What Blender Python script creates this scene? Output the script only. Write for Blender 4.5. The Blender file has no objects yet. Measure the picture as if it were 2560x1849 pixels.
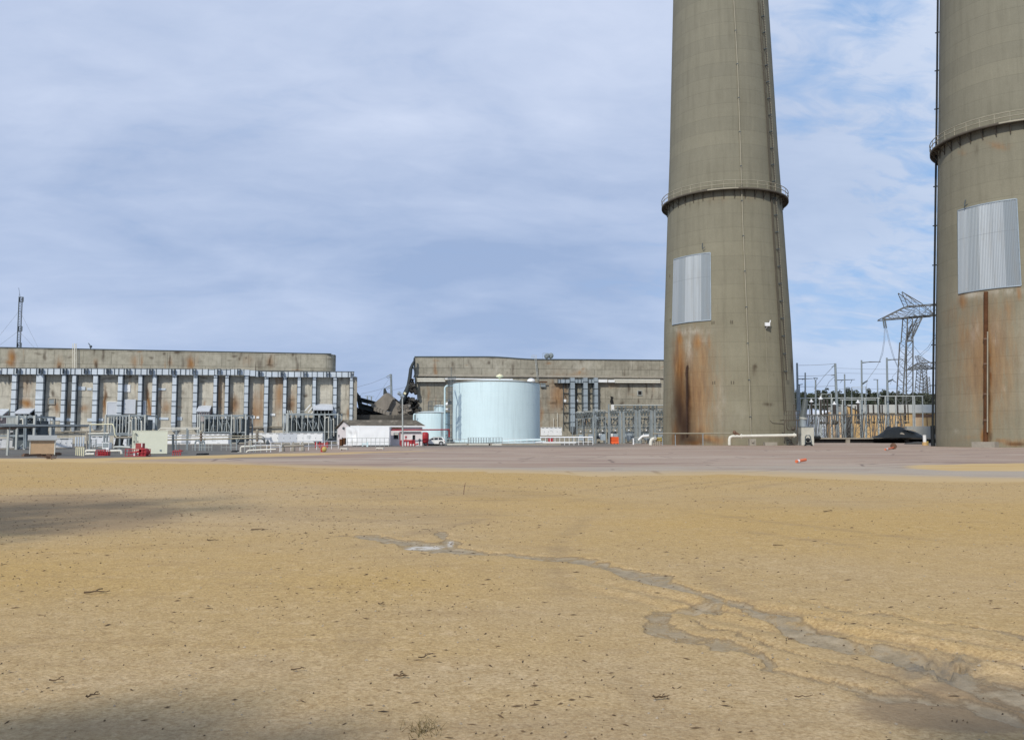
import bpy, bmesh, math, random
from math import sin, cos, tan, atan, atan2, pi, radians, sqrt, exp, asin
from mathutils import Vector, Matrix, noise
random.seed(7)
scene = bpy.context.scene
COL = scene.collection

# ---------------------------------------------------------------- camera
F, CX, CY, H = 2100.0, 1280.0, 924.5, 1.4976
PITCH = atan(165.5 / F)
CP, SP = cos(PITCH), sin(PITCH)
cam_data = bpy.data.cameras.new('camera')
cam_data.sensor_width = 36.0
cam_data.lens = 36.0 * F / 2560.0
cam_data.clip_start, cam_data.clip_end = 0.1, 9000.0
cam = bpy.data.objects.new('camera', cam_data)
COL.objects.link(cam)
cam.location = (0, 0, H)
cam.rotation_euler = (pi / 2 + PITCH, 0, 0)
scene.camera = cam

def ray(px, py):
    u, v = (px - CX) / F, (CY - py) / F
    return Vector((u, CP - v * SP, SP + v * CP))
def at(px, py, Y):
    r = ray(px, py)
    t = Y / r.y
    return Vector((r.x * t, Y, H + r.z * t))
def gnd(px, py, z=0.0):
    r = ray(px, py)
    t = (z - H) / r.z
    return Vector((r.x * t, r.y * t, z))
def xat(px, Y, z=1.0):
    return (px - CX) / F * (Y * CP + (z - H) * SP)
def zat(py, Y):
    r = ray(CX, py)
    return H + Y * r.z / r.y
def proj(p):
    d = p[1] * CP + (p[2] - H) * SP
    u = p[0] / d
    v = (-p[1] * SP + (p[2] - H) * CP) / d
    return CX + F * u, CY - F * v
def pxm(Y):                       # metres per photograph pixel at depth Y
    return Y / F

# ---------------------------------------------------------------- render
scene.render.engine = 'CYCLES'
scene.view_settings.view_transform = 'Standard'
scene.view_settings.look = 'None'
scene.view_settings.exposure = 0.0
scene.view_settings.gamma = 1.0
scene.cycles.max_bounces = 6

# ---------------------------------------------------------------- node helper
class NT:
    def __init__(self, tree):
        self.t = tree
        self.t.nodes.clear()
    def n(self, kind, ins=None, **attrs):
        nd = self.t.nodes.new(kind)
        for k, v in attrs.items():
            setattr(nd, k, v)
        for k, v in (ins or {}).items():
            self.put(nd.inputs[k], v)
        return nd
    def put(self, sock, v):
        if isinstance(v, bpy.types.NodeSocket):
            self.t.links.new(v, sock)
        elif isinstance(v, bpy.types.Node):
            self.t.links.new(v.outputs[0], sock)
        else:
            if sock.type == 'RGBA' and len(v) == 3:
                v = (*v, 1.0)
            sock.default_value = v
    def math(self, op, a, b=0.0, clamp=False):
        nd = self.t.nodes.new('ShaderNodeMath')
        nd.operation = op
        nd.use_clamp = clamp
        self.put(nd.inputs[0], a)
        self.put(nd.inputs[1], b)
        return nd.outputs[0]
    def mix(self, fac, a, b, mode='MIX'):
        nd = self.t.nodes.new('ShaderNodeMix')
        nd.data_type = 'RGBA'
        nd.blend_type = mode
        self.put(nd.inputs[0], fac)
        self.put(nd.inputs[6], a)
        self.put(nd.inputs[7], b)
        return nd.outputs[2]
    def ramp(self, fac, lo, hi, a=0.0, b=1.0):
        nd = self.t.nodes.new('ShaderNodeMapRange')
        nd.clamp = True
        self.put(nd.inputs[0], fac)
        nd.inputs[1].default_value, nd.inputs[2].default_value = lo, hi
        nd.inputs[3].default_value, nd.inputs[4].default_value = a, b
        return nd.outputs[0]
    def noise(self, vec, scale, detail=5.0, rough=0.55, dist=0.0):
        return self.n('ShaderNodeTexNoise', {'Vector': vec, 'Scale': scale, 'Detail': detail, 'Roughness': rough, 'Distortion': dist}).outputs[0]
    def scaled(self, vec, sx, sy, sz):
        return self.n('ShaderNodeMapping', {'Vector': vec, 'Scale': (sx, sy, sz)}).outputs[0]
    def attr(self, name):
        return self.n('ShaderNodeAttribute', attribute_name=name).outputs['Fac']

def new_mat(name):
    m = bpy.data.materials.new(name)
    m.use_nodes = True
    return m, NT(m.node_tree)

def finish(nt, col, rough=0.8, metal=0.0, bump=None, bump_strength=0.3, bump_dist=0.02, spec=0.4):
    b = nt.n('ShaderNodeBsdfPrincipled', {'Base Color': col, 'Roughness': rough, 'Metallic': metal, 'Specular IOR Level': spec})
    if bump is not None:
        bn = nt.n('ShaderNodeBump', {'Height': bump, 'Strength': bump_strength, 'Distance': bump_dist})
        nt.put(b.inputs['Normal'], bn.outputs[0])
    o = nt.n('ShaderNodeOutputMaterial', {'Surface': b.outputs[0]})
    return b

def sc3(c, k):
    return tuple(min(1.0, x * k) for x in c)

def plain(name, col, rough=0.7, metal=0.0, var=0.18, scale=0.6, streak=0.0, grime=None, grime_amt=0.0, bump=0.15, fine=9.0, spec=0.4):
    """painted or bare surface with soft tone variation, vertical streaks and patches of grime"""
    m, nt = new_mat(name)
    pos = nt.n('ShaderNodeNewGeometry').outputs['Position']
    n1 = nt.noise(pos, scale, 5, 0.6)
    n2 = nt.noise(pos, fine, 4, 0.6)
    c = nt.mix(nt.ramp(n1, 0.3, 0.7), sc3(col, 1 - var), sc3(col, 1 + var * 0.7))
    c = nt.mix(nt.ramp(n2, 0.35, 0.7, 0.0, 0.35), c, sc3(col, 1 - 1.3 * var))
    if streak:
        n3 = nt.noise(nt.scaled(pos, 2.2, 2.2, 0.12), 1.0, 5, 0.65)
        c = nt.mix(nt.ramp(n3, 0.5, 0.8, 0.0, streak), c, sc3(col, 0.45))
    if grime is not None:
        n4 = nt.noise(nt.scaled(pos, 1, 1, 0.45), 0.9, 7, 0.7)
        c = nt.mix(nt.ramp(n4, 0.66 - 0.25 * grime_amt, 0.78 - 0.15 * grime_amt, 0.0, min(1, 0.35 + grime_amt)), c, grime)
    r = nt.ramp(n2, 0.3, 0.7, max(0.05, rough - 0.1), min(1, rough + 0.1))
    finish(nt, c, r, metal, n2, bump, 0.02, spec)
    return m

# ---------------------------------------------------------------- mesh builder
class MB:
    def __init__(self):
        self.v, self.f, self.uv, self.sm = [], [], {}, []
    def add(self, vs, fs, smooth=False):
        o = len(self.v)
        self.v.extend(tuple(p) for p in vs)
        for f in fs:
            self.f.append(tuple(i + o for i in f))
            self.sm.append(smooth)
        return self
    def box(self, x0, x1, y0, y1, z0, z1):
        vs = [(x, y, z) for x in (x0, x1) for y in (y0, y1) for z in (z0, z1)]
        return self.add(vs, [(0, 1, 3, 2), (4, 6, 7, 5), (0, 4, 5, 1), (2, 3, 7, 6), (0, 2, 6, 4), (1, 5, 7, 3)])
    def obox(self, o, u, v, w):
        """box from corner o with edge vectors u, v, w"""
        o, u, v, w = Vector(o), Vector(u), Vector(v), Vector(w)
        vs = [o + u * a + v * b + w * c for a in (0, 1) for b in (0, 1) for c in (0, 1)]
        return self.add(vs, [(0, 1, 3, 2), (4, 6, 7, 5), (0, 4, 5, 1), (2, 3, 7, 6), (0, 2, 6, 4), (1, 5, 7, 3)])
    def bar(self, a, b, w, d=None):
        """square bar from a to b"""
        a, b = Vector(a), Vector(b)
        t = (b - a)
        if t.length < 1e-6:
            return self
        t.normalize()
        ref = Vector((0, 0, 1)) if abs(t.z) < 0.9 else Vector((0, 1, 0))
        s = t.cross(ref).normalized()
        q = t.cross(s).normalized()
        d = w if d is None else d
        return self.obox(a - s * w / 2 - q * d / 2, b - a, s * w, q * d)
    def tube(self, pts, r, n=8, caps=True, radii=None):
        pts = [Vector(p) for p in pts]
        rings = []
        prev = None
        for i, p in enumerate(pts):
            if i == 0:
                t = pts[1] - p
            elif i == len(pts) - 1:
                t = p - pts[-2]
            else:
                t = (pts[i + 1] - p).normalized() + (p - pts[i - 1]).normalized()
            t.normalize()
            if prev is None:
                ref = Vector((0, 0, 1)) if abs(t.z) < 0.9 else Vector((1, 0, 0))
                s = t.cross(ref).normalized()
            else:
                s = (prev - t * prev.dot(t)).normalized()
            prev = s
            q = t.cross(s)
            rr = radii[i] if radii else r
            rings.append([p + (s * cos(2 * pi * k / n) + q * sin(2 * pi * k / n)) * rr for k in range(n)])
        vs = [v for ring in rings for v in ring]
        fs = []
        for i in range(len(pts) - 1):
            for k in range(n):
                a, b = i * n + k, i * n + (k + 1) % n
                fs.append((a, b, b + n, a + n))
        self.add(vs, fs, True)
        if caps:
            self.add(rings[0], [tuple(range(n))[::-1]])
            self.add(rings[-1], [tuple(range(n))])
        return self
    def cyl(self, x, y, z0, z1, r0, r1=None, n=24, cap=True):
        r1 = r0 if r1 is None else r1
        vs = [(x + r * cos(2 * pi * k / n), y + r * sin(2 * pi * k / n), z) for r, z in ((r0, z0), (r1, z1)) for k in range(n)]
        self.add(vs, [(k, (k + 1) % n, n + (k + 1) % n, n + k) for k in range(n)], True)
        if cap:
            self.add(vs[:n], [tuple(range(n))[::-1]])
            self.add(vs[n:], [tuple(range(n))])
        return self
    def lathe(self, x, y, prof, n=24, smooth=True):
        vs = [(x + r * cos(2 * pi * k / n), y + r * sin(2 * pi * k / n), z) for r, z in prof for k in range(n)]
        fs = [(i * n + k, i * n + (k + 1) % n, (i + 1) * n + (k + 1) % n, (i + 1) * n + k) for i in range(len(prof) - 1) for k in range(n)]
        return self.add(vs, fs, smooth)
    def prism(self, poly, ext, smooth=False):
        """planar polygon of world points, extruded by the vector ext"""
        poly = [Vector(p) for p in poly]
        e = Vector(ext)
        n = len(poly)
        vs = poly + [p + e for p in poly]
        fs = [tuple(range(n)), tuple(range(2 * n - 1, n - 1, -1))]
        fs += [(k, n + k, n + (k + 1) % n, (k + 1) % n) for k in range(n)]
        return self.add(vs, fs, smooth)
    def ball(self, c, r, n=10, sz=1.0):
        prof = [(max(0.001, r * sin(pi * i / n)), c[2] - r * sz * cos(pi * i / n)) for i in range(n + 1)]
        return self.lathe(c[0], c[1], prof, 2 * n)
    def base(self):
        xs, ys, zs = zip(*self.v)
        return Vector(((min(xs) + max(xs)) / 2, (min(ys) + max(ys)) / 2, min(zs)))
    def build(self, name, mat, parent=None):
        o = Vector(world_loc(parent)) if parent is not None else self.base()
        me = bpy.data.meshes.new(name)
        me.from_pydata([(a - o.x, b - o.y, c - o.z) for a, b, c in self.v], [], self.f)
        me.polygons.foreach_set('use_smooth', self.sm)
        bm = bmesh.new()
        bm.from_mesh(me)
        bmesh.ops.recalc_face_normals(bm, faces=bm.faces)
        bm.to_mesh(me)
        bm.free()
        me.materials.append(mat)
        ob = bpy.data.objects.new(name, me)
        COL.objects.link(ob)
        if parent is None:
            ob.location = o
        else:
            ob.parent = parent
        return ob

def world_loc(o):
    p = Vector((0, 0, 0))
    while o is not None:
        p = p + Vector(o.location)
        o = o.parent
    return p

def tag(o, label, cat, group=None):
    o['label'] = label
    o['category'] = cat
    if group:
        o['group'] = group
    return o
def thing(name, label, cat, loc, group=None):
    o = bpy.data.objects.new(name, None)
    o.empty_display_size = 0.3
    COL.objects.link(o)
    o.location = loc
    return tag(o, label, cat, group)
def single(name, mb, mat, label, cat, group=None):
    return tag(mb.build(name, mat), label, cat, group)
def kind(o, k):
    o['kind'] = k
    return o
def copy_tree(o, parent=None):
    c = o.copy()
    COL.objects.link(c)
    if parent is not None:
        c.parent = parent
    for ch in list(o.children):
        copy_tree(ch, c)
    return c
def dup(o, loc, label, rz=None):
    c = copy_tree(o)
    c.location = loc
    if rz is not None:
        c.rotation_euler = (0, 0, rz)
    c['label'] = label
    return c
def grid_object(name, P, nu, nv, mat, attrs=None, uvs=None, smooth=True, parent=None, flip=False):
    """regular grid, P[j*nu+i]; attrs {name: [float per vertex]}; uvs [(u,v) per vertex]"""
    o = Vector(world_loc(parent)) if parent is not None else Vector((0, 0, 0))
    me = bpy.data.meshes.new(name)
    fs = []
    for j in range(nv - 1):
        for i in range(nu - 1):
            a = j * nu + i
            fs.append((a, a + nu, a + nu + 1, a + 1) if flip else (a, a + 1, a + nu + 1, a + nu))
    me.from_pydata([(p[0] - o.x, p[1] - o.y, p[2] - o.z) for p in P], [], fs)
    me.polygons.foreach_set('use_smooth', [smooth] * len(fs))
    for k, vals in (attrs or {}).items():
        at_ = me.attributes.new(k, 'FLOAT', 'POINT')
        at_.data.foreach_set('value', vals)
    if uvs:
        ul = me.uv_layers.new(name='UVMap')
        buf = [0.0] * (2 * len(me.loops))
        for li, lp in enumerate(me.loops):
            buf[2 * li], buf[2 * li + 1] = uvs[lp.vertex_index]
        ul.data.foreach_set('uv', buf)
    me.materials.append(mat)
    ob = bpy.data.objects.new(name, me)
    COL.objects.link(ob)
    if parent is not None:
        ob.parent = parent
    return ob

# ---------------------------------------------------------------- sun and sky
SUN_AZ, SUN_EL = radians(203.0), radians(38.0)     # compass azimuth of the sun seen from the ground, +Y is north
sd = Vector((sin(SUN_AZ) * cos(SUN_EL), cos(SUN_AZ) * cos(SUN_EL), sin(SUN_EL)))
sl = bpy.data.lights.new('sun', 'SUN')
sl.energy = 3.0
sl.angle = radians(2.4)
sl.color = (1.0, 0.945, 0.83)
sun = bpy.data.objects.new('sun', sl)
COL.objects.link(sun)
sun.rotation_euler = sd.to_track_quat('Z', 'Y').to_euler()

SKY_OFF = (1.7, 9.2, 0.0)
world = bpy.data.worlds.new('World')
scene.world = world
world.use_nodes = True
w = NT(world.node_tree)
sky = w.n('ShaderNodeTexSky', sky_type='NISHITA')
sky.sun_disc = False
sky.sun_elevation = SUN_EL
sky.sun_rotation = SUN_AZ
sky.altitude, sky.air_density, sky.dust_density, sky.ozone_density = 0.0, 1.0, 1.0, 1.0
d = w.n('ShaderNodeNewGeometry').outputs['Position']
d = w.n('ShaderNodeTexCoord').outputs['Generated']
sx = w.n('ShaderNodeSeparateXYZ', {0: d})
zc = w.math('ADD', w.math('MAXIMUM', sx.outputs[2], 0.0), 0.30)
pu = w.math('DIVIDE', sx.outputs[0], zc)
pv = w.math('DIVIDE', sx.outputs[1], zc)
plane = w.n('ShaderNodeCombineXYZ', {0: pu, 1: pv, 2: 0.0}).outputs[0]
rot = w.n('ShaderNodeMapping', {'Vector': plane, 'Location': SKY_OFF, 'Rotation': (0, 0, radians(-12)), 'Scale': (1.0, 1.25, 1)}).outputs[0]
big = w.noise(rot, 0.85, 3.0, 0.45, 0.4)
mid = w.noise(w.scaled(rot, 1.0, 1.25, 1), 2.1, 6, 0.52, 0.5)
fine = w.noise(w.scaled(rot, 1.0, 1.5, 1), 9.0, 7, 0.6, 0.5)
# cloud brightness: slate-lavender bodies to milky white veils
bright = w.math('ADD', w.math('MULTIPLY', big, 0.72), w.math('ADD', w.math('MULTIPLY', mid, 0.34), w.math('MULTIPLY', fine, 0.09)))
ccol = w.mix(w.ramp(bright, 0.455, 0.69), (3.45, 4.55, 6.85), (6.55, 7.4, 9.3))
# openings of blue, more of them towards the right of the view (east)
east = w.ramp(w.math('DIVIDE', sx.outputs[0], w.math('MAXIMUM', sx.outputs[1], 0.2)), 0.05, 0.62)
hole = w.math('ADD', w.math('MULTIPLY', mid, 0.75), w.math('MULTIPLY', fine, 0.45))
hole = w.math('SUBTRACT', hole, w.math('MULTIPLY', east, 0.115))
opening = w.ramp(hole, 0.53, 0.39, 0.0, 0.8)
veil = w.mix(w.ramp(east, 0.25, 0.9, 0.0, 0.55), ccol, (6.9, 7.9, 9.5))
blue = w.mix(0.8, sky.outputs[0], (2.5, 4.9, 8.9))
skyc = w.mix(w.math('MULTIPLY', opening, w.ramp(east, 0.0, 0.7, 0.12, 1.0)), veil, blue)
hz = w.ramp(sx.outputs[2], 0.0, 0.28, 0.5, 0.0)
skyc = w.mix(hz, skyc, w.mix(east, (3.7, 4.95, 7.6), (5.2, 6.8, 9.3)))
# seen from outside the cloud, the clear Nishita sky keeps a share everywhere
skyc = w.mix(0.06, skyc, sky.outputs[0])
bg = w.n('ShaderNodeBackground', {'Color': skyc, 'Strength': 0.1})
w.n('ShaderNodeOutputWorld', {'Surface': bg.outputs[0]})

# ---------------------------------------------------------------- materials
M = {}
M['galv'] = plain('galvanised_sheet', (0.62, 0.68, 0.74), 0.5, 0.25, 0.16, 0.35, 0.12, fine=3.0, grime=(0.36, 0.39, 0.42), grime_amt=0.15)
M['galv_dull'] = plain('dull_galvanised_sheet', (0.36, 0.42, 0.47), 0.55, 0.2, 0.2, 0.5, 0.15, fine=3.0)
M['dark_steel'] = plain('dark_painted_steel', (0.082, 0.102, 0.114), 0.6, 0.0, 0.25, 0.8)
M['grey_steel'] = plain('galvanised_grey_steel', (0.27, 0.31, 0.33), 0.6, 0.2, 0.22, 0.8, 0.2)
M['pale_steel'] = plain('pale_weathered_steel', (0.46, 0.48, 0.46), 0.6, 0.1, 0.2, 0.8, 0.25)
M['lattice_steel'] = plain('weathered_lattice_steel', (0.135, 0.135, 0.13), 0.65, 0.1, 0.2, 0.3)
M['white'] = plain('white_enamel_paint', (0.80, 0.81, 0.82), 0.5, 0, 0.06, 0.5, 0.1, grime=(0.5, 0.5, 0.48), grime_amt=0.08)
M['off_white'] = plain('off_white_pipe_paint', (0.68, 0.66, 0.58), 0.55, 0, 0.12, 0.9, 0.15, grime=(0.3, 0.25, 0.18), grime_amt=0.25)
M['grey_panel'] = plain('pale_grey_door_paint', (0.55, 0.58, 0.63), 0.6, 0, 0.08, 0.6, 0.1)
M['pink_wall'] = plain('pinkish_white_wall_paint', (0.74, 0.68, 0.68), 0.75, 0, 0.07, 0.8, 0.2, grime=(0.42, 0.36, 0.33), grime_amt=0.12)
M['tarp_white'] = plain('white_plastic_wrap', (0.86, 0.87, 0.88), 0.45, 0, 0.04, 0.7, 0.0)
M['cream'] = plain('cream_panel_paint', (0.73, 0.74, 0.60), 0.6, 0, 0.06, 0.8, 0.1, grime=(0.5, 0.48, 0.38), grime_amt=0.06)
M['peach'] = plain('peach_board_paint', (0.62, 0.44, 0.27), 0.75, 0, 0.10, 2.5, 0.2)
M['tan_wall'] = plain('ochre_shed_cladding', (0.56, 0.37, 0.17), 0.75, 0, 0.13, 0.5, 0.3, grime=(0.34, 0.2, 0.09), grime_amt=0.2)
M['roof_grey'] = plain('grey_sheet_roofing', (0.36, 0.36, 0.34), 0.7, 0, 0.14, 0.3, 0.1)
M['roof_tan'] = plain('pale_corrugated_roofing', (0.42, 0.40, 0.34), 0.7, 0, 0.14, 0.25, 0.1, grime=(0.25, 0.22, 0.18), grime_amt=0.25)
M['red'] = plain('red_fire_paint', (0.42, 0.03, 0.04), 0.5, 0, 0.18, 1.5, 0.1)
M['red_faded'] = plain('faded_red_pipe_paint', (0.30, 0.055, 0.055), 0.6, 0, 0.2, 1.5, 0.1)
M['orange'] = plain('orange_barrier_plastic', (0.72, 0.105, 0.02), 0.55, 0, 0.10, 1.5)
M['orange_pale'] = plain('scuffed_orange_plastic', (0.70, 0.17, 0.07), 0.6, 0, 0.14, 5.0)
M['tank_blue'] = plain('pale_blue_tank_paint', (0.65, 0.80, 0.845), 0.75, 0, 0.045, 0.16, 0.26, grime=(0.40, 0.50, 0.52), grime_amt=0.10, fine=2.5)
M['pale_blue_pipe'] = plain('pale_blue_pipe_paint', (0.58, 0.74, 0.78), 0.5, 0, 0.08, 0.8, 0.1)
M['yellow'] = plain('yellow_pipe_paint', (0.47, 0.36, 0.11), 0.55, 0, 0.14, 1.5, 0.15)
M['yellow_white'] = plain('cream_yellow_post_paint', (0.76, 0.72, 0.50), 0.55, 0, 0.1, 1.5, 0.1)
M['black'] = plain('black_plastic_sheet', (0.008, 0.011, 0.013), 0.7, 0, 0.3, 1.0)
M['black_void'] = plain('dark_opening_interior', (0.02, 0.02, 0.021), 0.95, 0, 0.3, 1.0, bump=0.0)
M['char'] = plain('charred_debris', (0.055, 0.052, 0.048), 0.9, 0, 0.45, 0.7, fine=4.0, grime=(0.16, 0.14, 0.10), grime_amt=0.3, bump=0.6)
M['char_beam'] = plain('scorched_girder_steel', (0.045, 0.055, 0.06), 0.7, 0.1, 0.35, 0.5, 0.2)
M['rubble'] = plain('broken_concrete', (0.24, 0.215, 0.185), 0.9, 0, 0.25, 0.5, 0.25, fine=5.0, grime=(0.09, 0.08, 0.07), grime_amt=0.3, bump=0.6)
M['ribbed'] = plain('sooty_ribbed_cladding', (0.125, 0.115, 0.10), 0.85, 0, 0.4, 0.35, 0.3, grime=(0.30, 0.27, 0.22), grime_amt=0.3)
M['wood'] = plain('weathered_timber', (0.17, 0.10, 0.065), 0.8, 0, 0.3, 3.0)
M['twig'] = plain('dry_dark_twig', (0.15, 0.10, 0.055), 0.9, 0, 0.75, 9.0)
M['radiator'] = plain('radiator_grey', (0.11, 0.13, 0.135), 0.6, 0, 0.2, 1.0)
M['insulator'] = plain('brown_porcelain', (0.060, 0.050, 0.042), 0.35, 0, 0.2, 2.0)
M['insulator_grey'] = plain('grey_porcelain', (0.13, 0.15, 0.155), 0.35, 0, 0.2, 2.0)
M['wire'] = plain('aluminium_conductor', (0.30, 0.32, 0.34), 0.5, 0.4, 0.1, 1.0)
M['rust'] = plain('rusted_iron', (0.105, 0.042, 0.015), 0.9, 0, 0.4, 0.8, 0.4, fine=5.0)
M['car_paint'] = plain('glossy_white_car_paint', (0.82, 0.82, 0.80), 0.25, 0, 0.02, 1.0, bump=0.0, spec=0.6)
M['glass'] = plain('tinted_window_glass', (0.02, 0.025, 0.03), 0.08, 0, 0.1, 1.0, bump=0.0, spec=0.7)
M['rubber'] = plain('black_tyre_rubber', (0.02, 0.02, 0.02), 0.85, 0, 0.2, 2.0)
M['rim'] = plain('silver_wheel_rim', (0.5, 0.5, 0.5), 0.35, 0.7, 0.1, 2.0)
M['lamp_red'] = plain('red_lamp_lens', (0.4, 0.02, 0.02), 0.3, 0, 0.1, 1.0)
M['lamp_clear'] = plain('clear_lamp_lens', (0.6, 0.62, 0.63), 0.2, 0, 0.1, 1.0)
M['kerb'] = plain('kerb_concrete', (0.33, 0.30, 0.25), 0.9, 0, 0.2, 0.8, 0.3, grime=(0.16, 0.14, 0.1), grime_amt=0.25)
M['bark'] = plain('tree_bark', (0.11, 0.09, 0.07), 0.9, 0, 0.3, 1.0)
M['stripe'] = plain('weathered_pinkish_cladding', (0.50, 0.41, 0.41), 0.75, 0, 0.2, 0.9, 0.4)

def foliage_mat(name, col):
    m, nt = new_mat(name)
    pos = nt.n('ShaderNodeNewGeometry').outputs['Position']
    c = nt.mix(nt.ramp(nt.noise(pos, 0.45, 5, 0.65), 0.32, 0.68), sc3(col, 0.55), sc3(col, 1.5))
    finish(nt, c, 0.75, 0.0, None, spec=0.25)
    return m
M['leaf'] = foliage_mat('dark_evergreen_foliage', (0.055, 0.068, 0.043))
M['leaf2'] = foliage_mat('grey_green_foliage', (0.075, 0.083, 0.06))

def concrete_mat(name, c0, c1, bw, bh, offset, joint=0.02, joint_amt=0.55, tone=0.5, streak=0.5, streak_scale=(1.0, 0.07), bump=0.25, blotch=0.6):
    """cast concrete on a UV map in metres: lifts and panel joints, water streaks and the attributes rust, dark, pale"""
    m, nt = new_mat(name)
    uv = nt.n('ShaderNodeUVMap').outputs[0]
    uvn = nt.n('ShaderNodeVectorMath', {0: uv, 1: nt.n('ShaderNodeVectorMath', {0: nt.n('ShaderNodeTexNoise', {'Vector': uv, 'Scale': 0.5, 'Detail': 4.0}).outputs[1], 1: (0.5, 0.5, 0.5)}, operation='SUBTRACT').outputs[0]}, operation='ADD')
    br = nt.n('ShaderNodeTexBrick', {'Vector': uv, 'Color1': (0, 0, 0), 'Color2': (1, 1, 1), 'Mortar': (0.5, 0.5, 0.5), 'Scale': 1.0,
                                    'Mortar Size': joint, 'Mortar Smooth': 0.4, 'Bias': 0.0, 'Brick Width': bw, 'Row Height': bh}, offset=offset, offset_frequency=2)
    n_big = nt.noise(uv, 0.11, 6, 0.6)
    n_mid = nt.noise(uv, 0.7, 7, 0.65)
    n_fine = nt.noise(uv, 5.0, 6, 0.7)
    n_str = nt.noise(nt.scaled(uv, streak_scale[0], streak_scale[1], 1), 1.6, 7, 0.65)
    c = nt.mix(nt.ramp(n_big, 0.3, 0.7), c0, c1)
    if bw > 300:                                       # the upper lifts have weathered greyer than the foot
        hgt_ = nt.n('ShaderNodeSeparateXYZ', {0: uv}).outputs[1]
        c = nt.mix(nt.ramp(hgt_, 8.0, 62.0, 0.0, 0.7), c, (0.196, 0.188, 0.150))
    c = nt.mix(nt.math('MULTIPLY', nt.n('ShaderNodeSeparateColor', {0: br.outputs[0]}).outputs[0], tone * 0.5), c, sc3(c1, 1.25))
    c = nt.mix(nt.ramp(n_mid, 0.42, 0.70, 0.0, blotch), c, sc3(c0, 0.62))
    c = nt.mix(nt.ramp(n_str, 0.5, 0.78, 0.0, streak), c, sc3(c0, 0.5))
    c = nt.mix(nt.ramp(n_str, 0.44, 0.22, 0.0, streak * 0.6), c, sc3(c1, 1.35))
    c = nt.mix(nt.ramp(n_fine, 0.4, 0.75, 0.0, 0.35), c, sc3(c0, 0.6))
    c = nt.mix(nt.math('MULTIPLY', br.outputs['Fac'], joint_amt), c, sc3(c0, 0.35))
    pl = nt.math('MULTIPLY', nt.attr('pale'), nt.ramp(nt.noise(nt.scaled(uv, 1, 0.4, 1), 1.1, 7, 0.7), 0.36, 0.6), True)
    c = nt.mix(pl, c, (0.50, 0.47, 0.40))
    rs = nt.noise(nt.scaled(uv, 1.5, 0.22, 1), 1.3, 8, 0.68, 0.3)
    ra = nt.attr('rust')
    rfac = nt.math('MULTIPLY', ra, nt.ramp(nt.math('ADD', rs, nt.math('MULTIPLY', ra, 0.36)), 0.38, 0.64), True)
    rcol = nt.mix(nt.ramp(nt.noise(nt.scaled(uv, 1.3, 0.16, 1), 1.0, 6, 0.65), 0.35, 0.65), (0.19, 0.070, 0.017), (0.37, 0.195, 0.070))
    c = nt.mix(rfac, c, rcol)
    da = nt.attr('dark')
    dfac = nt.math('MULTIPLY', da, nt.ramp(nt.math('ADD', rs, nt.math('MULTIPLY', da, 0.45)), 0.45, 0.68), True)
    c = nt.mix(dfac, c, (0.045, 0.024, 0.014))
    hgt = nt.math('SUBTRACT', nt.math('MULTIPLY', n_fine, 0.5), nt.math('MULTIPLY', br.outputs['Fac'], 1.0))
    finish(nt, c, 0.9, 0.0, hgt, bump, 0.04, 0.25)
    return m
M['hall_wall'] = concrete_mat('weathered_hall_concrete', (0.43, 0.400, 0.330), (0.60, 0.565, 0.48), 6.2, 3.1, 0.33, 0.05, 0.7, 0.9, 0.75)
M['hall_upper'] = concrete_mat('upper_hall_concrete', (0.325, 0.303, 0.24), (0.44, 0.412, 0.335), 5.4, 2.7, 0.4, 0.05, 0.7, 0.9, 0.6)
M['hall_grey'] = concrete_mat('scorched_grey_concrete', (0.275, 0.255, 0.205), (0.385, 0.36, 0.295), 6.6, 3.4, 0.37, 0.055, 0.75, 1.1, 0.6)
M['stack'] = concrete_mat('chimney_concrete', (0.222, 0.204, 0.145), (0.280, 0.260, 0.188), 400.0, 2.45, 0.0, 0.05, 0.24, 0.4, 0.42, (0.55, 0.05), 0.2, 0.16)
# ================================================================ ground
def smooth01(a, b, x):
    t = max(0.0, min(1.0, (x - a) / (b - a))) if a != b else (1.0 if x >= b else 0.0)
    return t * t * (3 - 2 * t)
def nz(x, y, s, k=0.0):
    return noise.noise(Vector((x * s + 13.1 + k, y * s - 7.7, k * 1.7)))

# ---- one soil sheet out to the horizon
m, nt = new_mat('dry_soil')
pos = nt.n('ShaderNodeNewGeometry').outputs['Position']
c = nt.mix(nt.ramp(nt.noise(pos, 0.05, 6, 0.6), 0.35, 0.65), (0.26, 0.20, 0.12), (0.19, 0.17, 0.11))
finish(nt, c, 0.95, 0, nt.noise(pos, 2.0, 6), 0.3, 0.05, 0.1)
M['soil'] = m
b = MB()
b.add([(-4000, -60, -0.30), (4000, -60, -0.30), (4000, 6000, -0.30), (-4000, 6000, -0.30)], [(0, 1, 2, 3)])
kind(b.build('ground', M['soil']), 'structure')

# ---- sand to asphalt edge, read off the photograph as ground points
EDGE_PX = [(-300, 1148), (0, 1152), (300, 1158), (600, 1165), (900, 1174), (1100, 1180), (1500, 1189), (2000, 1195), (2560, 1199), (2900, 1202)]
EDGE = [gnd(*p) for p in EDGE_PX]
def edge_y(x, y):
    """ground depth of the sand edge along the sight line through (x, y)"""
    s = x / max(y, 0.5)
    for a, c_ in zip(EDGE[:-1], EDGE[1:]):
        sa, sc_ = a.x / a.y, c_.x / c_.y
        if sa <= s <= sc_:
            t = (s - sa) / (sc_ - sa)
            return a.y + (c_.y - a.y) * t
    return EDGE[0].y if s < EDGE[0].x / EDGE[0].y else EDGE[-1].y

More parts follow.
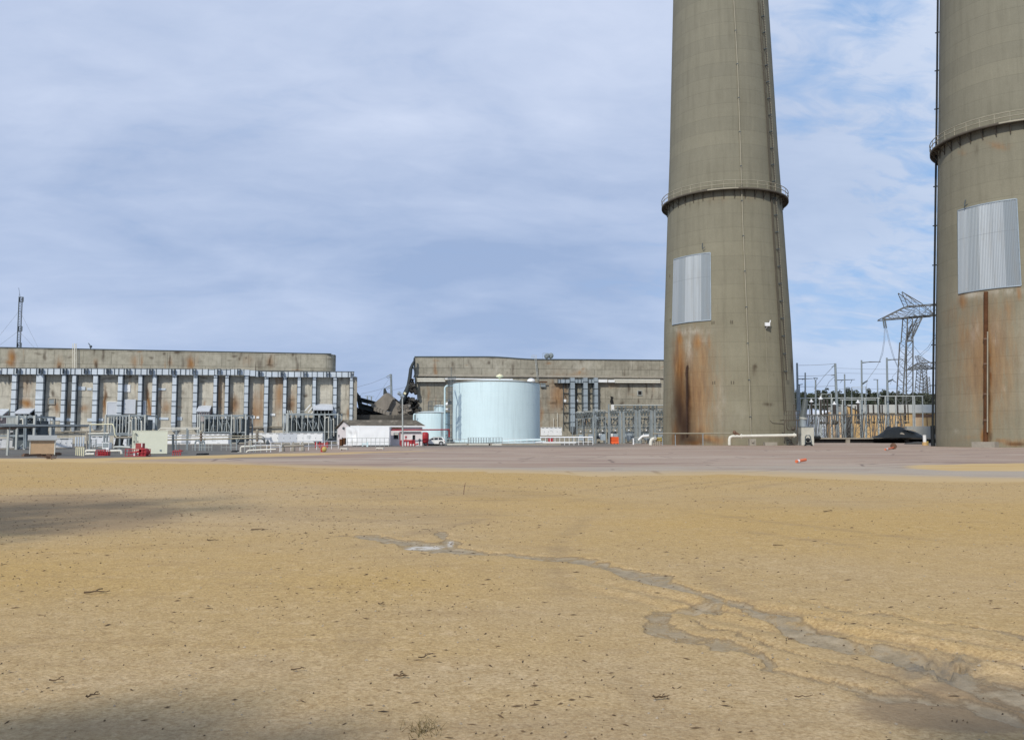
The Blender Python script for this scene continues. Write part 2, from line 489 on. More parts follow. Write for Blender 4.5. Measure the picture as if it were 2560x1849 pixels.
# ---- asphalt apron
def poly_band(px, pts):
    for (a, ya), (b_, yb) in zip(pts[:-1], pts[1:]):
        if a <= px <= b_:
            return ya + (yb - ya) * (px - a) / (b_ - a)
    return pts[0][1] if px < pts[0][0] else pts[-1][1]
S_TOP = [(-200, 1144), (0, 1146), (230, 1145), (400, 1141), (620, 1135), (820, 1131), (1000, 1127), (1150, 1124)]
S_BOT = [(-200, 1170), (0, 1170), (180, 1162), (300, 1150), (480, 1147), (700, 1140), (860, 1135), (1000, 1129), (1150, 1124)]
P, A_sand, A_dark, A_blue = [], [], [], []
NR, NC = 230, 300
for j in range(NR):
    Y = 24.0 * (236.0 / 24.0) ** (j / (NR - 1))
    for i in range(NC):
        X = (-0.95 + 1.9 * i / (NC - 1)) * (Y + 4)
        P.append((X, Y, 0.0))
        px, py = proj((X, Y, 0.0))
        wob = 2.2 * nz(X, Y, 0.22) + 1.3 * nz(X, Y, 0.7, 3)
        s = 0.0
        if px < 1150:
            s = max(s, smooth01(-1.5, 1.5, py + wob * 0.6 - poly_band(px, S_TOP)) * smooth01(-1.8, 1.8, poly_band(px, S_BOT) - py - wob))
        # sand lying over the apron at the right
        ell = ((px - 2590) / 330) ** 2 + ((py + wob * 1.5 - 1167) / 11.0) ** 2
        s = max(s, smooth01(1.25, 0.7, ell))
        # a thin drift where the apron meets the sand field
        ey = edge_y(X, Y)
        s = max(s, 0.85 * smooth01(9.0 + 9 * nz(X, Y, 0.10, 5), -1.0, Y - ey))
        A_sand.append(s)
        # older dark asphalt, left of the apron and behind it
        dk = smooth01(860, 520, px) * smooth01(1150, 1141, py) + smooth01(1121, 1114, py + wob * 0.5) * 0.85 * smooth01(620, 760, px) * smooth01(1700, 1480, px)
        A_dark.append(min(1.0, dk))
        A_blue.append(smooth01(0.0, 1.0, (py - 1158 + wob * 2) / 14))
m, nt = new_mat('apron_asphalt')
pos = nt.n('ShaderNodeNewGeometry').outputs['Position']
n1 = nt.noise(nt.scaled(pos, 0.035, 0.13, 1), 1.0, 6, 0.6, 0.4)
n2 = nt.noise(nt.scaled(pos, 0.09, 0.30, 1), 1.0, 7, 0.65)
n3 = nt.noise(pos, 6.0, 6, 0.7)
c = nt.mix(nt.ramp(n1, 0.36, 0.64), (0.345, 0.24, 0.175), (0.44, 0.345, 0.265))
c = nt.mix(nt.attr('blue'), c, nt.mix(nt.ramp(n2, 0.35, 0.65), (0.375, 0.31, 0.24), (0.46, 0.385, 0.30)))
c = nt.mix(nt.ramp(n2, 0.51, 0.66, 0.0, 0.8), c, (0.22, 0.14, 0.11))
c = nt.mix(nt.ramp(n2, 0.42, 0.28, 0.0, 0.6), c, (0.50, 0.45, 0.41))
c = nt.mix(nt.ramp(n3, 0.4, 0.75, 0.0, 0.3), c, (0.22, 0.19, 0.17))
c = nt.mix(nt.attr('dark'), c, nt.mix(nt.ramp(n2, 0.35, 0.7), (0.115, 0.110, 0.098), (0.17, 0.16, 0.14)))
# cracks of the apron: long dark streaks seen at a grazing angle
vor = nt.n('ShaderNodeTexVoronoi', {'Vector': nt.scaled(pos, 0.16, 0.22, 1), 'Scale': 1.0}, feature='DISTANCE_TO_EDGE').outputs[0]
c = nt.mix(nt.math('MULTIPLY', nt.ramp(vor, 0.018, 0.005, 0.0, 0.7), nt.ramp(n1, 0.42, 0.55)), c, (0.13, 0.09, 0.075))
sfac = nt.math('MULTIPLY', nt.attr('sand'), nt.ramp(nt.math('ADD', nt.math('MULTIPLY', nt.attr('sand'), 0.5), nt.noise(nt.scaled(pos, 0.7, 1.6, 1), 1.0, 7, 0.68)), 0.55, 0.8), True)
c = nt.mix(sfac, c, nt.mix(nt.ramp(n2, 0.35, 0.65), (0.50, 0.325, 0.125), (0.56, 0.41, 0.21)))
finish(nt, c, 0.9, 0, n3, 0.25, 0.02, 0.2)
M['asphalt'] = m
kind(grid_object('asphalt', P, NC, NR, m, {'sand': A_sand, 'dark': A_dark, 'blue': A_blue}), 'structure')

# ---- yard terrace behind the low wall at the right
TER = 1.06
b = MB()
b.box(xat(1960, 190), 240, 191.2, 520, -0.2, TER)
M['yard'] = plain('yard_gravel', (0.27, 0.255, 0.215), 0.95, 0, 0.25, 0.15)
kind(b.build('raised_yard', M['yard']), 'structure')

# ---- sand field with the washed-out gully
def poly3(pts):
    out = []
    for px, py, wpx in pts:
        g = gnd(px, py)
        out.append((g.x, g.y, max(0.03, wpx * g.y / F)))
    return out
GULLY = [
    (poly3([(840, 1343, 34), (926, 1348, 64), (1033, 1369, 84), (1084, 1378, 80), (1180, 1393, 52), (1280, 1398, 46), (1466, 1412, 62), (1573, 1436, 72),
            (1675, 1468, 62), (1788, 1503, 88), (1873, 1530, 96), (1957, 1556, 70), (2019, 1596, 84), (2098, 1625, 92), (2211, 1645, 84), (2324, 1688, 96),
            (2437, 1729, 110), (2560, 1772, 130), (2760, 1850, 150)]), 1.0),
    (poly3([(1100, 1336, 22), (1129, 1368, 34), (1118, 1386, 34), (1084, 1390, 30)]), 0.9),
    (poly3([(1788, 1515, 40), (1760, 1546, 48), (1675, 1549, 34), (1628, 1568, 40), (1698, 1597, 52), (1771, 1614, 44), (1844, 1625, 34), (1906, 1653, 36),
            (1930, 1678, 28), (1914, 1704, 24), (1985, 1710, 44), (2070, 1738, 40), (2155, 1755, 34), (2296, 1774, 46), (2450, 1800, 70), (2640, 1860, 90)]), 0.85),
    (poly3([(1724, 1568, 10), (1840, 1598, 12), (1957, 1631, 12), (2050, 1660, 14), (2155, 1692, 18), (2296, 1742, 22), (2400, 1790, 40)]), 0.62),
    (poly3([(1985, 1516, 10), (2100, 1531, 14), (2194, 1537, 10), (2285, 1557, 18), (2381, 1565, 22), (2482, 1587, 24), (2560, 1606, 26), (2700, 1640, 26)]), 0.7),
    (poly3([(677, 1300, 30), (735, 1304, 60), (790, 1312, 26)]), 0.45),
    (poly3([(170, 1506, 24), (235, 1496, 34), (292, 1490, 12)]), 0.30),
    (poly3([(2480, 1480, 10), (2600, 1490, 14)]), 0.5),
]
def gully_field(x, y):
    best = 0.0
    wx = x + 0.10 * nz(x, y, 2.1, 1) + 0.045 * nz(x, y, 6.5, 2) + 0.018 * nz(x, y, 19, 7)
    wy = y + 0.28 * nz(x, y, 1.6, 4) + 0.11 * nz(x, y, 5.5, 6) + 0.04 * nz(x, y, 16, 8)
    for pts, amt in GULLY:
        for (ax, ay, aw), (bx, by, bw) in zip(pts[:-1], pts[1:]):
            m_ = 1.2
            if not (min(ax, bx) - m_ < wx < max(ax, bx) + m_ and min(ay, by) - m_ < wy < max(ay, by) + m_):
                continue
            dx, dy = bx - ax, by - ay
            L2 = dx * dx + dy * dy
            t = max(0.0, min(1.0, ((wx - ax) * dx + (wy - ay) * dy) / L2))
            # a stretch along the view keeps the bed narrow in depth, as a shallow rill lies
            ddx, ddy = wx - ax - dx * t, (wy - ay - dy * t)
            dist = sqrt(ddx * ddx + ddy * ddy)
            w_ = (aw + (bw - aw) * t) * 0.62 * (1 + 0.9 * nz(wx, wy, 1.9, 31))
            v = amt * smooth01(1.25, 0.7, dist / max(0.02, w_))
            if v > best:
                best = v
    return best
P, A_clay, A_damp_shade, A_gold, A_rock, A_silt = [], [], [], [], [], []
NR, NC = 470, 560
for j in range(NR):
    Y = 2.2 * (62.0 / 2.2) ** (j / (NR - 1))
    for i in range(NC):
        X = (-0.74 + 1.48 * i / (NC - 1)) * (Y + 1.6)
        ey = edge_y(X, Y)
        g = gully_field(X, Y) if 3.0 < Y < 14 and X > -8 else 0.0
        px, py = proj((X, Y, 0.0))
        z = 0.045 + 0.030 * nz(X, Y, 0.22) + 0.008 * nz(X, Y, 0.75, 2) + 0.003 * nz(X, Y, 2.6, 3) + 0.0025 * nz(X, Y, 7.0, 4)
        # wheel ruts and ridges beside the gully, running down to the right
        along = X * 0.62 - (Y - 7.2) * -0.78
        across = (X - 2.6) * 0.80 + (Y - 5.7) * 0.60
        rz_ = exp(-((across - 0.35 + 0.1 * nz(X, Y, 1.2, 9)) / 0.5) ** 2) * smooth01(4.4, 1.2, abs(X - 2.6)) * smooth01(9.0, 7.2, Y)
        z += 0.030 * rz_ * sin(across * 15 + 1.5 * nz(X, Y, 1.0, 11))
        z += 0.014 * rz_ * nz(X, Y, 9.0, 12) + 0.012 * rz_ * nz(X, Y, 22.0, 13)
        z -= 0.030 * g
        rocky = smooth01(0.8, 0.2, sqrt(((px - 2350) / 190) ** 2 + ((py - 1695) / 62) ** 2)) if py > 1600 else 0.0
        z += rocky * 0.07 * (noise.cell(Vector((X * 16, Y * 13, 0.5))) - 0.2) * (0.6 + 0.4 * nz(X, Y, 11))
        # tuck the far rim under the apron
        far = smooth01(-0.6, 0.9, Y - ey - 3.2 * nz(X, Y, 0.13, 5) - 1.2 * nz(X, Y, 0.5, 6) - 0.5 * nz(X, Y, 1.7, 6))
        z = z * (1 - far) - 0.10 * far
        P.append((X, Y, z))
        A_clay.append(g)
        A_rock.append(rocky)
        A_silt.append(max(smooth01(1.2, .4, ((px - 1062) / 52) ** 2 + ((py - 1374 + .05 * (px - 1062)) / 6.5) ** 2), smooth01(1.2, .4, ((px - 1126) / 9) ** 2 + ((py - 1363) / 9) ** 2)) if g > .05 else 0.0)
        # damp, wheel-packed ground; tree shade also painted in, left and along the bottom
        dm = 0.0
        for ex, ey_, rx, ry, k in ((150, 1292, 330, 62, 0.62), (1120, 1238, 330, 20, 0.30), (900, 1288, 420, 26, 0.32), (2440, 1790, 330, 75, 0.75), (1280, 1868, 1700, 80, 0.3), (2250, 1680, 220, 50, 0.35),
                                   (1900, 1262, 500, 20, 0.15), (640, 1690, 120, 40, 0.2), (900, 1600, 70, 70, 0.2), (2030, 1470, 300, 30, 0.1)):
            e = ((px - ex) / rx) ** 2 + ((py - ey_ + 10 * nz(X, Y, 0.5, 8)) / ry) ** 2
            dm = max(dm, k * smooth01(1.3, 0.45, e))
        A_damp_shade.append(dm)
        gd = 0.5 + 0.5 * nz(X, Y, 0.13, 15) + 0.25 * nz(X, Y, 0.4, 16)
        gd += 0.45 * exp(-((py - 1460) / 70.0) ** 2) * smooth01(1500, 900, px) + 0.4 * smooth01(1235, 1195, py) + 0.35 * exp(-((py - 1330) / 50.0) ** 2) * smooth01(1300, 1700, px)
        gd -= 0.5 * exp(-((py - 1300) / 55.0) ** 2) * smooth01(1300, 900, px) + 0.35 * smooth01(1600, 1720, py)
        # faint wheel tracks sweeping over the field
        tk = 0.0
        for x0_, k_, c_ in ((-5.2, 0.22, 0.012), (-3.5, 0.22, 0.012), (0.6, -0.10, 0.020), (2.2, -0.10, 0.020), (7.5, -0.55, 0.0), (9.1, -0.55, 0.0)):
            q_ = X - (x0_ + k_ * (Y - 6) + c_ * (Y - 6) ** 2)
            tk = max(tk, exp(-(q_ / (0.13 + 0.006 * Y)) ** 2))
        tk *= smooth01(-0.15, 0.35, nz(X, Y, 0.3, 41)) 
        A_damp_shade[-1] = max(A_damp_shade[-1], 0.33 * tk, 0.6 * rz_ * smooth01(.2, .9, -sin(across * 15 + 1.5 * nz(X, Y, 1.0, 11))))
        P[-1] = (X, Y, P[-1][2] - 0.006 * tk)
        A_gold.append(max(0.0, min(1.0, gd)))
m, nt = new_mat('damp_shaded_sand')
pos = nt.n('ShaderNodeNewGeometry').outputs['Position']
n1 = nt.noise(nt.scaled(pos, 0.6, 1.0, 1), 0.8, 7, 0.62)
n2 = nt.noise(pos, 7.0, 7, 0.68)
n3 = nt.noise(pos, 42.0, 5, 0.7)
n4 = nt.noise(nt.scaled(pos, 0.22, 1.0, 1), 2.2, 6, 0.65, 0.3)
vor = nt.n('ShaderNodeTexVoronoi', {'Vector': pos, 'Scale': 30.0, 'Randomness': 1.0}).outputs[0]
gold = nt.math('ADD', nt.attr('gold'), nt.math('MULTIPLY', nt.math('SUBTRACT', n1, 0.5), 1.1), True)
c = nt.mix(gold, (0.510, 0.376, 0.215), (0.525, 0.352, 0.138))
c = nt.mix(nt.ramp(n2, 0.45, 0.7, 0.0, 0.35), c, (0.36, 0.235, 0.095))
c = nt.mix(nt.ramp(n2, 0.45, 0.3, 0.0, 0.5), c, (0.64, 0.475, 0.285))
c = nt.mix(nt.ramp(nt.noise(pos, 17.0, 4, 0.75), 0.48, 0.64, 0.0, 0.5), c, (0.33, 0.215, 0.10))
c = nt.mix(nt.ramp(n3, 0.49, 0.63, 0.0, 0.6), c, (0.27, 0.175, 0.085))
c = nt.mix(nt.ramp(n3, 0.44, 0.32, 0.0, 0.45), c, (0.74, 0.58, 0.36))
c = nt.mix(nt.math('MULTIPLY', nt.ramp(vor, 0.17, 0.10), nt.ramp(nt.noise(pos, 1.2, 5, 0.6), 0.55, 0.68, 0.0, 0.45)), c, (0.17, 0.11, 0.06))
c = nt.mix(nt.ramp(n4, 0.56, 0.72, 0.0, 0.32), c, (0.30, 0.20, 0.11))
dmp_shade = nt.math('MULTIPLY', nt.attr('damp_shade'), nt.ramp(nt.math('ADD', n4, nt.math('MULTIPLY', nt.attr('damp_shade'), 0.4)), 0.42, 0.72), True)
c = nt.mix(dmp_shade, c, (0.25, 0.18, 0.115))  # one brown for moist ground and for the painted tree shade
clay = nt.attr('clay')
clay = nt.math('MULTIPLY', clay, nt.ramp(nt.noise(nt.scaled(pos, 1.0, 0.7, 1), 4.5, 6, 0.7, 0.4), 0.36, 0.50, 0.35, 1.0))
cf = nt.math('MULTIPLY', clay, nt.ramp(nt.math('ADD', nt.math('MULTIPLY', clay, 0.5), nt.math('MULTIPLY', n2, 0.7)), 0.52, 0.74, 0.0, 0.9), True)
c = nt.mix(cf, c, nt.mix(nt.ramp(n2, 0.35, 0.65), (0.23, 0.185, 0.12), (0.41, 0.335, 0.235)))
c = nt.mix(nt.math('MULTIPLY', nt.ramp(clay, 0.25, 0.5), nt.ramp(clay, 0.8, 0.5, 0.0, 0.55)), c, (0.15, 0.115, 0.075))  # shade under the cut banks painted as a dark rim
c = nt.mix(nt.math('MULTIPLY', nt.attr('silt'), nt.ramp(n2, 0.4, 0.55)), c, (0.60, 0.56, 0.50))
c = nt.mix(nt.math('MULTIPLY', nt.attr('rock'), nt.ramp(n2, 0.4, 0.6, 0.3, 0.9)), c, (0.20, 0.17, 0.13))
hgt = nt.math('ADD', nt.math('MULTIPLY', n2, 0.6), nt.math('ADD', nt.math('MULTIPLY', n3, 0.45), nt.math('MULTIPLY', vor, -0.15)))
ro = nt.math('SUBTRACT', 0.95, nt.math('MULTIPLY', cf, 0.25))
finish(nt, c, ro, 0, hgt, 0.6, 0.03, 0.06)
M['sand'] = m
kind(grid_object('sand', P, NC, NR, m, {'clay': A_clay, 'damp_shade': A_damp_shade, 'gold': A_gold, 'rock': A_rock, 'silt': A_silt}), 'structure')
SAND = {'P': P, 'NC': NC, 'NR': NR}
def sand_z(x, y):
    j = math.log(max(y, 2.2) / 2.2) / math.log(62.0 / 2.2) * (NR - 1)
    Yj = max(y, 2.2)
    i = (x / (Yj + 1.6) + 0.74) / 1.48 * (NC - 1)
    i, j = int(max(0, min(NC - 1, round(i)))), int(max(0, min(NR - 1, round(j))))
    return P[j * NC + i][2]

# ---- litter of chips and fibres strewn over the sand: nobody could count it
b = MB()
rng = random.Random(5)
made = 0
while made < 5500:
    Y = 3.6 * (42.0 / 3.6) ** (rng.random() ** 0.8)
    X = rng.uniform(-0.74, 0.74) * Y
    px, py = proj((X, Y, 0))
    dens = 0.12 + 0.8 * max(0.0, nz(X, Y, 0.45, 21) + 0.05) + 0.9 * exp(-((py - 1300) / 70.0) ** 2) * smooth01(1500, 500, px) + 0.5 * exp(-((py - 1215) / 30.0) ** 2)
    if rng.random() > dens or Y > edge_y(X, Y) - 0.5:
        continue
    L = rng.choice((0.008, 0.010, 0.014, 0.02, 0.03, 0.055)) * rng.uniform(0.7, 1.3) * (1.0 + Y * 0.028)
    wd = rng.uniform(0.0025, 0.0055) * (1 + Y * 0.05)
    a = rng.gauss(0.0, 0.9)
    ux, uy = cos(a), sin(a)
    z = sand_z(X, Y) + 0.002
    hz = wd * rng.uniform(0.7, 1.6)
    b.add([(X - ux * L / 2, Y - uy * L / 2, z), (X + ux * L / 2, Y + uy * L / 2, z + hz * 0.5), (X - uy * wd, Y + ux * wd, z), (X + uy * wd, Y - ux * wd, z), (X, Y, z + hz)],
          [(0, 3, 4), (3, 1, 4), (1, 2, 4), (2, 0, 4)])
    made += 1
kind(tag(b.build('litter', M['twig']), 'dark wood chips and fibres strewn thinly all over the yellow sand', 'debris'), 'stuff')
b = MB()
for k in range(1200):
    Y = 3.6 * (20.0 / 3.6) ** (rng.random() ** 0.9)
    X = rng.uniform(-0.74, 0.74) * Y
    px, py = proj((X, Y, 0))
    if px > 1700 and 1500 < py and rng.random() < 0.5:
        pass
    elif rng.random() < 0.4:
        continue
    r = rng.uniform(0.004, 0.011) * (1 + Y * 0.03)
    if abs(px - 2370) < 140 and abs(py - 1705) < 50:
        r *= 1.7
    z = sand_z(X, Y)
    vs = [(X + r * rng.uniform(0.6, 1.2) * dx, Y + r * rng.uniform(0.6, 1.2) * dy, z + r * dz) for dx, dy, dz in ((1, 0, .1), (0, 1, .1), (-1, 0, .1), (0, -1, .1), (0.1, 0, 0.9), (0, 0, -.6))]
    b.add(vs, [(0, 1, 4), (1, 2, 4), (2, 3, 4), (3, 0, 4), (1, 0, 5), (2, 1, 5), (3, 2, 5), (0, 3, 5)])
M['pebble'] = plain('pale_pebbles', (0.36, 0.30, 0.22), 0.9, 0, 0.4, 5.0)
kind(tag(b.build('gravel', M['pebble']), 'small pale stones scattered over the sand and in the gully', 'gravel'), 'stuff')

# ---- single twigs and the stick that stands in the sand
def twig(px, py, lpx, ang, label, forks=1, thick=1.0):
    g = gnd(px, py)
    z = sand_z(g.x, g.y) + 0.012
    L = lpx * g.y / F
    rr = random.Random(int(px * 7 + py))
    b = MB()
    pts = []
    for k in range(6):
        t = k / 5 - 0.5
        pts.append((g.x + cos(ang) * L * t + rr.uniform(-.04, .04) * L, g.y + sin(ang) * L * t * 1.6 + rr.uniform(-.08, .08) * L, z + 0.012 * rr.random() + 0.004))
    r0 = 0.0042 * thick * (g.y / 6) ** 0.5
    b.tube(pts, r0, 6, True, [r0 * (1.2 - 0.16 * k) for k in range(6)])
    for f_ in range(forks):
        k = rr.randint(1, 3)
        a2 = ang + rr.choice((-1, 1)) * rr.uniform(0.4, 0.9)
        p = Vector(pts[k])
        b.tube([p, p + Vector((cos(a2) * L * .18, sin(a2) * L * .25, 0.012)), p + Vector((cos(a2 + .2) * L * .34, sin(a2 + .2) * L * .5, 0.006))], r0 * .6, 5)
    single('twig', b, M['twig'], label, 'twig', 'loose twigs on the sand')
twig(245, 1494, 56, 0.25, 'forked dark twig beside the pale puddle stain on the left sand', 2, 1.7)
twig(954, 1526, 22, -0.5, 'short curved black twig in the open middle of the sand', 1, 1.3)
twig(1064, 1660, 40, 0.7, 'slanting straw-brown twig on bare sand below mid-field', 1, 1.0)
twig(745, 1693, 34, 0.3, 'thin brown twig on the sand in front of the left shadow edge', 1, 1.1)
twig(1002, 1711, 36, 0.1, 'flat dark clump of twig fibres nearest the bottom middle of the sand', 3, 1.5)
twig(231, 1761, 30, 0.3, 'dark twig lying in the lower left corner shadow', 2, 1.4)
twig(141, 1722, 34, 0.15, 'arched brown twig just above the lower left corner shadow', 1, 1.1)
twig(649, 1332, 40, 0.08, 'long straight dark twig on the pale ground right of the left shadow', 0, 1.4)
twig(532, 1361, 30, 0.05, 'straight dark twig at the tip of the left shadow', 0, 1.3)
twig(2070, 1287, 24, 0.2, 'small dark twig pair on the far right sand below the asphalt edge', 2, 1.2)
twig(1946, 1372, 26, 0.05, 'short black twig on smooth sand above the grey gully', 0, 1.2)
twig(1652, 1771, 44, 0.15, 'tangled brown twig clump left of the bottom end of the gully', 3, 1.3)
twig(2011, 1774, 50, 0.12, 'thin pale brown twig under the lower gully branch', 0, 0.8)
g = gnd(1159, 1240)
b = MB()
b.tube([(g.x, g.y, 0.0), (g.x + 0.01, g.y, 0.16), (g.x + 0.04, g.y, 0.33)], 0.012, 6, True, [0.011, 0.009, 0.007])
single('stick', b, M['wood'], 'thin brown stick standing upright in the sand below the pale blue tank', 'stick')
# tuft of dry grass at the lower frame edge
b = MB()
g = gnd(1060, 1845)
for k in range(70):
    x, y = g.x + rng.gauss(0, 0.05), g.y + rng.gauss(0, 0.05)
    lx, ly, h = rng.gauss(0, 0.03), rng.gauss(0, 0.03), rng.uniform(0.02, 0.06)
    z = sand_z(x, y)
    b.add([(x - 0.002, y, z), (x + 0.002, y, z), (x + lx, y + ly, z + h)], [(0, 1, 2)])
M['grass'] = foliage_mat('dry_grass', (0.13, 0.10, 0.045))
kind(tag(b.build('grass', M['grass']), 'small tuft of dry grass at the near edge of the sand', 'grass'), 'stuff')
# ================================================================ turbine halls
class Wall:
    """vertical plane through two ground points; s runs along it to the right, n out of it towards the viewer"""
    def __init__(self, A, B):
        self.A = Vector((A[0], A[1], 0))
        dvec = Vector((B[0] - A[0], B[1] - A[1], 0))
        self.L = dvec.length
        self.u = dvec.normalized()
        self.n = Vector((self.u.y, -self.u.x, 0))
    def pt(self, s, n, z):
        p = self.A + self.u * s + self.n * n
        return Vector((p.x, p.y, z))
    def hit(self, px, py, n=0.0):
        r = ray(px, py)
        o = self.A + self.n * n
        den = r.dot(self.n)
        t = (o - Vector((0, 0, H))).dot(self.n) / den
        p = Vector((0, 0, H)) + r * t
        return (p - self.A).dot(self.u), p.z
    def box(self, mb, s0, s1, n0, n1, z0, z1):
        return mb.obox(self.pt(s0, n0, z0), self.u * (s1 - s0), self.n * (n1 - n0), Vector((0, 0, z1 - z0)))
    def pbox(self, mb, px0, py0, px1, py1, n0, n1):
        s0, z1 = self.hit(px0, py0, n1)
        s1, z0 = self.hit(px1, py1, n1)
        return self.box(mb, s0, s1, n0, n1, z0, z1)

def mark_val(px, py, marks, kind_):  # marks are stains, plus a lamp's painted shadow on one chimney
    v = 0.0
    for cx_, cy_, rx, ry, k, a in marks:
        if k == kind_ and abs(px - cx_) < 2.2 * rx and abs(py - cy_) < 2.2 * ry:
            v = max(v, a * exp(-(((px - cx_) / rx) ** 2 + ((py - cy_) / ry) ** 2) * 0.9))
    return v
def concrete_front(name, wall, s0, s1, ztop, z0, mat, marks, parent, ds=0.22, left=None, n=0.0, round_right=0.0, depth=6.0):
    """front face as a fine grid carrying the stain attributes, plus the returns and roof behind it"""
    rw = random.Random(len(marks))
    pa, pb = proj(wall.pt(s0, 0, 8)), proj(wall.pt(s1, 0, 8))
    ya, yb = proj(wall.pt((s0 + s1) / 2, 0, ztop(s1)))[1], proj(wall.pt((s0 + s1) / 2, 0, max(z0, 2)))[1]
    marks = list(marks)
    for k in range(150):
        kd = rw.choice('dddppr')
        tall_ = rw.random() < .6
        marks.append((rw.uniform(max(-20, pa[0]), pb[0]), rw.uniform(ya, yb), rw.uniform(1.2, 4) if tall_ else rw.uniform(4, 13), rw.uniform(6, 24) if tall_ else rw.uniform(1.2, 4), kd, rw.uniform(.25, .8)))
    zmax = max(ztop(s0), ztop((s0 + s1) / 2), ztop(s1))
    nu = int((s1 - s0) / ds) + 1
    nv = int((zmax - z0) / ds) + 1
    P, R, D, W_, UV = [], [], [], [], []
    for j in range(nv):
        for i in range(nu):
            t = i / (nu - 1)
            zz = z0 + (ztop(s0 + (s1 - s0) * t) - z0) * j / (nv - 1)
            sl_ = left(zz) if left else s0
            s = sl_ + (s1 - sl_) * t
            nn = n
            if round_right and s > s1 - round_right:
                q = (s - (s1 - round_right)) / round_right
                nn = n - round_right * (1 - sqrt(max(0.0, 1 - q * q)))
            p = wall.pt(s, nn, zz)
            P.append(p)
            px, py = proj(p)
            px += 5.0 * nz(s, zz, 0.35, 51) + 2.5 * nz(s, zz, 1.1, 52)
            py += 9.0 * nz(s, zz, 0.25, 53) + 4.0 * nz(s, zz, 0.9, 54)
            R.append(mark_val(px, py, marks, 'r'))
            D.append(mark_val(px, py, marks, 'd'))
            W_.append(mark_val(px, py, marks, 'p'))
            UV.append((s + 200, zz))
    return grid_object(name, P, nu, nv, mat, {'rust': R, 'dark': D, 'pale': W_}, UV, smooth=bool(round_right), parent=parent)
def concrete_back(name, wall, s0, s1, z0, z1, n, depth, mat, parent):
    b = MB()
    wall.box(b, s0, s1, n - depth, n - 0.3, z0, z1)
    ob = b.build(name, mat, parent)
    ul = ob.data.uv_layers.new(name='UVMap')
    for lp in ob.data.loops:
        co = ob.data.vertices[lp.vertex_index].co
        ul.data[lp.index].uv = (co.x * 0.9 + co.y, co.z)
    return ob

# ---- left hall
YL0, YL1 = 165.0, 180.0
LW = Wall((xat(0, YL0, 8), YL0), (xat(889, YL1, 8), YL1))
# carry the wall on beyond the left frame edge
s_end = LW.hit(889, 1000)[0]
s_beg = LW.hit(-230, 1000)[0]
LTOP0, LTOP1 = LW.hit(0, 936)[1], LW.hit(885, 941)[1]
hall = thing('turbine_hall', 'long rust-streaked concrete hall on the left, faced with rows of silver ducts', 'building', LW.pt((s_beg + s_end) / 2, 0, 0))
L_ST = [(65, 1007, 20, 13, 'r', 1.0), (64, 955, 20, 40, 'r', 0.42), (140, 1022, 7, 15, 'r', 0.8), (134, 990, 5, 9, 'd', 0.8), (172, 1022, 9, 22, 'r', 0.75), (261, 1005, 4.5, 36, 'r', 1.0), (262, 985, 3, 25, 'd', 0.7),
        (369, 1005, 6, 38, 'r', 1.0), (370, 985, 4, 16, 'd', 0.7), (376, 1030, 8, 22, 'r', 0.9), (211, 1020, 13, 12, 'r', 0.65), (412, 1018, 14, 16, 'r', 0.6), (401, 1000, 4, 30, 'r', 0.55), (460, 978, 9, 6, 'd', 0.5),
        (550, 990, 9, 50, 'r', 0.8), (582, 1012, 16, 28, 'r', 0.8), (585, 1005, 8, 10, 'd', 0.45), (640, 1030, 18, 45, 'r', 0.75), (655, 1020, 8, 55, 'r', 0.7), (637, 985, 12, 50, 'p', 0.9), (655, 960, 6, 20, 'p', 0.6),
        (697, 985, 12, 55, 'r', 0.75), (692, 1000, 2.5, 60, 'p', 1.0), (703, 1040, 4, 40, 'p', 1.0), (729, 1010, 13, 34, 'r', 0.75), (728, 1015, 9, 10, 'd', 0.5), (763, 986, 8, 4, 'd', 0.9), (764, 1005, 14, 22, 'p', 0.45),
        (120, 1010, 12, 50, 'p', 0.35), (215, 1005, 20, 6, 'p', 0.6), (212, 975, 16, 5, 'd', 0.55), (405, 975, 16, 4, 'p', 0.8), (412, 1010, 22, 3, 'p', 1.0), (452, 1012, 30, 3, 'p', 0.9), (470, 978, 26, 2.5, 'p', 0.9),
        (415, 945, 20, 6, 'd', 0.25), (270, 944, 26, 4, 'd', 0.55), (320, 942, 16, 4, 'd', 0.6), (345, 948, 10, 5, 'd', 0.5), (440, 1000, 8, 30, 'p', 0.4), (10, 1000, 18, 30, 'p', 0.4), (135, 955, 4, 6, 'p', 1.0), (848, 1024, 4, 2, 'd', 0.9),
        (100, 955, 40, 10, 'd', 0.25), (600, 960, 25, 20, 'd', 0.25), (170, 990, 10, 45, 'p', 0.4), (230, 1040, 22, 10, 'd', 0.35), (620, 1015, 3, 50, 'r', 0.7), (525, 1020, 20, 35, 'p', 0.3), (0, 935, 30, 5, 'd', 0.4)]
concrete_front('lower_wall', LW, s_beg, s_end, lambda s: LTOP0 + (LTOP1 - LTOP0) * (s - s_beg) / (s_end - s_beg), -0.1, M['hall_wall'], L_ST, hall)
concrete_back('wall_core', LW, s_beg, s_end - 0.05, -0.1, LTOP0 - 0.1, 0, 34, M['hall_grey'], hall)
b = MB()                                               # the bare end pier at the right edge
LW.box(b, s_end - 1.35, s_end + 0.25, -0.4, 0.9, -0.1, LTOP1 - 0.15)
pier = b.build('end_pier', M['kerb'], hall)
UPN = -3.2
su_end = LW.hit(840, 900, UPN)[0]
ZU0, ZU1 = LW.hit(0, 869, UPN)[1], LW.hit(838, 885, UPN)[1]
zu = lambda s: ZU0 + (ZU1 - ZU0) * (s - s_beg) / (su_end - s_beg)
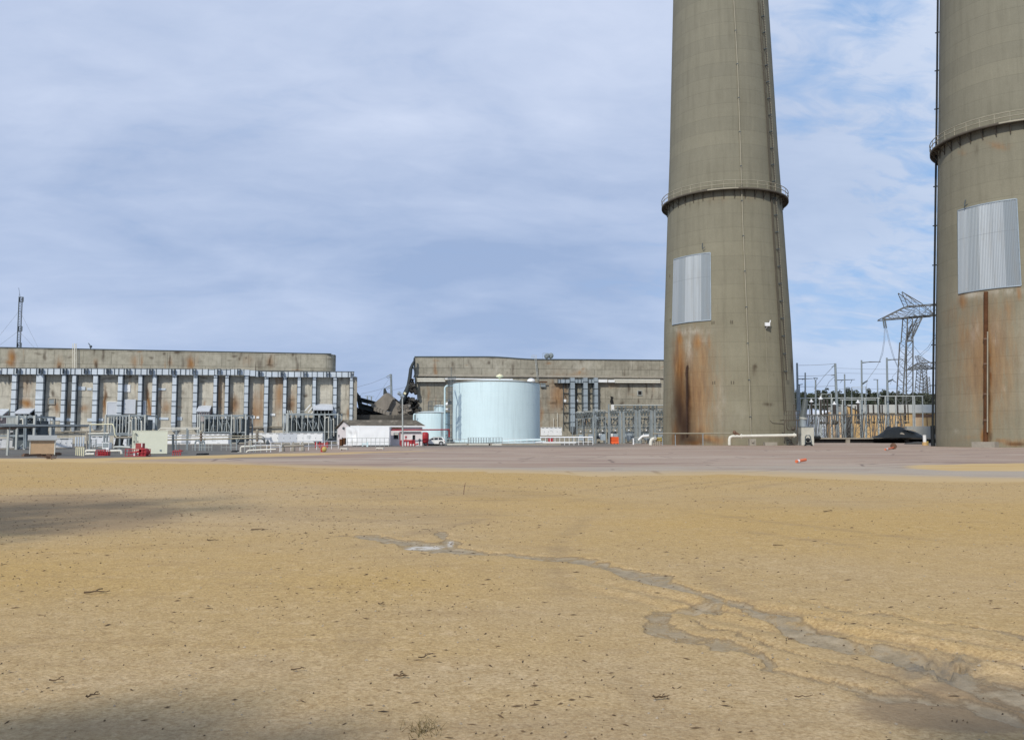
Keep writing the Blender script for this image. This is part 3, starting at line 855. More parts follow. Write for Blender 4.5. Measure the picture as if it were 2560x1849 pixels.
U_ST = [(30, 898, 9, 22, 'r', 1.0), (26, 912, 10, 8, 'r', 0.9), (36, 876, 8, 4, 'p', 1.0), (55, 874, 14, 2.5, 'p', 0.9), (147, 908, 7, 14, 'r', 0.7), (148, 915, 3, 6, 'd', 0.9), (241, 912, 4, 9, 'd', 0.9), (240, 905, 6, 10, 'r', 0.5),
        (339, 900, 4, 22, 'p', 0.7), (335, 906, 9, 18, 'r', 0.55), (352, 905, 3, 16, 'r', 0.7), (425, 902, 2, 18, 'd', 1.0), (427, 905, 6, 10, 'r', 0.6), (474, 906, 9, 18, 'r', 0.95), (490, 900, 5, 16, 'r', 0.35), (651, 912, 7, 14, 'd', 0.55),
        (676, 903, 2, 14, 'd', 1.0), (676, 905, 10, 16, 'r', 0.5), (620, 905, 24, 16, 'r', 0.25), (720, 910, 20, 12, 'p', 0.35), (100, 905, 30, 10, 'p', 0.25), (525, 895, 30, 8, 'p', 0.2), (600, 897, 2, 4, 'd', 0.8), (616, 898, 2, 3, 'd', 0.8)]
concrete_front('upper_wall', LW, s_beg, su_end, zu, 10.0, M['hall_upper'], U_ST, hall, n=UPN, round_right=2.6, ds=0.22)
concrete_back('upper_core', LW, s_beg, su_end - 2.6, 12, ZU1 - 0.05, UPN - 0.1, 24, M['hall_upper'], hall)
b = MB()
for k in range(60):
    sa = s_beg + (su_end - 1.0 - s_beg) * k / 60
    sb = s_beg + (su_end - 1.0 - s_beg) * (k + 1) / 60
    b.obox(LW.pt(sa, UPN - 0.5, zu(sa) - 0.02), LW.pt(sb, 0, zu(sb)) - LW.pt(sa, 0, zu(sa)), LW.n * 0.62, Vector((0, 0, 0.16)))
b.build('roof_coping', M['dark_steel'], hall)

# header duct along the wall and the drop ducts below it
def duct(px, wpx, top, bottom, name='exhaust_duct', wall=LW, parent=hall, n0=0.28, n1=1.22, mat='galv', seg=1.62, taper=True, frame_left=False):
    s0, _ = wall.hit(px - wpx / 2, 1000, n1)
    s1, _ = wall.hit(px + wpx / 2, 1000, n1)
    zb = wall.hit(px, bottom, n1)[1]
    zt = wall.hit(px, top, n1)[1]
    b = MB()
    wall.box(b, s0, s1, n0, n1, zb + (1.3 if taper else 0), zt)
    if taper:                                          # tapered boot that meets the wall at the bottom
        sm0, sm1 = s0 + 0.15, s1 - 0.15
        b.add([wall.pt(s0, n0, zb + 1.3), wall.pt(s1, n0, zb + 1.3), wall.pt(s1, n1, zb + 1.3), wall.pt(s0, n1, zb + 1.3),
               wall.pt(sm0, 0.02, zb), wall.pt(sm1, 0.02, zb), wall.pt(sm1, 0.7, zb), wall.pt(sm0, 0.7, zb)],
              [(0, 1, 5, 4), (1, 2, 6, 5), (2, 3, 7, 6), (3, 0, 4, 7), (4, 5, 6, 7)])
    d_ = b.build(name, M[mat], parent)
    f_ = MB()
    z = zt - 0.9
    k = 0
    while z > zb + 1.4:
        wall.box(f_, s0 - 0.09, s1 + 0.09, n0 - 0.1, n1 + 0.09, z - 0.055, z + 0.055)
        for so in ((s0 - 0.16, s0 - 0.02) if frame_left else (s0 - 0.12, s1 + 0.02)):
            wall.box(f_, so, so + 0.1, -0.05, n0, z - 0.05, z + 0.05)
        z -= seg * (1.12 if k % 3 == 2 else 0.94 if k % 3 else 0.6 if k else 1.0)
        k += 1
    for so in ((s0 - 1.5, s0 - 0.2) if frame_left else (s0 - 0.14, s1 + 0.06)):      # channel posts that carry the duct
        wall.box(f_, so, so + 0.13, n0 - 0.28, n0 - 0.04, zb + 0.4, zt)
    if frame_left:
        z = zt - 1.2
        while z > zb + 1:
            wall.box(f_, s0 - 1.5, s0, n0 - 0.1, n0 + 0.1, z - 0.06, z + 0.06)
            wall.box(f_, s0 - 1.5, s0 - 1.36, -0.05, n1, z - 0.06, z + 0.06)
            z -= 2.25
    f_.build('duct_frame', M['dark_steel'], d_)
    return d_
DUCTS = [(-45, 11, 1072), (33, 11, 1073), (97, 17.5, 1076), (157, 9, 1078), (183, 9, 1078), (236.5, 11, 1074), (298.6, 10.5, 1062), (348.8, 9, 1064), (384.5, 9.5, 1072), (434.5, 10, 1078),
         (487, 9.5, 1074), (537, 8.2, 1072), (566, 8.2, 1066), (615, 9.5, 1082), (665, 9.5, 1082), (711.5, 7.6, 1072), (747, 7.6, 1050), (785, 8.2, 1030), (837, 8.6, 1080), (878, 7.2, 1082)]
for px, wpx, bot in DUCTS:
    duct(px, wpx, 922 + 18 * px / 885.0, bot)
def hdr_y(px):
    return 921 + (0 if px < 600 else 6 * min(1, (px - 600) / 60.0)) + 3 * px / 885.0
b = MB(); rings, hang = [], []
px = -200.0
k = 0
hr = random.Random(3)
while px < 884:
    wdt = hr.choice((13.5, 15.5, 17, 15, 11)) * (1 - 0.08 * px / 900)
    pe = min(886, px + wdt)
    hgt = 14.0 if px < 640 else 12.5
    s0, z1 = LW.hit(px, hdr_y(px), 1.5)
    s1, _ = LW.hit(pe, hdr_y(px), 1.5)
    z0 = LW.hit(px, hdr_y(px) + hgt, 1.5)[1]
    LW.box(b, s0 + 0.06, s1 - 0.06, 0.35, 1.5 + hr.uniform(-.05, .05), z0, z1)
    f_ = MB(); rings.append(f_)
    LW.box(f_, s0 - 0.07, s0 + 0.05, 0.25, 1.6, z0 - 0.1, z1 + 0.1)
    if k % 4 == 1:
        e_ = MB()
        LW.box(e_, s0 + 0.5, s0 + 0.62, 1.5, 2.1, z0 + 0.1, z1 + 0.05)
        LW.box(e_, s0 + 1.1, s0 + 1.2, 1.5, 2.1, z0 + 0.1, z1 + 0.05)
        LW.box(e_, s0 + 0.5, s0 + 1.2, 1.9, 2.1, z1 - 0.05, z1 + 0.1)
        hang.append(e_)
    px = pe
    k += 1
hd = b.build('header_duct', M['galv'], hall)
for f_ in rings:
    f_.build('duct_frame', M['dark_steel'], hd)
for e_ in hang:
    e_.build('hanger_frame', M['dark_steel'], hd)
# thin platform edge running above the header duct
b = MB()
for a, c_ in ((-200, 400), (400, 640), (640, 886)):
    s0, z = LW.hit(a, hdr_y(a) - 1.2, 1.5)
    s1, z2 = LW.hit(c_, hdr_y(c_) - 1.2, 1.5)
    b.bar(LW.pt(s0, 0.9, z), LW.pt(s1, 0.9, z2), 1.2, 0.1)
b.build('ledge_plate', M['dark_steel'], hall)

def wall_panel(name, px0, py0, px1, py1, mat, depth=0.12, wall=LW, parent=hall, frame=None, n=0.02):
    b = MB()
    wall.pbox(b, px0, py0, px1, py1, n, n + depth)
    p_ = b.build(name, M[mat], parent)
    if frame:
        b = MB()
        s0, z1 = wall.hit(px0, py0, n + depth)
        s1, z0 = wall.hit(px1, py1, n + depth)
        t = 0.16
        wall.box(b, s0 - t, s0, n, n + depth + .08, z0 - t, z1 + t)
        wall.box(b, s1, s1 + t, n, n + depth + .08, z0 - t, z1 + t)
        wall.box(b, s0, s1, n, n + depth + .08, z1, z1 + t)
        wall.box(b, s0, s1, n, n + depth + .08, z0 - t, z0)
        b.build('frame', M[frame], p_)
    return p_
wall_panel('white_panel', 306, 961, 325.5, 979.5, 'white')
wall_panel('roller_door', 269, 1005, 292, 1038, 'grey_panel', frame='white')
wall_panel('roller_door', 310, 998, 338, 1034, 'grey_panel', 0.5)
wall_panel('roller_door', 355, 1003, 362, 1037, 'grey_panel', frame='white')
wall_panel('louvre', 122, 997.5, 135, 1009, 'grey_steel', frame='kerb')
for q in ((195, 966, 213, 975), (218, 969, 229, 975), (395, 970, 414, 975), (0, 1022, 22, 1036), (112, 1045, 124, 1060), (126.5, 1043, 151, 1051), (166, 1045, 178, 1052), (218, 1045, 229, 1053), (247, 1045, 258, 1052), (369, 1042, 379, 1049),
          (398, 1043, 421, 1049), (443, 1042, 455, 1050), (626, 1039, 637, 1046), (641, 1040, 648, 1046), (676, 1033, 688, 1039)):
    wall_panel('wall_plate', *q, 'galv' if q[0] < 600 else 'white')
b = MB()                                               # plant pipe run bolted along the foot of the wall
s0, z = LW.hit(100, 1079, 0.5); s1, z2 = LW.hit(300, 1078, 0.5)
b.tube([LW.pt(s0, 0.5, z), LW.pt(s1, 0.5, z2)], 0.16, 8)
b.build('wall_pipe', M['kerb'], hall); b = MB()
s0, z = LW.hit(622, 1068, 0.5); s1, z2 = LW.hit(705, 1066, 0.5)
b.tube([LW.pt(s0, 0.5, z), LW.pt(s1, 0.5, z2)], 0.16, 8)
b.build('wall_pipe', M['kerb'], hall)
# hooded awnings on the wall
def awning(px0, px1, py_top, py_lip, py_bot, name_mat, stripes, out=3.2, label=None):
    s0, zt = LW.hit(px0, py_top, 0.1)
    s1, _ = LW.hit(px1, py_top, 0.1)
    zl = LW.hit(px0, py_lip, out)[1]
    zb = LW.hit(px0, py_bot, out)[1]
    b = MB()
    b.prism([LW.pt(s0, 0.05, zt), LW.pt(s0, out, zl), LW.pt(s0, out, zl - 0.25), LW.pt(s0, 0.05, zt - 0.25)], LW.u * (s1 - s0))
    a_ = b.build('awning', M[name_mat], hall)
    b = MB()
    for k in range(6):
        ss = s0 + 0.1 + (s1 - s0 - 0.3) * k / 5
        LW.box(b, ss, ss + 0.12, out - 0.3, out - 0.18, zb, zl - 0.25)
    b.build('awning_post', M['grey_steel'], a_)
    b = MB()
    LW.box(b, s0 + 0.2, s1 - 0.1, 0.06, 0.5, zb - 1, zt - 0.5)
    if stripes:
        for k in range(14):
            ss = s0 + 0.1 + (s1 - s0 - 0.3) * k / 13
            LW.box(b, ss, ss + 0.17, out - 0.55, out - 0.42, zb, zl - 0.35)
        b.build('slatted_screen', M['stripe'], a_)
    else:
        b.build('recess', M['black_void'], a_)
awning(497, 529, 1013, 1026, 1040, 'grey_panel', True)
awning(50, 88, 1020, 1031, 1046, 'grey_panel', False)
awning(783, 832, 1009, 1022, 1034, 'grey_panel', False, 3.6)
awning(-30, 22, 1024, 1036, 1050, 'grey_panel', True)
# steep side hood of the right awning with its pale battens
b = MB()
for k in range(3):
    s0, z0 = LW.hit(763 + 7 * k, 1026 + 5.0 * k, 2.0)
    s1, z1 = LW.hit(776 + 5.0 * k, 1011 + 6.0 * k, 2.0)
    b.bar(LW.pt(s0, 2.0, z0), LW.pt(s1, 2.0, z1), 0.36, 0.2)
b.build('hood_batten', M['white'], hall)
b = MB()
for px in (722, 727, 732):
    s0, z0 = LW.hit(px, 1038, 2.6); s1, z1 = LW.hit(px - 4, 1026, 1.6)
    b.bar(LW.pt(s0, 2.6, z0), LW.pt(s1, 1.6, z1), 0.22, 0.1)
s0, z = LW.hit(733, 1027, 2.4); s1, _ = LW.hit(764, 1027, 2.4)
for dz in (0, -0.45, -0.9):
    b.bar(LW.pt(s0, 2.4, z + dz), LW.pt(s1, 2.4, z + dz), 0.1)
b.build('stair_rail', M['pale_steel'], hall)

# roof ladder with its cage stiles
def ladder(parent, wall, pxc, pxw, py_top, py_bot, n, mat, rung=0.38, name='ladder', lean=0.0):
    b = MB()
    s0, zt = wall.hit(pxc - pxw / 2, py_top, n)
    s1, _ = wall.hit(pxc + pxw / 2, py_top, n)
    sb0, zb = wall.hit(pxc - pxw / 2 + lean, py_bot, n)
    sb1, _ = wall.hit(pxc + pxw / 2 + lean, py_bot, n)
    for a, c_ in ((s0, sb0), (s1, sb1)):
        b.bar(wall.pt(a, n, zt), wall.pt(c_, n, zb), 0.09)
    z = zb
    while z < zt:
        t = (z - zb) / (zt - zb)
        b.bar(wall.pt(sb0 + (s0 - sb0) * t, n, z), wall.pt(sb1 + (s1 - sb1) * t, n, z), 0.045)
        z += rung
    return b.build(name, M[mat], parent)
ladder(hall, LW, 184.0, 4.0, 858, 921, UPN + 0.35, 'off_white', rung=0.9)
ladder(hall, LW, 189.0, 3.4, 858.5, 921, UPN + 0.6, 'off_white', rung=1.6, name='ladder_cage')
b = MB()
s0, z0 = LW.hit(221, 857.5, UPN - 1); s1, z1 = LW.hit(227, 866, UPN - 1); s2, z2 = LW.hit(226, 871.5, UPN - 1)
b.tube([LW.pt(s0, UPN - 1, z0), LW.pt(s1, UPN - 1, z1)], 0.09, 6)
b.tube([LW.pt(s1, UPN - 1, z1 - .2), LW.pt(s2, UPN - 1, z2 - .3)], 0.09, 6)
b.ball(LW.pt(s1, UPN - 1, z1), 0.28, 6)
b.build('roof_floodlight', M['dark_steel'], hall)

# ---- right hall
YR0, YR1 = 190.0, 197.0
RW = Wall((xat(1035, YR0, 12), YR0), (xat(1655, YR1, 12), YR1))
r_end = RW.hit(1740, 1000)[0]
def rtop(s):
    p = RW.pt(s, 0, 22)
    px = proj(p)[0]
    y = 892.5 if px < 1220 else 892.5 + 5.5 * smooth01(1220, 1340, px) + 3.0 * (px - 1220) / 440
    return RW.hit(px, y)[1]
rl_top, rl_bot = RW.hit(1036, 893)[0], RW.hit(1050.5, 1095)[0]
rleft = lambda z: rl_bot + (rl_top - rl_bot) * max(0.0, min(1.0, z / 19.5))
hall2 = thing('broken_hall', 'grey concrete hall with a torn-off left end, behind the pale blue tanks', 'building', RW.pt(r_end / 2, 0, 0))
R_ST = [(1395, 985, 24, 45, 'r', 0.72), (1380, 1010, 12, 25, 'r', 0.5), (1360, 985, 10, 60, 'd', 0.3), (1352, 1040, 6, 40, 'r', 0.55), (1452, 918, 24, 16, 'p', 0.7), (1478, 905, 10, 12, 'p', 0.7), (1440, 935, 26, 8, 'r', 0.35), (1450, 903, 6, 6, 'd', 0.5),
        (1420, 1050, 14, 14, 'p', 0.5), (1480, 1015, 12, 14, 'p', 0.6), (1535, 965, 18, 7, 'r', 0.45), (1578, 916, 3, 18, 'p', 0.7), (1524, 960, 30, 22, 'p', 0.25), (1600, 915, 14, 12, 'd', 0.35), (1560, 905, 10, 10, 'd', 0.25),
        (1540, 1010, 12, 12, 'p', 0.25), (1600, 985, 22, 12, 'p', 0.3), (1405, 1022, 4, 3, 'd', 0.9), (1215, 915, 40, 14, 'p', 0.35), (1240, 920, 6, 12, 'p', 0.6), (1130, 910, 3, 6, 'd', 0.7), (1220, 909, 4, 3, 'd', 0.8), (1268, 932, 3, 6, 'd', 0.5), (1255, 905, 3, 6, 'd', 0.5),
        (1175, 908, 3, 8, 'd', 0.4), (1100, 930, 30, 20, 'd', 0.12), (1075, 935, 4, 4, 'd', 0.5), (1120, 990, 60, 30, 'd', 0.15), (1595, 1000, 2, 5, 'd', 0.9), (1370, 935, 12, 3, 'd', 0.4), (1390, 1060, 22, 18, 'r', 0.25)]
concrete_front('front_wall', RW, rl_top, r_end, rtop, -0.1, M['hall_grey'], R_ST, hall2, ds=0.26, left=rleft)
b = MB()
b.prism([RW.pt(rl_top + 0.1, -0.02, rtop(rl_top) - .1), RW.pt(rl_top + 0.1, -16, rtop(rl_top) - .5), RW.pt(rl_bot + 4.5, -16, -0.1), RW.pt(rl_bot + 0.1, -0.02, -0.1)], RW.u * 0.7)
wall_end = b.build('torn_end', M['char'], hall2)
concrete_back('wall_core', RW, rl_bot + 4, r_end - 0.1, -0.1, rtop(r_end) - .3, 0, 26, M['hall_upper'], hall2)
b = MB()
for k in range(50):
    sa, sb = rl_top + (r_end - rl_top) * k / 50, rl_top + (r_end - rl_top) * (k + 1) / 50
    b.obox(RW.pt(sa, -0.6, rtop(sa) - 0.02), RW.pt(sb, 0, rtop(sb)) - RW.pt(sa, 0, rtop(sa)), RW.n * 0.75, Vector((0, 0, 0.22)))
b.build('roof_coping', M['dark_steel'], hall2)
zc_ = RW.hit(1300, 943)[1]
b = MB()
b.prism([RW.pt(rleft(zc_) + 0.05, 0.0, zc_), RW.pt(rleft(zc_) + 0.05, 0.4, zc_ + 0.05), RW.pt(rleft(zc_) + 0.05, 0.4, zc_ + 0.32), RW.pt(rleft(zc_) + 0.05, 0.0, zc_ + 0.5)], RW.u * (r_end - rleft(zc_) - 0.2))
b.build('cornice', M['kerb'], hall2)
for px, wpx, bot, m_ in ((1432, 10.5, 1080, 'galv_dull'), (1464.5, 10, 1040, 'galv_dull'), (1491, 8.5, 1066, 'galv_dull')):
    duct(px, wpx, 944, bot, wall=RW, parent=hall2, mat=m_, frame_left=True, n1=1.6)
b = MB(); rings = []
hr = random.Random(9)
px = 1395.0
while px < 1494:
    pe = min(1495, px + hr.choice((8, 10, 12, 6)))
    s0, z1 = RW.hit(px, 948, 1.4); s1, z0 = RW.hit(pe, 957, 1.4)
    RW.box(b, s0 + .05, s1 - .05, 0.45, 1.3, z0, z1)
    f_ = MB(); rings.append(f_)
    RW.box(f_, s0 - .06, s0 + .05, 0.35, 1.45, z0 - .1, z1 + .1)
    px = pe
hd = b.build('header_duct', M['galv_dull'], hall2)
for f_ in rings:
    f_.build('duct_frame', M['dark_steel'], hd)
b = MB()
RW.pbox(b, 1386, 947, 1394, 957, 0.05, 1.0)
b.build('junction_box', M['kerb'], hall2)
def hall_pipe(px0, px1, py, r, n=0.9, mat='off_white', name='wall_pipe'):
    s0, z0 = RW.hit(px0, py, n); s1, z1 = RW.hit(px1, py + (0.4 if px1 - px0 > 80 else 0), n)
    b = MB()
    b.tube([RW.pt(s0, n, z0), RW.pt(s1, n, z1)], r, 8)
    return b.build(name, M[mat], hall2)
hall_pipe(1043, 1110, 947.6, 0.22); hall_pipe(1043, 1112, 952.6, 0.22)
hall_pipe(1535, 1650, 950.2, 0.24); hall_pipe(1538, 1650, 955.2, 0.24)
hall_pipe(1536, 1662, 1012.5, 0.17, mat='pale_steel')
hall_pipe(1348, 1368, 954.5, 0.15, mat='rust')
b = MB()
RW.pbox(b, 1495, 948, 1518, 955.5, 0.3, 1.2)
RW.pbox(b, 1521, 949, 1537, 955.5, 0.3, 1.15)
RW.pbox(b, 1112, 945, 1282, 949.5, 0.45, 1.2)
b.build('pipe_lagging', M['white'], hall2)
wall_panel('vent_opening', 1595, 977, 1604, 987, 'black_void', 0.05, RW, hall2, 'pale_steel')
wall_panel('wall_plate', 1409.5, 998, 1415.5, 1004.5, 'white', 0.1, RW, hall2)
wall_panel('wall_plate', 1439.5, 998, 1445.5, 1004.5, 'white', 0.1, RW, hall2)
b = MB()                                               # blasted hole with a pale lining hanging from it
hole = [(1526, 990), (1531, 991), (1534, 993), (1532, 997), (1534, 1005), (1535, 1010), (1527, 1010.5), (1525, 1003), (1527, 996)]
pts = []
for x_, y_ in hole:
    s, z = RW.hit(x_, y_, 0.04)
    pts.append(RW.pt(s, 0.04, z))
b.prism(pts, -RW.n * 0.03)
b.build('blast_hole', M['black_void'], hall2)
wall_panel('torn_lining', 1528, 1011, 1535.5, 1027, 'white', 0.2, RW, hall2)
ladder(hall2, RW, 1338.5, 3.0, 896, 950, 0.5, 'pale_steel', lean=6)
b = MB()
for (x0, y0), (x1, y1) in (((1328, 897), (1330, 887)), ((1330, 887), (1338, 888)), ((1338, 888), (1338, 897)), ((1330, 891), (1338, 892)), ((1341, 886), (1341, 900)), ((1334, 887), (1333, 897))):
    s0, z0 = RW.hit(x0, y0, 0.3); s1, z1 = RW.hit(x1, y1, 0.3)
    b.bar(RW.pt(s0, 0.3, z0), RW.pt(s1, 0.3, z1), 0.07)
b.build('ladder_head', M['pale_steel'], hall2)
wall_panel('wall_cabinet', 1352, 958, 1364, 967, 'grey_steel', 0.6, RW, hall2)
b = MB()
for px, y0, y1 in ((1384, 1045, 1072), (1394, 1032, 1075), (1390, 1046, 1047)):
    s, z0 = RW.hit(px, y1, 0.3); _, z1 = RW.hit(px, y0, 0.3)
    b.bar(RW.pt(s, 0.3, z0), RW.pt(s, 0.3, z1), 0.12)
b.build('conduit', M['off_white'], hall2)
# twin round air receivers on the roof
def at_wall(wall, px, py, n):
    s, z = wall.hit(px, py, n)
    return wall.pt(s, n, z)
def roof_drum(px, py, r, label):
    p = at_wall(RW, px, py, -4)
    q = at_wall(RW, px, 898, -4)
    t = thing('roof_drum', label, 'tank', (p.x, p.y, q.z), 'drums on the hall roof')
    b = MB()
    b.tube([p + Vector((-.1, -r * .75, 0)), p + Vector((0, -r * .55, 0)), p + Vector((0, r * .55, 0)), p + Vector((0, r * .75, 0))], r, 20, True, [r * .55, r, r, r * .55])
    b.build('drum', M['grey_steel'], t)
    b = MB()
    b.bar((p.x, p.y, q.z - 0.2), (p.x, p.y, p.z - r * .8), 0.2)
    b.build('leg', M['dark_steel'], t)
roof_drum(1367, 890, 0.62, 'grey round drum on the broken hall roof, left of the pair')
roof_drum(1377, 889, 0.66, 'paler grey round drum on the broken hall roof, right of the pair')
b = MB()
for (x0, y0), (x1, y1) in (((1357, 883), (1357, 897)), ((1357, 883), (1372, 883)), ((1372, 883), (1373, 886)), ((1360, 887), (1364, 889))):
    b.bar(at_wall(RW, x0, y0, -3.2), at_wall(RW, x1, y1, -3.2), 0.08)
single('roof_frame', b, M['grey_steel'], 'thin bent steel frame beside the two drums on the broken hall roof', 'frame')

# ================================================================ collapsed middle
def pxpoly(pts, Y):
    return [at(x, y, Y) for x, y in pts]
b = MB()                                               # tall folded slab
b.prism(pxpoly([(928, 1016), (938, 1005), (950, 995), (960, 985), (966, 982), (974, 989), (982, 998), (975, 1010), (970, 1022), (960, 1030), (944, 1026)], 186), (0.4, 1.2, 0.1))
b.prism(pxpoly([(966, 982), (985, 999), (1002, 1012), (1004, 1022), (1003, 1038), (974, 1038), (968, 1022)], 187.3), (0.3, 1.0, 0))
sl = thing('fallen_slab', 'huge broken grey concrete slab folded to a peak in the gap between the halls', 'slab', at(966, 1040, 187))
b.build('folded_slab', M['rubble'], sl)
b = MB()
for k, (x0, x1) in enumerate(((937, 944), (945, 951), (952, 958), (959, 965), (966, 976))):
    dy = k * 3.2
    b.prism(pxpoly([(x0 - 2, 1017 + dy * .9), (x1 - 2, 1019 + dy * .9), (x1 - 3, 1029 + dy * 0.7), (x0 - 3, 1026 + dy * 0.75)], 185.2 - 0.1 * k), (0.3, 1.4, 0.1))
b.build('slab_rib', M['rubble'], sl)
b = MB()
b.prism(pxpoly([(958, 985), (959, 971), (962, 970), (964, 976), (969, 985), (964, 984), (960, 990)], 186.6), (0.1, 0.5, 0))
b.build('torn_spike', M['char_beam'], sl)

def debris_heap(name, poly, Y, dy, mat, label, cat, seed, rough=0.5):
    """heap of overlapping broken chunks filling an outline traced at depth Y"""
    rr = random.Random(seed)
    b = MB()
    xs = [p[0] for p in poly]; ys = [p[1] for p in poly]
    def inside(x, y):
        c = False
        j = len(poly) - 1
        for i in range(len(poly)):
            xi, yi = poly[i]; xj, yj = poly[j]
            if (yi > y) != (yj > y) and x < (xj - xi) * (y - yi) / (yj - yi) + xi:
                c = not c
            j = i
        return c
    n_ = 0
    while n_ < 170:
        x, y = rr.uniform(min(xs), max(xs)), rr.uniform(min(ys), max(ys))
        if not inside(x, y):
            continue
        n_ += 1
        p = at(x, y, Y + rr.uniform(0, dy))
        e = rr.uniform(0.35, 1.0)
        u = Vector((rr.uniform(-1, 1), rr.uniform(-.5, .5), rr.uniform(-.6, .6))).normalized() * e * rr.uniform(0.8, 2.6)
        v = Vector((rr.uniform(-.3, .3), 1, rr.uniform(-.4, .4))) * e * 1.2
        w_ = u.cross(v).normalized() * e * rr.uniform(0.12, 0.7)
        b.obox(p - (u + v + w_) / 2, u, v, w_)
    core = pxpoly([(cx_ * 0.93 + sum(xs) / len(xs) * 0.07, cy_ * 0.9 + (max(ys)) * 0.1) for cx_, cy_ in poly], Y + dy * 0.7)
    b.prism(core, (0, 2.0, 0))
    return single(name, b, M[mat], label, cat)
debris_heap('debris_heap', [(893, 1024), (905, 1020), (926, 1020), (948, 1030), (962, 1037), (1004, 1037), (1004, 1043), (893, 1043)], 188, 3, 'char', 'low heap of blackened wreckage below the fallen slab, left side', 'rubble', 1)
debris_heap('debris_heap', [(1001, 1010), (1010, 1000), (1022, 1000), (1028, 996), (1040, 1001), (1046, 1010), (1048, 1030), (1038, 1045), (1004, 1043), (1005, 1020)], 189, 3, 'char', 'tall heap of charred black wreckage against the torn end of the broken hall', 'rubble', 2)
debris_heap('debris_heap', [(1004, 1017), (1018, 1016), (1022, 1030), (1012, 1038), (1004, 1036)], 187, 1, 'rubble', 'grey broken concrete chunk between the fallen slab and the charred heap', 'rubble', 4)
def girder(pts, Y, w_, label, mat='char_beam', dy=0.7):
    b = MB()
    P_ = [at(x, y, Y) for x, y in pts]
    for p, q in zip(P_[:-1], P_[1:]):
        b.bar(p, q, w_ * 0.35, w_)
        b.bar(p + Vector((0, -.3, w_ / 2)), q + Vector((0, -.3, w_ / 2)), w_ * 1.1, w_ * 0.16)
        b.bar(p + Vector((0, -.3, -w_ / 2)), q + Vector((0, -.3, -w_ / 2)), w_ * 1.1, w_ * 0.16)
    return single('fallen_girder', b, M[mat], label, 'girder', 'collapsed roof girders')
girder([(889, 988), (894, 997), (910, 1001), (926, 1005), (942, 1010)], 189, 0.85, 'long dark roof girder sagging from the left hall corner to the fallen slab')
girder([(890, 983), (897, 993), (902, 1016)], 188.5, 0.75, 'short dark girder hanging straight down at the left hall corner')
girder([(897, 1012), (912, 1017), (932, 1022)], 187.5, 1.0, 'lower thick dark girder lying on the wreckage left of the slab')
girder([(986, 997), (996, 1005), (1004, 1013)], 188, 0.5, 'thin dark girder on the right slope of the fallen slab')
# bent steel hanging beside the torn hall end
b = MB()
b.tube(pxpoly([(1001, 1012), (1006, 1003), (1012, 988), (1018, 975), (1022, 962), (1025, 940), (1027, 922), (1031, 911), (1036, 902), (1036, 894)], 188.5), 0.5, 8, True, [0.55, 0.6, 0.62, 0.6, 0.5, 0.42, 0.4, 0.32, 0.25, 0.18])
b.tube(pxpoly([(1036, 895), (1037, 925), (1039, 950), (1041, 980)], 188.7), 0.22, 6)
b.tube(pxpoly([(1029, 920), (1037, 921)], 188.6), 0.12, 6)
b.tube(pxpoly([(1031, 912), (1037, 930)], 188.6), 0.10, 6)
b.tube(pxpoly([(1034, 944), (1038, 932)], 188.6), 0.12, 6)
bent = thing('bent_column', 'dark blue bent steel column leaning from the torn end of the broken hall', 'girder', at(1001, 1014, 188.5))
b.build('column', M['char_beam'], bent)
rr = random.Random(12)
b = MB()
for k in range(46):
    p = at(1030 + rr.gauss(0, 3.6), 964 + rr.gauss(0, 6.5), 188.5 + rr.uniform(-.6, .6))
    u = Vector((rr.uniform(-1, 1), rr.uniform(-1, 1), rr.uniform(-1, 1))).normalized() * rr.uniform(0.5, 1.2)
    v = Vector((rr.uniform(-1, 1), rr.uniform(-1, 1), rr.uniform(-1, 1))).normalized() * rr.uniform(0.4, 0.9)
    b.obox(p - (u + v) / 2, u, v, u.cross(v).normalized() * 0.18)
for k in range(5):
    p = at(1036 + k * 0.8, 970 + k * 3, 188.3)
    b.ball(p, 0.45, 5)
b.build('crumpled_plates', M['char'], bent)
b = MB()
b.bar(at(1011, 985, 188.0), at(1014, 981, 188.0), 0.55)
b.build('end_cap', M['yellow_white'], bent)
# low ribbed wall in the gap
b = MB()
p0, p1 = at(890, 1060, 184), at(1052, 1060, 184)
zt = zat(1037, 184)
RB = Wall((p0.x, p0.y), (p1.x, p1.y))
RB.box(b, 0, RB.L, -0.6, 0, -0.1, zt)
rr = random.Random(4)
for k in range(9):
    z = zt - 0.15 - k * 0.30
    RB.box(b, 0, RB.L, 0.0, 0.10 + 0.05 * rr.random(), z - 0.13, z)
single('ribbed_wall', b, M['ribbed'], 'low sooty wall of horizontal ribbed cladding across the gap between the halls', 'wall')

# ================================================================ gabled pump house
YG = 131.0
def gx(px, y=YG): return xat(px, y, 2)
gz = lambda py, y=YG: zat(py, y)
xr, xg0, xg1 = gx(1056), gx(844), gx(878)
house = thing('pump_house', 'long pinkish white pump house with a stained brown gable roof in the middle', 'building', ((xg0 + xr) / 2, YG, 0))
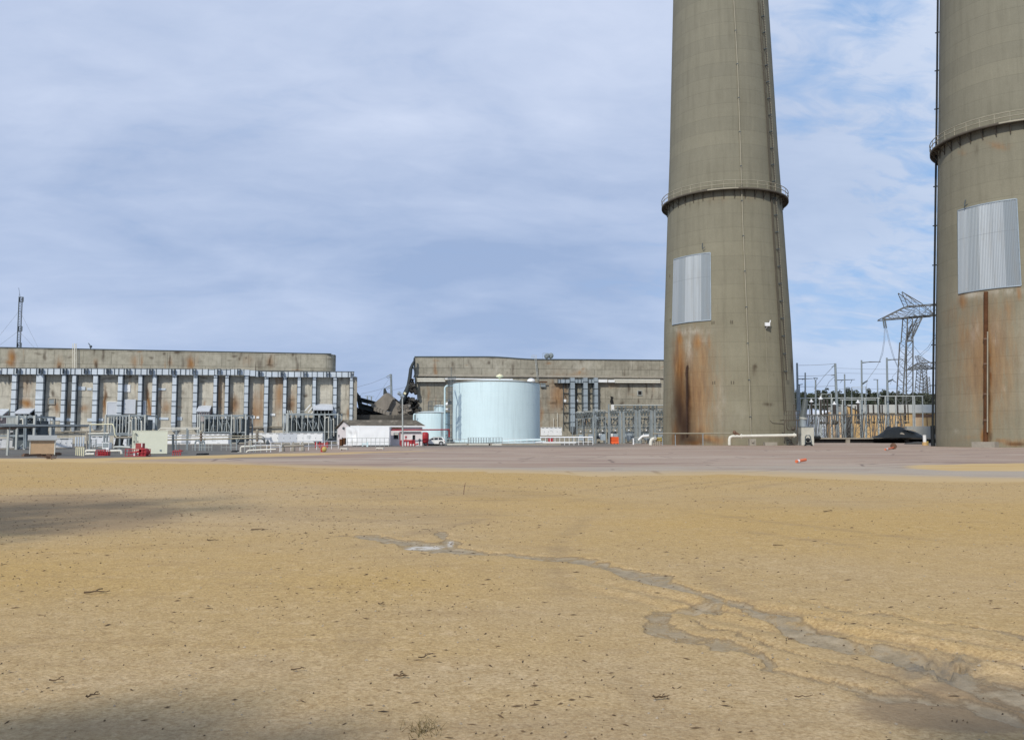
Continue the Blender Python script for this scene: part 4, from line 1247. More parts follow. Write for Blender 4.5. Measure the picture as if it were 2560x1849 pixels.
# gable end faces front-left: corner at px 878, eave line of the far side at px 844
c0 = Vector((xat(878, YG, 2), YG, 0)); c1 = Vector((xat(844, YG + 5.5, 2), YG + 5.5, 0)); c2 = Vector((xat(1056, YG + 1.5, 2), YG + 1.5, 0))
eF, eB, rdg = gz(1064), zat(1070, YG + 5.5), zat(1051.5, YG + 2.7)
mid_ = (c0 + c1) / 2
fu = (c2 - c0)
fn = Vector((fu.y, -fu.x, 0)).normalized()
FW = Wall((c0.x, c0.y), (c2.x, c2.y))
b = MB()
b.prism([c0, Vector((c0.x, c0.y, eF)), Vector((mid_.x, mid_.y, rdg)), Vector((c1.x, c1.y, eB)), c1], fu)
b.build('wall', M['pink_wall'], house)
def roof_quad(a, b_, ext, th):
    m_ = MB()
    m_.prism([a, b_, b_ + Vector((0, 0, th)), a + Vector((0, 0, th))], ext)
    return m_
over = fu.normalized() * 0.3
sl1 = (Vector((c0.x, c0.y, eF)) - Vector((mid_.x, mid_.y, rdg)))
sl2 = (Vector((c1.x, c1.y, eB)) - Vector((mid_.x, mid_.y, rdg)))
rtopv = Vector((mid_.x, mid_.y, rdg + 0.02))
b = roof_quad(rtopv - over, rtopv + sl1 * 1.12 - over, fu + over * 2, 0.12)
M['house_roof'] = plain('stained_roof_felt', (0.13, 0.11, 0.08), 0.9, 0, 0.35, 0.9, 0.2, grime=(0.44, 0.38, 0.30), grime_amt=0.5)
rf = b.build('roof', M['house_roof'], house)
b = roof_quad(rtopv - over, rtopv + sl2 * 1.12 - over, fu + over * 2, 0.12)
b.build('rear_roof', M['house_roof'], rf)
b = MB()
ea = rtopv + sl1 * 1.13
b.bar(ea - over, ea + fu + over, 0.1, 0.2)
b.build('gutter', M['white'], rf)
def fpart(name, mat, px0, py0, px1, py1, n0, n1):
    b = MB()
    FW.pbox(b, px0, py0, px1, py1, n0, n1)
    return b.build(name, M[mat], house)
fpart('sash', 'grey_steel', 984, 1081, 998, 1097, 0.02, 0.08)
fpart('window', 'black_void', 985.5, 1087, 995.5, 1095.5, 0.05, 0.12)
fpart('blind', 'off_white', 986.5, 1083, 995, 1086.5, 0.05, 0.13)
fpart('doorway', 'black_void', 1031.5, 1087, 1037.5, 1100, 0.02, 0.07)
fpart('door_surround', 'white', 1029, 1087, 1031, 1108, 0.02, 0.15)
fpart('gable_vent', 'grey_steel', 1000, 1078, 1052, 1079.6, 0.02, 0.35)
b = MB()
for k in range(9):
    p = FW.pt(FW.hit(981 + k * 2.6, 1070, .3)[0], 0.25, FW.hit(981, 1070.5 - (k % 3) * 0.4, .3)[1])
    b.ball(p, 0.1, 4)
p = FW.pt(FW.hit(860, 1072, 0)[0], 0.2, 3.0)
b.build('alarm_bell', M['wood'], house)
b = MB()
gw = Wall((c1.x, c1.y), (c0.x, c0.y))
s, z = gw.hit(859, 1070, 0.15)
b.ball(gw.pt(s, 0.15, z), 0.22, 5)
for px, y0, y1 in ((846.5, 1086, 1092), (855, 1093, 1099), (863, 1094, 1099)):
    gw.pbox(b, px - .7, y0, px + .7, y1, 0.02, 0.1)
b.build('gable_fitting', M['dark_steel'], house)
# white wrapped enclosure leaning on it
tf = [at(898, 1116, 126.5), at(973, 1115.5, 127.2)]
EN = Wall((tf[0].x, tf[0].y), (tf[1].x, tf[1].y))
zt = zat(1069, 126.5)
back = Vector((xat(865, 129.5, 2), 129.5, 0))
enc = thing('wrapped_enclosure', 'box of bright white plastic sheeting in front of the pump house', 'enclosure', EN.pt(EN.L / 2, 0, 0))
b = MB()
NU, NV = 36, 14
def wrinkled(a, c_, z0, z1, amp, seed):
    nrm = Vector(((c_ - a).y, -(c_ - a).x, 0)).normalized()
    vs, fs = [], []
    for j in range(NV):
        for i in range(NU):
            t, q = i / (NU - 1), j / (NV - 1)
            p = a + (c_ - a) * t
            edge = min(1, 6 * min(t, 1 - t)) * min(1, 5 * min(q, 1 - q))
            k = amp * edge * (noise.noise(Vector((t * 5 + seed, q * 2.5, seed))) + 0.5 * noise.noise(Vector((t * 14, q * 4 + seed, 3))))
            top = z1 + (0.07 * noise.noise(Vector((t * 9, seed, 1))) if j == NV - 1 else 0)
            vs.append((p.x + nrm.x * k, p.y + nrm.y * k, z0 + (top - z0) * q))
    for j in range(NV - 1):
        for i in range(NU - 1):
            a_ = j * NU + i
            fs.append((a_, a_ + 1, a_ + NU + 1, a_ + NU))
    return vs, fs
A_, B_ = EN.pt(0, 0, 0), EN.pt(EN.L, 0, 0)
for a, c_, amp, sd_ in ((A_, B_, 0.05, 1.0), (back, A_, 0.22, 2.0), (B_, B_ + Vector((-.2, 3.2, 0)), 0.05, 3.0)):
    vs, fs = wrinkled(a, c_, 0.12, zt, amp, sd_)
    b.add(vs, fs, True)
b.build('wrap_side', M['tarp_white'], enc)
b = MB()
b.prism([Vector((p.x, p.y, zt - .03)) for p in (A_, B_, B_ + Vector((-.2, 3.2, 0)), back + Vector((0.3, 0.4, 0)), back)], (0, 0, 0.2))
b.build('wrap_top', M['tarp_white'], enc)
b = MB()
for k in range(13):
    p = EN.pt(EN.L * k / 12, 0.1, 0.02)
    b.obox(p, EN.u * 0.45, EN.n * 0.3, Vector((0, 0, 0.14)))
b.build('sandbag', M['dark_steel'], enc)

# ================================================================ tanks
def tank(px_l, px_r, py_top, Yc, label, name='storage_tank', group=None, dome=0.35, rim=True):
    zmid = 5.0
    a0, a1 = atan2(ray(px_l, 1090).x, ray(px_l, 1090).y), atan2(ray(px_r, 1090).x, ray(px_r, 1090).y)
    D = Yc / cos((a0 + a1) / 2)
    r = D * sin((a1 - a0) / 2)
    cx_, cy_ = D * sin((a0 + a1) / 2), D * cos((a0 + a1) / 2)
    zt = zat(py_top, cy_ - r)
    t = thing(name, label, 'tank', (cx_, cy_, 0), group)
    b = MB()
    n = 96
    b.lathe(cx_, cy_, [(r, -0.05), (r, zt)], n)
    sh = b.build('shell', M['tank_blue'], t)
    b = MB()
    z = 0.25
    kk = 0
    while z < zt - 0.4:
        b.lathe(cx_, cy_, [(r - .01, z - 0.012), (r + 0.012, z - 0.01), (r + 0.012, z + 0.01), (r - .01, z + 0.012)], n)
        z += 2.35
    b.build('weld_seam', M['tank_blue'], sh)
    b = MB()
    b.lathe(cx_, cy_, [(r + 0.002, zt), (r * 0.6, zt + dome * .7), (0.02, zt + dome)], n)
    b.build('roof', M['tank_blue'], t)
    b = MB()
    b.lathe(cx_, cy_, [(r, zt - 0.13), (r + 0.11, zt - 0.13), (r + 0.11, zt - 0.03), (r, zt + 0.0)], n)
    b.build('rim', M['kerb'] if rim else M['tank_blue'], t)
    return t, cx_, cy_, r, zt
t1, tx, ty, tr, tz = tank(1131.5, 1350, 950.5, 160, 'large pale blue cylindrical storage tank beside the chimney pair', dome=0.5)
b = MB()
a = radians(-62)
p = Vector((tx + tr * 0.93 * sin(radians(58)), ty - tr * 0.93 * cos(radians(58)), tz))
b.ball(p + Vector((0, 0, 0.15)), 0.75, 8, 0.7)
b.build('roof_hatch', M['white'], t1)
b = MB()
p = Vector((tx - 0.1 * tr + 1.5, ty - tr * 0.5, tz + 0.3))
b.cyl(p.x, p.y, tz, tz + 0.9, 0.15, n=8)
b.lathe(p.x, p.y, [(0.02, tz + 1.5), (0.6, tz + 1.2), (0.75, tz + 0.95), (0.2, tz + 0.75)], 12)
b.build('roof_vent', M['yellow_white'], t1)
b = MB()                                               # roof edge railing by the ladder
for k in range(5):
    an = radians(-86 + 5 * k)
    q = Vector((tx + tr * sin(an), ty - tr * cos(an), tz))
    b.bar(q, q + Vector((0, 0, 1.1)), 0.06)
    an2 = radians(-86 + 5 * min(4, k + 1))
    q2 = Vector((tx + tr * sin(an2), ty - tr * cos(an2), tz))
    for h in (0.6, 1.1):
        b.bar(q + Vector((0, 0, h)), q2 + Vector((0, 0, h)), 0.05)
b.build('roof_railing', M['dark_steel'], t1)
b = MB()                                               # runs of dirt welded on as thin drips down the shell
b = MB()                                               # bottom ring and low inlet pipe
b.lathe(tx, ty, [(tr + 0.02, 0.0), (tr + 0.35, 0.0), (tr + 0.35, 0.22), (tr + 0.02, 0.25)], 96)
b.build('base_ring', M['pale_blue_pipe'], t1)
t2, t2x, t2y, t2r, t2z = tank(1038.5, 1124, 1029.5, 166, 'middle-sized pale blue tank partly hidden behind the pump house', dome=0.25)
t3, t3x, t3y, t3r, t3z = tank(1084, 1112, 1013.5, 174, 'slim pale blue tank standing behind the middle-sized tank', dome=0.2)
b = MB()
for k in range(9):
    an = radians(-150 + 26 * k)
    q = Vector((t3x + t3r * 1.2 * sin(an) - 0.9, t3y - t3r * 1.2 * cos(an), t3z - 1.2))
    b.bar(q, q + Vector((0, 0, 2.1)), 0.07)
    an2 = radians(-150 + 26 * min(8, k + 1))
    q2 = Vector((t3x + t3r * 1.2 * sin(an2) - 0.9, t3y - t3r * 1.2 * cos(an2), t3z - 1.2))
    for h in (1.1, 2.1):
        b.bar(q + Vector((0, 0, h)), q2 + Vector((0, 0, h)), 0.06)
for dx in (-2.2, -1.6):
    b.bar((t3x + dx, t3y - t3r, 0), (t3x + dx, t3y - t3r, t3z + 0.8), 0.08)
b.build('access_railing', M['dark_steel'], t3)
b = MB()
b.tube([at(1034.5, 1062, 163), at(1034.5, 1038, 163), at(1035.5, 1035.5, 163), at(1038.5, 1034.5, 163)], 0.16, 8)
b.build('overflow_pipe', M['pale_blue_pipe'], t2)
b = MB()
for px in (1103, 1106):
    b.tube([at(px, 1090, 158), at(px, 1033.5, 158), at(px + 3, 1032, 158)], 0.09, 6)
b.build('vent_pipe', M['grey_steel'], t2)
# tall white riser and the caged ladder tower beside the large tank
Yp = 152.0
ris = thing('riser_pipe', 'tall white riser pipe bending into the large blue tank', 'pipe', at(1112, 1104, Yp))
b = MB()
b.tube([at(1112, 1103, Yp), at(1112, 972, Yp), at(1112.8, 968.5, Yp), at(1114.5, 966, Yp), at(1117.5, 964.2, Yp), at(1121, 963.8, Yp), at(1130, 963.8, Yp + 4)], 0.165, 10)
b.build('pipe', M['pale_blue_pipe'], ris)
b = MB()
for y in (1000, 1030, 1060, 1088):
    b.bar(at(1112, y, Yp), at(1124, y, Yp), 0.12)
b.build('bracket', M['dark_steel'], ris)
b = MB()
b.tube([at(1117, 1007, Yp), at(1121, 1007, Yp), at(1122, 1001, Yp), at(1127, 1001, Yp)], 0.14, 8)
b.ball(at(1118, 1010, Yp), 0.32, 6)
b.tube([at(1114, 1023, Yp), at(1124, 1023, Yp)], 0.2, 8)
b.build('nozzle', M['white'], ris)
lt = thing('ladder_tower', 'dark caged ladder tower with a mast against the left side of the large tank', 'ladder', at(1125, 1108, Yp - 0.5))
b = MB()
for px in (1120.5, 1124.5, 1130.0):
    b.bar(at(px, 1108, Yp - .5), at(px, 942, Yp - .5), 0.13)
b.bar(at(1128, 945, Yp), at(1128, 918, Yp), 0.10)
b.build('post', M['dark_steel'], lt)
b = MB()
for k in range(62):
    y = 1106 - k * 2.65
    b.bar(at(1124.5, y, Yp - .5), at(1130, y, Yp - .5), 0.06)
b.build('rung', M['grey_steel'], lt)
b = MB()
for y in (945, 962, 980, 998, 1018, 1040, 1062, 1080):
    b.bar(at(1119, y, Yp - .9), at(1131, y, Yp - .9), 0.10)
b.prism(pxpoly([(1120, 1003), (1129, 1003), (1129, 1010), (1120, 1010)], Yp - .3), (0, .5, 0))
b.build('cage_hoop', M['dark_steel'], lt)

# ================================================================ kerbed bund, pipes and rails in front of the tanks
def pipe(pts, r, mat, label, name='pipe', cat='pipe', group=None, flanges=(), supports=(), n=8):
    mid__ = pts[len(pts) // 2]
    t = thing(name, label, cat, (mid__[0], mid__[1], 0), group)
    b = MB()
    b.tube(pts, r, n)
    b.build('pipe_run', M[mat], t)
    for p, dirv in flanges:
        b = MB()
        p, dv = Vector(p), Vector(dirv).normalized()
        b.tube([p - dv * 0.05, p + dv * 0.05], r * 1.6, 12)
        b.build('flange', M[mat], t)
    for p in supports:
        b = MB()
        b.bar((p[0], p[1], -0.02), (p[0], p[1], p[2] - r * 0.8), 0.12)
        b.bar((p[0] - r * 1.4, p[1], p[2] - r), (p[0] + r * 1.4, p[1], p[2] - r), 0.1)
        b.build('support', M['grey_steel'], t)
    return t
def railing(px0, px1, Y0, Y1, posts, label, mat='white', h=1.05, rails=(0.55, 1.0), z0=0.0, r=0.035, group='pipe railings of the yard'):
    a = Vector((xat(px0, Y0, z0 + .5), Y0, z0)); c_ = Vector((xat(px1, Y1, z0 + .5), Y1, z0))
    t = thing('railing', label, 'railing', (a + c_) / 2, group)
    for k in range(posts):
        q = a + (c_ - a) * (k / (posts - 1))
        b = MB()
        b.tube([q, q + Vector((0, 0, h))], r, 6)
        b.build('post', M[mat], t)
    for f_ in rails:
        b = MB()
        b.tube([a + Vector((0, 0, h * f_)), c_ + Vector((0, 0, h * f_))], r, 6)
        b.build('rail', M[mat], t)
    return t
b = MB()
b.prism([Vector((xat(1062, 141), 141, 0)), Vector((xat(1402, 141), 141, 0)), Vector((xat(1402, 141.6), 141.6, 0)), Vector((xat(1062, 141.6), 141.6, 0))], (0, 0, 0.34))
single('tank_bund', b, M['kerb'], 'low stained concrete kerb running in front of the large blue tank', 'kerb')
railing(1112, 1173, 143, 143, 6, 'thin white railing in front of the left foot of the large tank', 'pale_steel', 1.0)
def cage(px0, px1, Y, label, nx, py_t, mat='grey_steel'):
    x0, x1 = xat(px0, Y), xat(px1, Y)
    zt_ = zat(py_t, Y)
    t = thing('valve_cage', label, 'cage', ((x0 + x1) / 2, Y, 0), 'steel cages before the large tank')
    b = MB()
    for yy in (Y, Y + 1.6):
        for k in range(nx + 1):
            x = x0 + (x1 - x0) * k / nx
            b.bar((x, yy, 0.3), (x, yy, zt_), 0.07)
    b.build('post', M[mat], t)
    b = MB()
    for yy in (Y, Y + 1.6):
        for f_ in (0.35, 0.65, 1.0):
            b.bar((x0, yy, 0.3 + (zt_ - .3) * f_), (x1, yy, 0.3 + (zt_ - .3) * f_), 0.06)
    for x in (x0, x1):
        b.bar((x, Y, zt_), (x, Y + 1.6, zt_), 0.06)
    b.build('rail', M[mat], t)
    b = MB()
    b.box(x0 - 0.2, x1 + 0.2, Y - 0.3, Y + 1.9, -0.02, 0.28)
    b.build('plinth', M['kerb'], t)
    return t
cage(1170, 1222, 137.5, 'dark steel valve cage with many bars, left of the pair before the tank', 8, 1093.5)
cage(1225, 1255, 137.5, 'smaller steel valve cage, right of the pair before the tank', 4, 1093.5)
pipe([at(1128, 1104.5, 147), at(1200, 1105.5, 145), at(1352, 1099, 145)], 0.21, 'pale_blue_pipe', 'thick pale blue pipe lying along the foot of the large tank')
pipe([at(1060, 1111.5, 138), at(1112, 1111.2, 138), at(1172, 1110.8, 138)], 0.10, 'off_white', 'thin off-white pipe on the ground below the parked car')
pipe([at(1172, 1111, 136.5), at(1222, 1111, 136.5)], 0.11, 'off_white', 'short off-white pipe on the plinth of the larger valve cage')
pipe([at(1230, 1111.5, 136.5), at(1254, 1111.5, 136.5)], 0.13, 'off_white', 'short off-white pipe under the smaller valve cage')
for k, (x0, x1, y, r, l) in enumerate(((1338, 1440, 1106.5, 0.15, 'long white pipe lying right of the large tank, lower of two'), (1350, 1482, 1093, 0.12, 'long white top pipe running right of the large tank'))):
    pipe([at(x0, y, 146), at(x1, y - (0.5 if k else 0.3), 146)], r, 'white', l)
railing(1352, 1482, 144, 145, 12, 'long white pipe railing right of the large tank', 'white', 1.3, (0.4, 1.0), r=0.05)
railing(1256, 1348, 142.5, 143, 7, 'white railing crossing the right foot of the large tank', 'white', 1.05, (0.5, 1.0))
b = MB()
for k in range(6):
    x = 1340 + 4 * k
    b.tube([at(x, 1108 - (k % 2) * 2, 147), at(x + 2.5, 1102, 147.4), at(x + 5, 1107, 147)], 0.11, 6)
single('valve_tangle', b, M['pale_blue_pipe'], 'tangle of small pale blue valve pipes at the right foot of the tank', 'pipe')
b = MB()
b.box(xat(1371, 148), xat(1382, 148), 148, 148.8, 0.3, zat(1095, 148))
b.box(xat(1370, 148), xat(1383, 148), 147.95, 148.85, zat(1095, 148), zat(1094.2, 148))
single('hose_cabinet', b, M['red'], 'small red hose cabinet behind the white railing right of the tank', 'cabinet')
b = MB()
rr = random.Random(8)
for k in range(14):
    p = at(1120 + rr.uniform(0, 14), 1094 + rr.uniform(0, 10), 146)
    b.tube([p, p + Vector((rr.uniform(-.6, .6), 0, rr.uniform(-.5, .5)))], 0.09, 6)
b.cyl(at(1127, 1100, 146).x, 146, 0, 0.9, 0.3, n=10)
single('pump_set', b, M['dark_steel'], 'dark cluster of pump valves between the parked car and the large tank', 'pump')
# red fire main on the pump house front
pipe([at(975, 1074.5, 129.8), at(1122, 1073.5, 131.5), at(1122.8, 1074, 131.6), at(1123, 1092, 131.6)], 0.10, 'red', 'red fire main running along the pump house front to the tank')
pipe([at(1000, 1079, 129.4), at(1000, 1112, 129.4)], 0.09, 'red_faded', 'upright red standpipe under the window of the pump house')
def fire_manifold(px0, px1, py, Y, n, label):
    x0, x1 = xat(px0, Y), xat(px1, Y)
    z = zat(py, Y)
    t = thing('fire_manifold', label, 'fire pipe', ((x0 + x1) / 2, Y, 0))
    b = MB(); b.tube([(x0, Y, z), (x1, Y, z)], 0.12, 8); b.build('pipe_run', M['red'], t)
    for k in range(n):
        x = x0 + (x1 - x0) * k / (n - 1)
        b = MB(); b.tube([(x, Y, 0), (x, Y, z)], 0.09, 8); b.build('riser', M['red'], t)
    b = MB(); b.box(x1 - 0.75, x1, Y - .2, Y + .2, 0.35, z - 0.1); b.build('valve_box', M['red'], t)
    b = MB(); b.tube([(x0 + (x1 - x0) * .35, Y, z), (x0 + (x1 - x0) * .35, Y, z + 0.7)], 0.07, 8)
    b.ball((x0 + (x1 - x0) * .35, Y, z + 0.55), 0.17, 6); b.build('hydrant_head', M['red'], t)
fire_manifold(1003, 1037, 1101, 127.0, 6, 'red fire pipe manifold with five risers under the pump house door')
pipe([at(1036, 1111, 126.5), at(1046, 1109.5, 126.5)], 0.11, 'red', 'short red pipe stub on the ground left of the parked car')
b = MB()
b.tube([at(1049, 1113, 127), at(1049, 1096, 127)], 0.09, 8)
b.ball(at(1049, 1100, 127), 0.2, 6)
single('hydrant', b, M['dark_steel'], 'slim dark standpipe hydrant just left of the parked car', 'hydrant')
# red pressure vessel
p = at(1062.5, 1103, 133)
rv = 0.60
tv = thing('red_vessel', 'rounded red pressure vessel standing behind the parked car', 'tank', (p.x, 133, 0))
b = MB()
zt_, zb_ = zat(1079.5, 133), 0.45
b.lathe(p.x, 133, [(0.02, zb_ - .1), (rv * .6, zb_ - 0.05), (rv, zb_ + .3), (rv, zt_ - 0.35), (rv * .85, zt_ - .12), (rv * .5, zt_ - 0.02), (0.02, zt_)], 28)
b.build('vessel', M['red'], tv)
for s_ in (-1, 1):
    b = MB(); b.bar((p.x + s_ * rv * .7, 133, 0), (p.x + s_ * rv * .7, 133, zb_ + .3), 0.1); b.build('leg', M['red_faded'], tv)
# floodlight mast
Yf = 124.0
fm = thing('floodlight_mast', 'thin pale lamp mast with two floodlights before the pump house', 'lamp post', at(1006.5, 1114, Yf))
b = MB(); b.tube([(xat(1007, Yf, 0), Yf, 0), at(1006, 989, Yf)], 0.11, 8, True, [0.13, 0.08]); b.build('pole', M['pale_steel'], fm)
for k, (x, y, dx) in enumerate(((998, 983, -3), (1005, 990, 1))):
    b = MB()
    p = at(x, y, Yf)
    b.tube([p + Vector((-.16, -.1, 0.12)), p + Vector((.16, .1, -.1))], 0.28, 10)
    fl = b.build('floodlight', M['galv_dull'], fm)
    b = MB()
    b.tube([at(1006, 992, Yf), at(x + 1.5, y + 4, Yf), p], 0.05, 6)
    b.build('bracket', M['dark_steel'], fl)
# little steel step frames before the wrapped enclosure
railing(868, 905, 122, 122, 4, 'low grey railing before the left part of the wrapped enclosure', 'pale_steel', 1.25, (0.5, 1.0))
railing(905, 972, 124, 124, 7, 'thin grey railing before the white front of the wrapped enclosure', 'pale_steel', 1.25, (0.5, 1.0))
b = MB()
b.bar(at(906, 1109, 121), at(919, 1109, 121), 0.16)
b.bar(at(907, 1109, 121), at(907, 1115, 121), 0.1)
b.bar(at(918.5, 1104, 121), at(918.5, 1120, 121), 0.2)
single('pipe_stand', b, M['pale_blue_pipe'], 'pale pipe stand with one thick post before the wrapped enclosure', 'stand')
for k, (x0, x1, y, l) in enumerate(((851, 868, 1120.5, 'dirty yellow plank step below the enclosure corner'), (940, 958, 1119.5, 'pale plank step below the middle of the wrapped enclosure'))):
    b = MB()
    Y = gnd(900, y + 4).y
    b.box(xat(x0, Y), xat(x1, Y), Y, Y + .8, 0.12, 0.22)
    b.box(xat(x0, Y), xat(x0 + 1, Y), Y, Y + .8, -.02, 0.12)
    b.box(xat(x1 - 1, Y), xat(x1, Y), Y, Y + .8, -.02, 0.12)
    single('plank_step', b, M['off_white'], l, 'step')
b = MB()
Y = 121.0
b.box(xat(856, Y), xat(862, Y), Y, Y + 1.0, 0.3, 1.25)
b.box(xat(849, Y), xat(856, Y), Y - .2, Y + .8, 0.15, 1.1)
single('rusty_winch', b, M['rust'], 'rusty dark winch block at the left corner of the wrapped enclosure', 'machine')

# ================================================================ parked car
Yc = 137.0
x0, x1 = xat(1054, Yc), xat(1112.5, Yc)
Lc = x1 - x0
zb, zr = 0.0, zat(1092.2, Yc)
sz_ = zr / 1.72
car = thing('parked_car', 'white estate car parked facing left beside the red vessel', 'car', ((x0 + x1) / 2, Yc + 0.9, 0))
def cprof(pts):
    return [(x0 + Lc * a, zz * sz_) for a, zz in pts]
body = cprof([(0.0, 0.42), (0.005, 0.62), (0.03, 0.80), (0.10, 0.92), (0.245, 1.03), (0.36, 1.06), (0.985, 1.08), (1.0, 0.80), (0.995, 0.45), (0.97, 0.30), (0.03, 0.28)])
wd = 1.8
def loft(profile, y0, y1, inset, mid_=3):
    b = MB()
    n = len(profile)
    cxp = sum(p[0] for p in profile) / n
    rings = []
    for y, k in ((y0, 1 - inset), (y0 + 0.12, 1.0), (y1 - 0.12, 1.0), (y1, 1 - inset)):
        rings.append([(cxp + (a - cxp) * k, y, zz if k == 1.0 else zz * 1.0 - (0.02 if zz > 0.6 else -0.02)) for a, zz in profile])
    vs = [v for r_ in rings for v in r_]
    fs = [tuple(range(n)), tuple(range(4 * n - 1, 3 * n - 1, -1))]
    for j in range(3):
        for k in range(n):
            fs.append((j * n + k, (j + 1) * n + k, (j + 1) * n + (k + 1) % n, j * n + (k + 1) % n))
    return b.add(vs, fs)
loft(body, Yc, Yc + wd, 0.012).build('body', M['car_paint'], car)
cab = cprof([(0.245, 1.02), (0.41, 1.56), (0.47, 1.66), (0.60, 1.71), (0.80, 1.70), (0.90, 1.64), (0.985, 1.07)])
n = len(cab)
b = MB()
ring0 = [(a, Yc + 0.10 + 0.22 * max(0, (zz - 1.05) / .65), zz) for a, zz in cab]
ring1 = [(a, Yc + wd - 0.10 - 0.22 * max(0, (zz - 1.05) / .65), zz) for a, zz in cab]
b.add(ring0 + ring1, [tuple(range(n)), tuple(range(2 * n - 1, n - 1, -1))] + [(k, n + k, n + (k + 1) % n, (k + 1) % n) for k in range(n)])
b.build('cabin', M['car_paint'], car)
def side_window(pts, name='side_window'):
    b = MB()
    pp = cprof(pts)
    b.prism([(a, Yc + 0.085 + 0.22 * max(0, (zz - 1.05) / .65), zz) for a, zz in pp], (0, 0.03, 0))
    return b.build(name, M['glass'], car)
side_window([(0.315, 1.10), (0.425, 1.52), (0.47, 1.57), (0.515, 1.59), (0.515, 1.12)])
side_window([(0.535, 1.12), (0.535, 1.60), (0.70, 1.62), (0.70, 1.13)])
side_window([(0.72, 1.13), (0.72, 1.62), (0.84, 1.60), (0.925, 1.18), (0.92, 1.14)])
b = MB()
b.prism([(x0 + Lc * .262, Yc + 0.2, 1.07 * sz_), (x0 + Lc * .405, Yc + 0.32, 1.52 * sz_), (x0 + Lc * .405, Yc + wd - .32, 1.52 * sz_), (x0 + Lc * .262, Yc + wd - .2, 1.07 * sz_)], (-0.03, 0, 0.02))
b.build('windscreen', M['glass'], car)
for a in (0.185, 0.835):
    b = MB()
    cx_ = x0 + Lc * a
    b.tube([(cx_, Yc - 0.012, 0.33), (cx_, Yc + 0.22, 0.33)], 0.33, 24)
    wl = b.build('wheel', M['rubber'], car)
    b = MB()
    b.tube([(cx_, Yc - 0.03, 0.33), (cx_, Yc - 0.005, 0.33)], 0.22, 20)
    b.build('rim', M['rim'], wl)
    b = MB()
    b.tube([(cx_, Yc + wd - 0.22, 0.33), (cx_, Yc + wd + 0.01, 0.33)], 0.33, 24)
    b.build('wheel', M['rubber'], car)
    b = MB()                                           # dark wheel arch
    pts = [(cx_ + 0.40 * cos(pi * k / 12), Yc - 0.006, 0.33 + 0.40 * sin(pi * k / 12)) for k in range(13)]
    b.prism(pts, (0, 0.06, 0))
    b.build('wheel_arch', M['rubber'], car)
b = MB(); b.prism([(x0 + Lc * a, Yc - 0.004, zz * sz_) for a, zz in ((0.012, 0.66), (0.02, 0.78), (0.10, 0.88), (0.085, 0.74))], (0, 0.08, 0)); b.build('headlight', M['lamp_clear'], car)
b = MB(); b.prism([(x0 + Lc * a, Yc - 0.004, zz * sz_) for a, zz in ((0.965, 0.98), (0.985, 1.04), (0.995, 0.78), (0.97, 0.80))], (0, 0.08, 0)); b.build('tail_light', M['lamp_red'], car)
for a in (0.525, 0.71):
    b = MB(); b.box(x0 + Lc * a - .006, x0 + Lc * a + .006, Yc - 0.004, Yc + .01, 0.42 * sz_, 1.06 * sz_); b.build('door_seam', M['grey_steel'], car)
b = MB(); b.box(x0 + Lc * .02, x0 + Lc * .98, Yc - .006, Yc + .02, 0.26 * sz_, 0.34 * sz_); b.build('sill', M['rubber'], car)
b = MB(); b.box(x0 + Lc * .335, x0 + Lc * .365, Yc - .16, Yc + .02, 1.08 * sz_, 1.20 * sz_); b.build('wing_mirror', M['car_paint'], car)
b = MB(); b.box(x0 + Lc * .46, x0 + Lc * .86, Yc + 0.36, Yc + 0.40, 1.70 * sz_, 1.77 * sz_); b.build('roof_rail', M['dark_steel'], car)
# ================================================================ chimneys
def az_of(px, py):
    r = ray(px, py)
    return atan2(r.x, r.y), r.z / sqrt(r.x * r.x + r.y * r.y)
# first chimney: centre and taper from its two outlines
DS = 155.0
def half_at(pl, pr, py):
    a, ta = az_of(pl, py); b_, tb = az_of(pr, py)
    h = (b_ - a) / 2
    return (a + b_) / 2, h, H + 0.5 * (ta + tb) * DS * cos(h), DS * sin(h)
SAMPLES = [half_at(1657, 1993, 1095), half_at(1660, 1978, 820), half_at(1667, 1958, 560), half_at(1671, 1942, 380), half_at(1681, 1919, 2)]
azc = SAMPLES[0][0]
PROF = [(max(0.0, s[2]), s[3]) for s in SAMPLES]
def stack_r(z, PROF=PROF):
    if z <= PROF[0][0]:
        return PROF[0][1]
    for (za, ra), (zb, rb) in zip(PROF[:-1], PROF[1:]):
        if z <= zb:
            return ra + (rb - ra) * (z - za) / (zb - za)
    (za, ra), (zb, rb) = PROF[-2], PROF[-1]
    return max(3.4, rb + (rb - ra) / (zb - za) * (z - zb) * 0.75)
class Stack:
    def __init__(self, cx, cy):
        self.c = Vector((cx, cy, 0))
        self.face = atan2(-cx, -cy)                       # heading from the chimney to the viewer
        self.D = sqrt(cx * cx + cy * cy)
        self.prof = PROF
    def pt(self, th, z, off=0.0):
        r = stack_r(z, self.prof) + off
        a = self.face + th
        return Vector((self.c.x + r * sin(a), self.c.y + r * cos(a), z))
    def hit(self, px, py, off=0.0):
        r = ray(px, py)
        t = 60.0 / r.y
        for k in range(60):
            # march on the cone: solve the circle of the present height
            z = H + r.z * t
            R = stack_r(z, self.prof) + off
            A = r.x * r.x + r.y * r.y
            B = -2 * (r.x * self.c.x + r.y * self.c.y)
            C_ = self.c.x ** 2 + self.c.y ** 2 - R * R
            dsc = max(0.0, B * B - 4 * A * C_)
            t = (-B - sqrt(dsc)) / (2 * A)
        p = Vector((r.x * t, r.y * t, H + r.z * t))
        th = atan2(p.x - self.c.x, p.y - self.c.y) - self.face
        th = (th + pi) % (2 * pi) - pi
        return th, p.z
s1 = Stack(DS * sin(azc), DS * cos(azc))
D2 = 142.0
az_l = az_of(2338.5, 1095)[0]
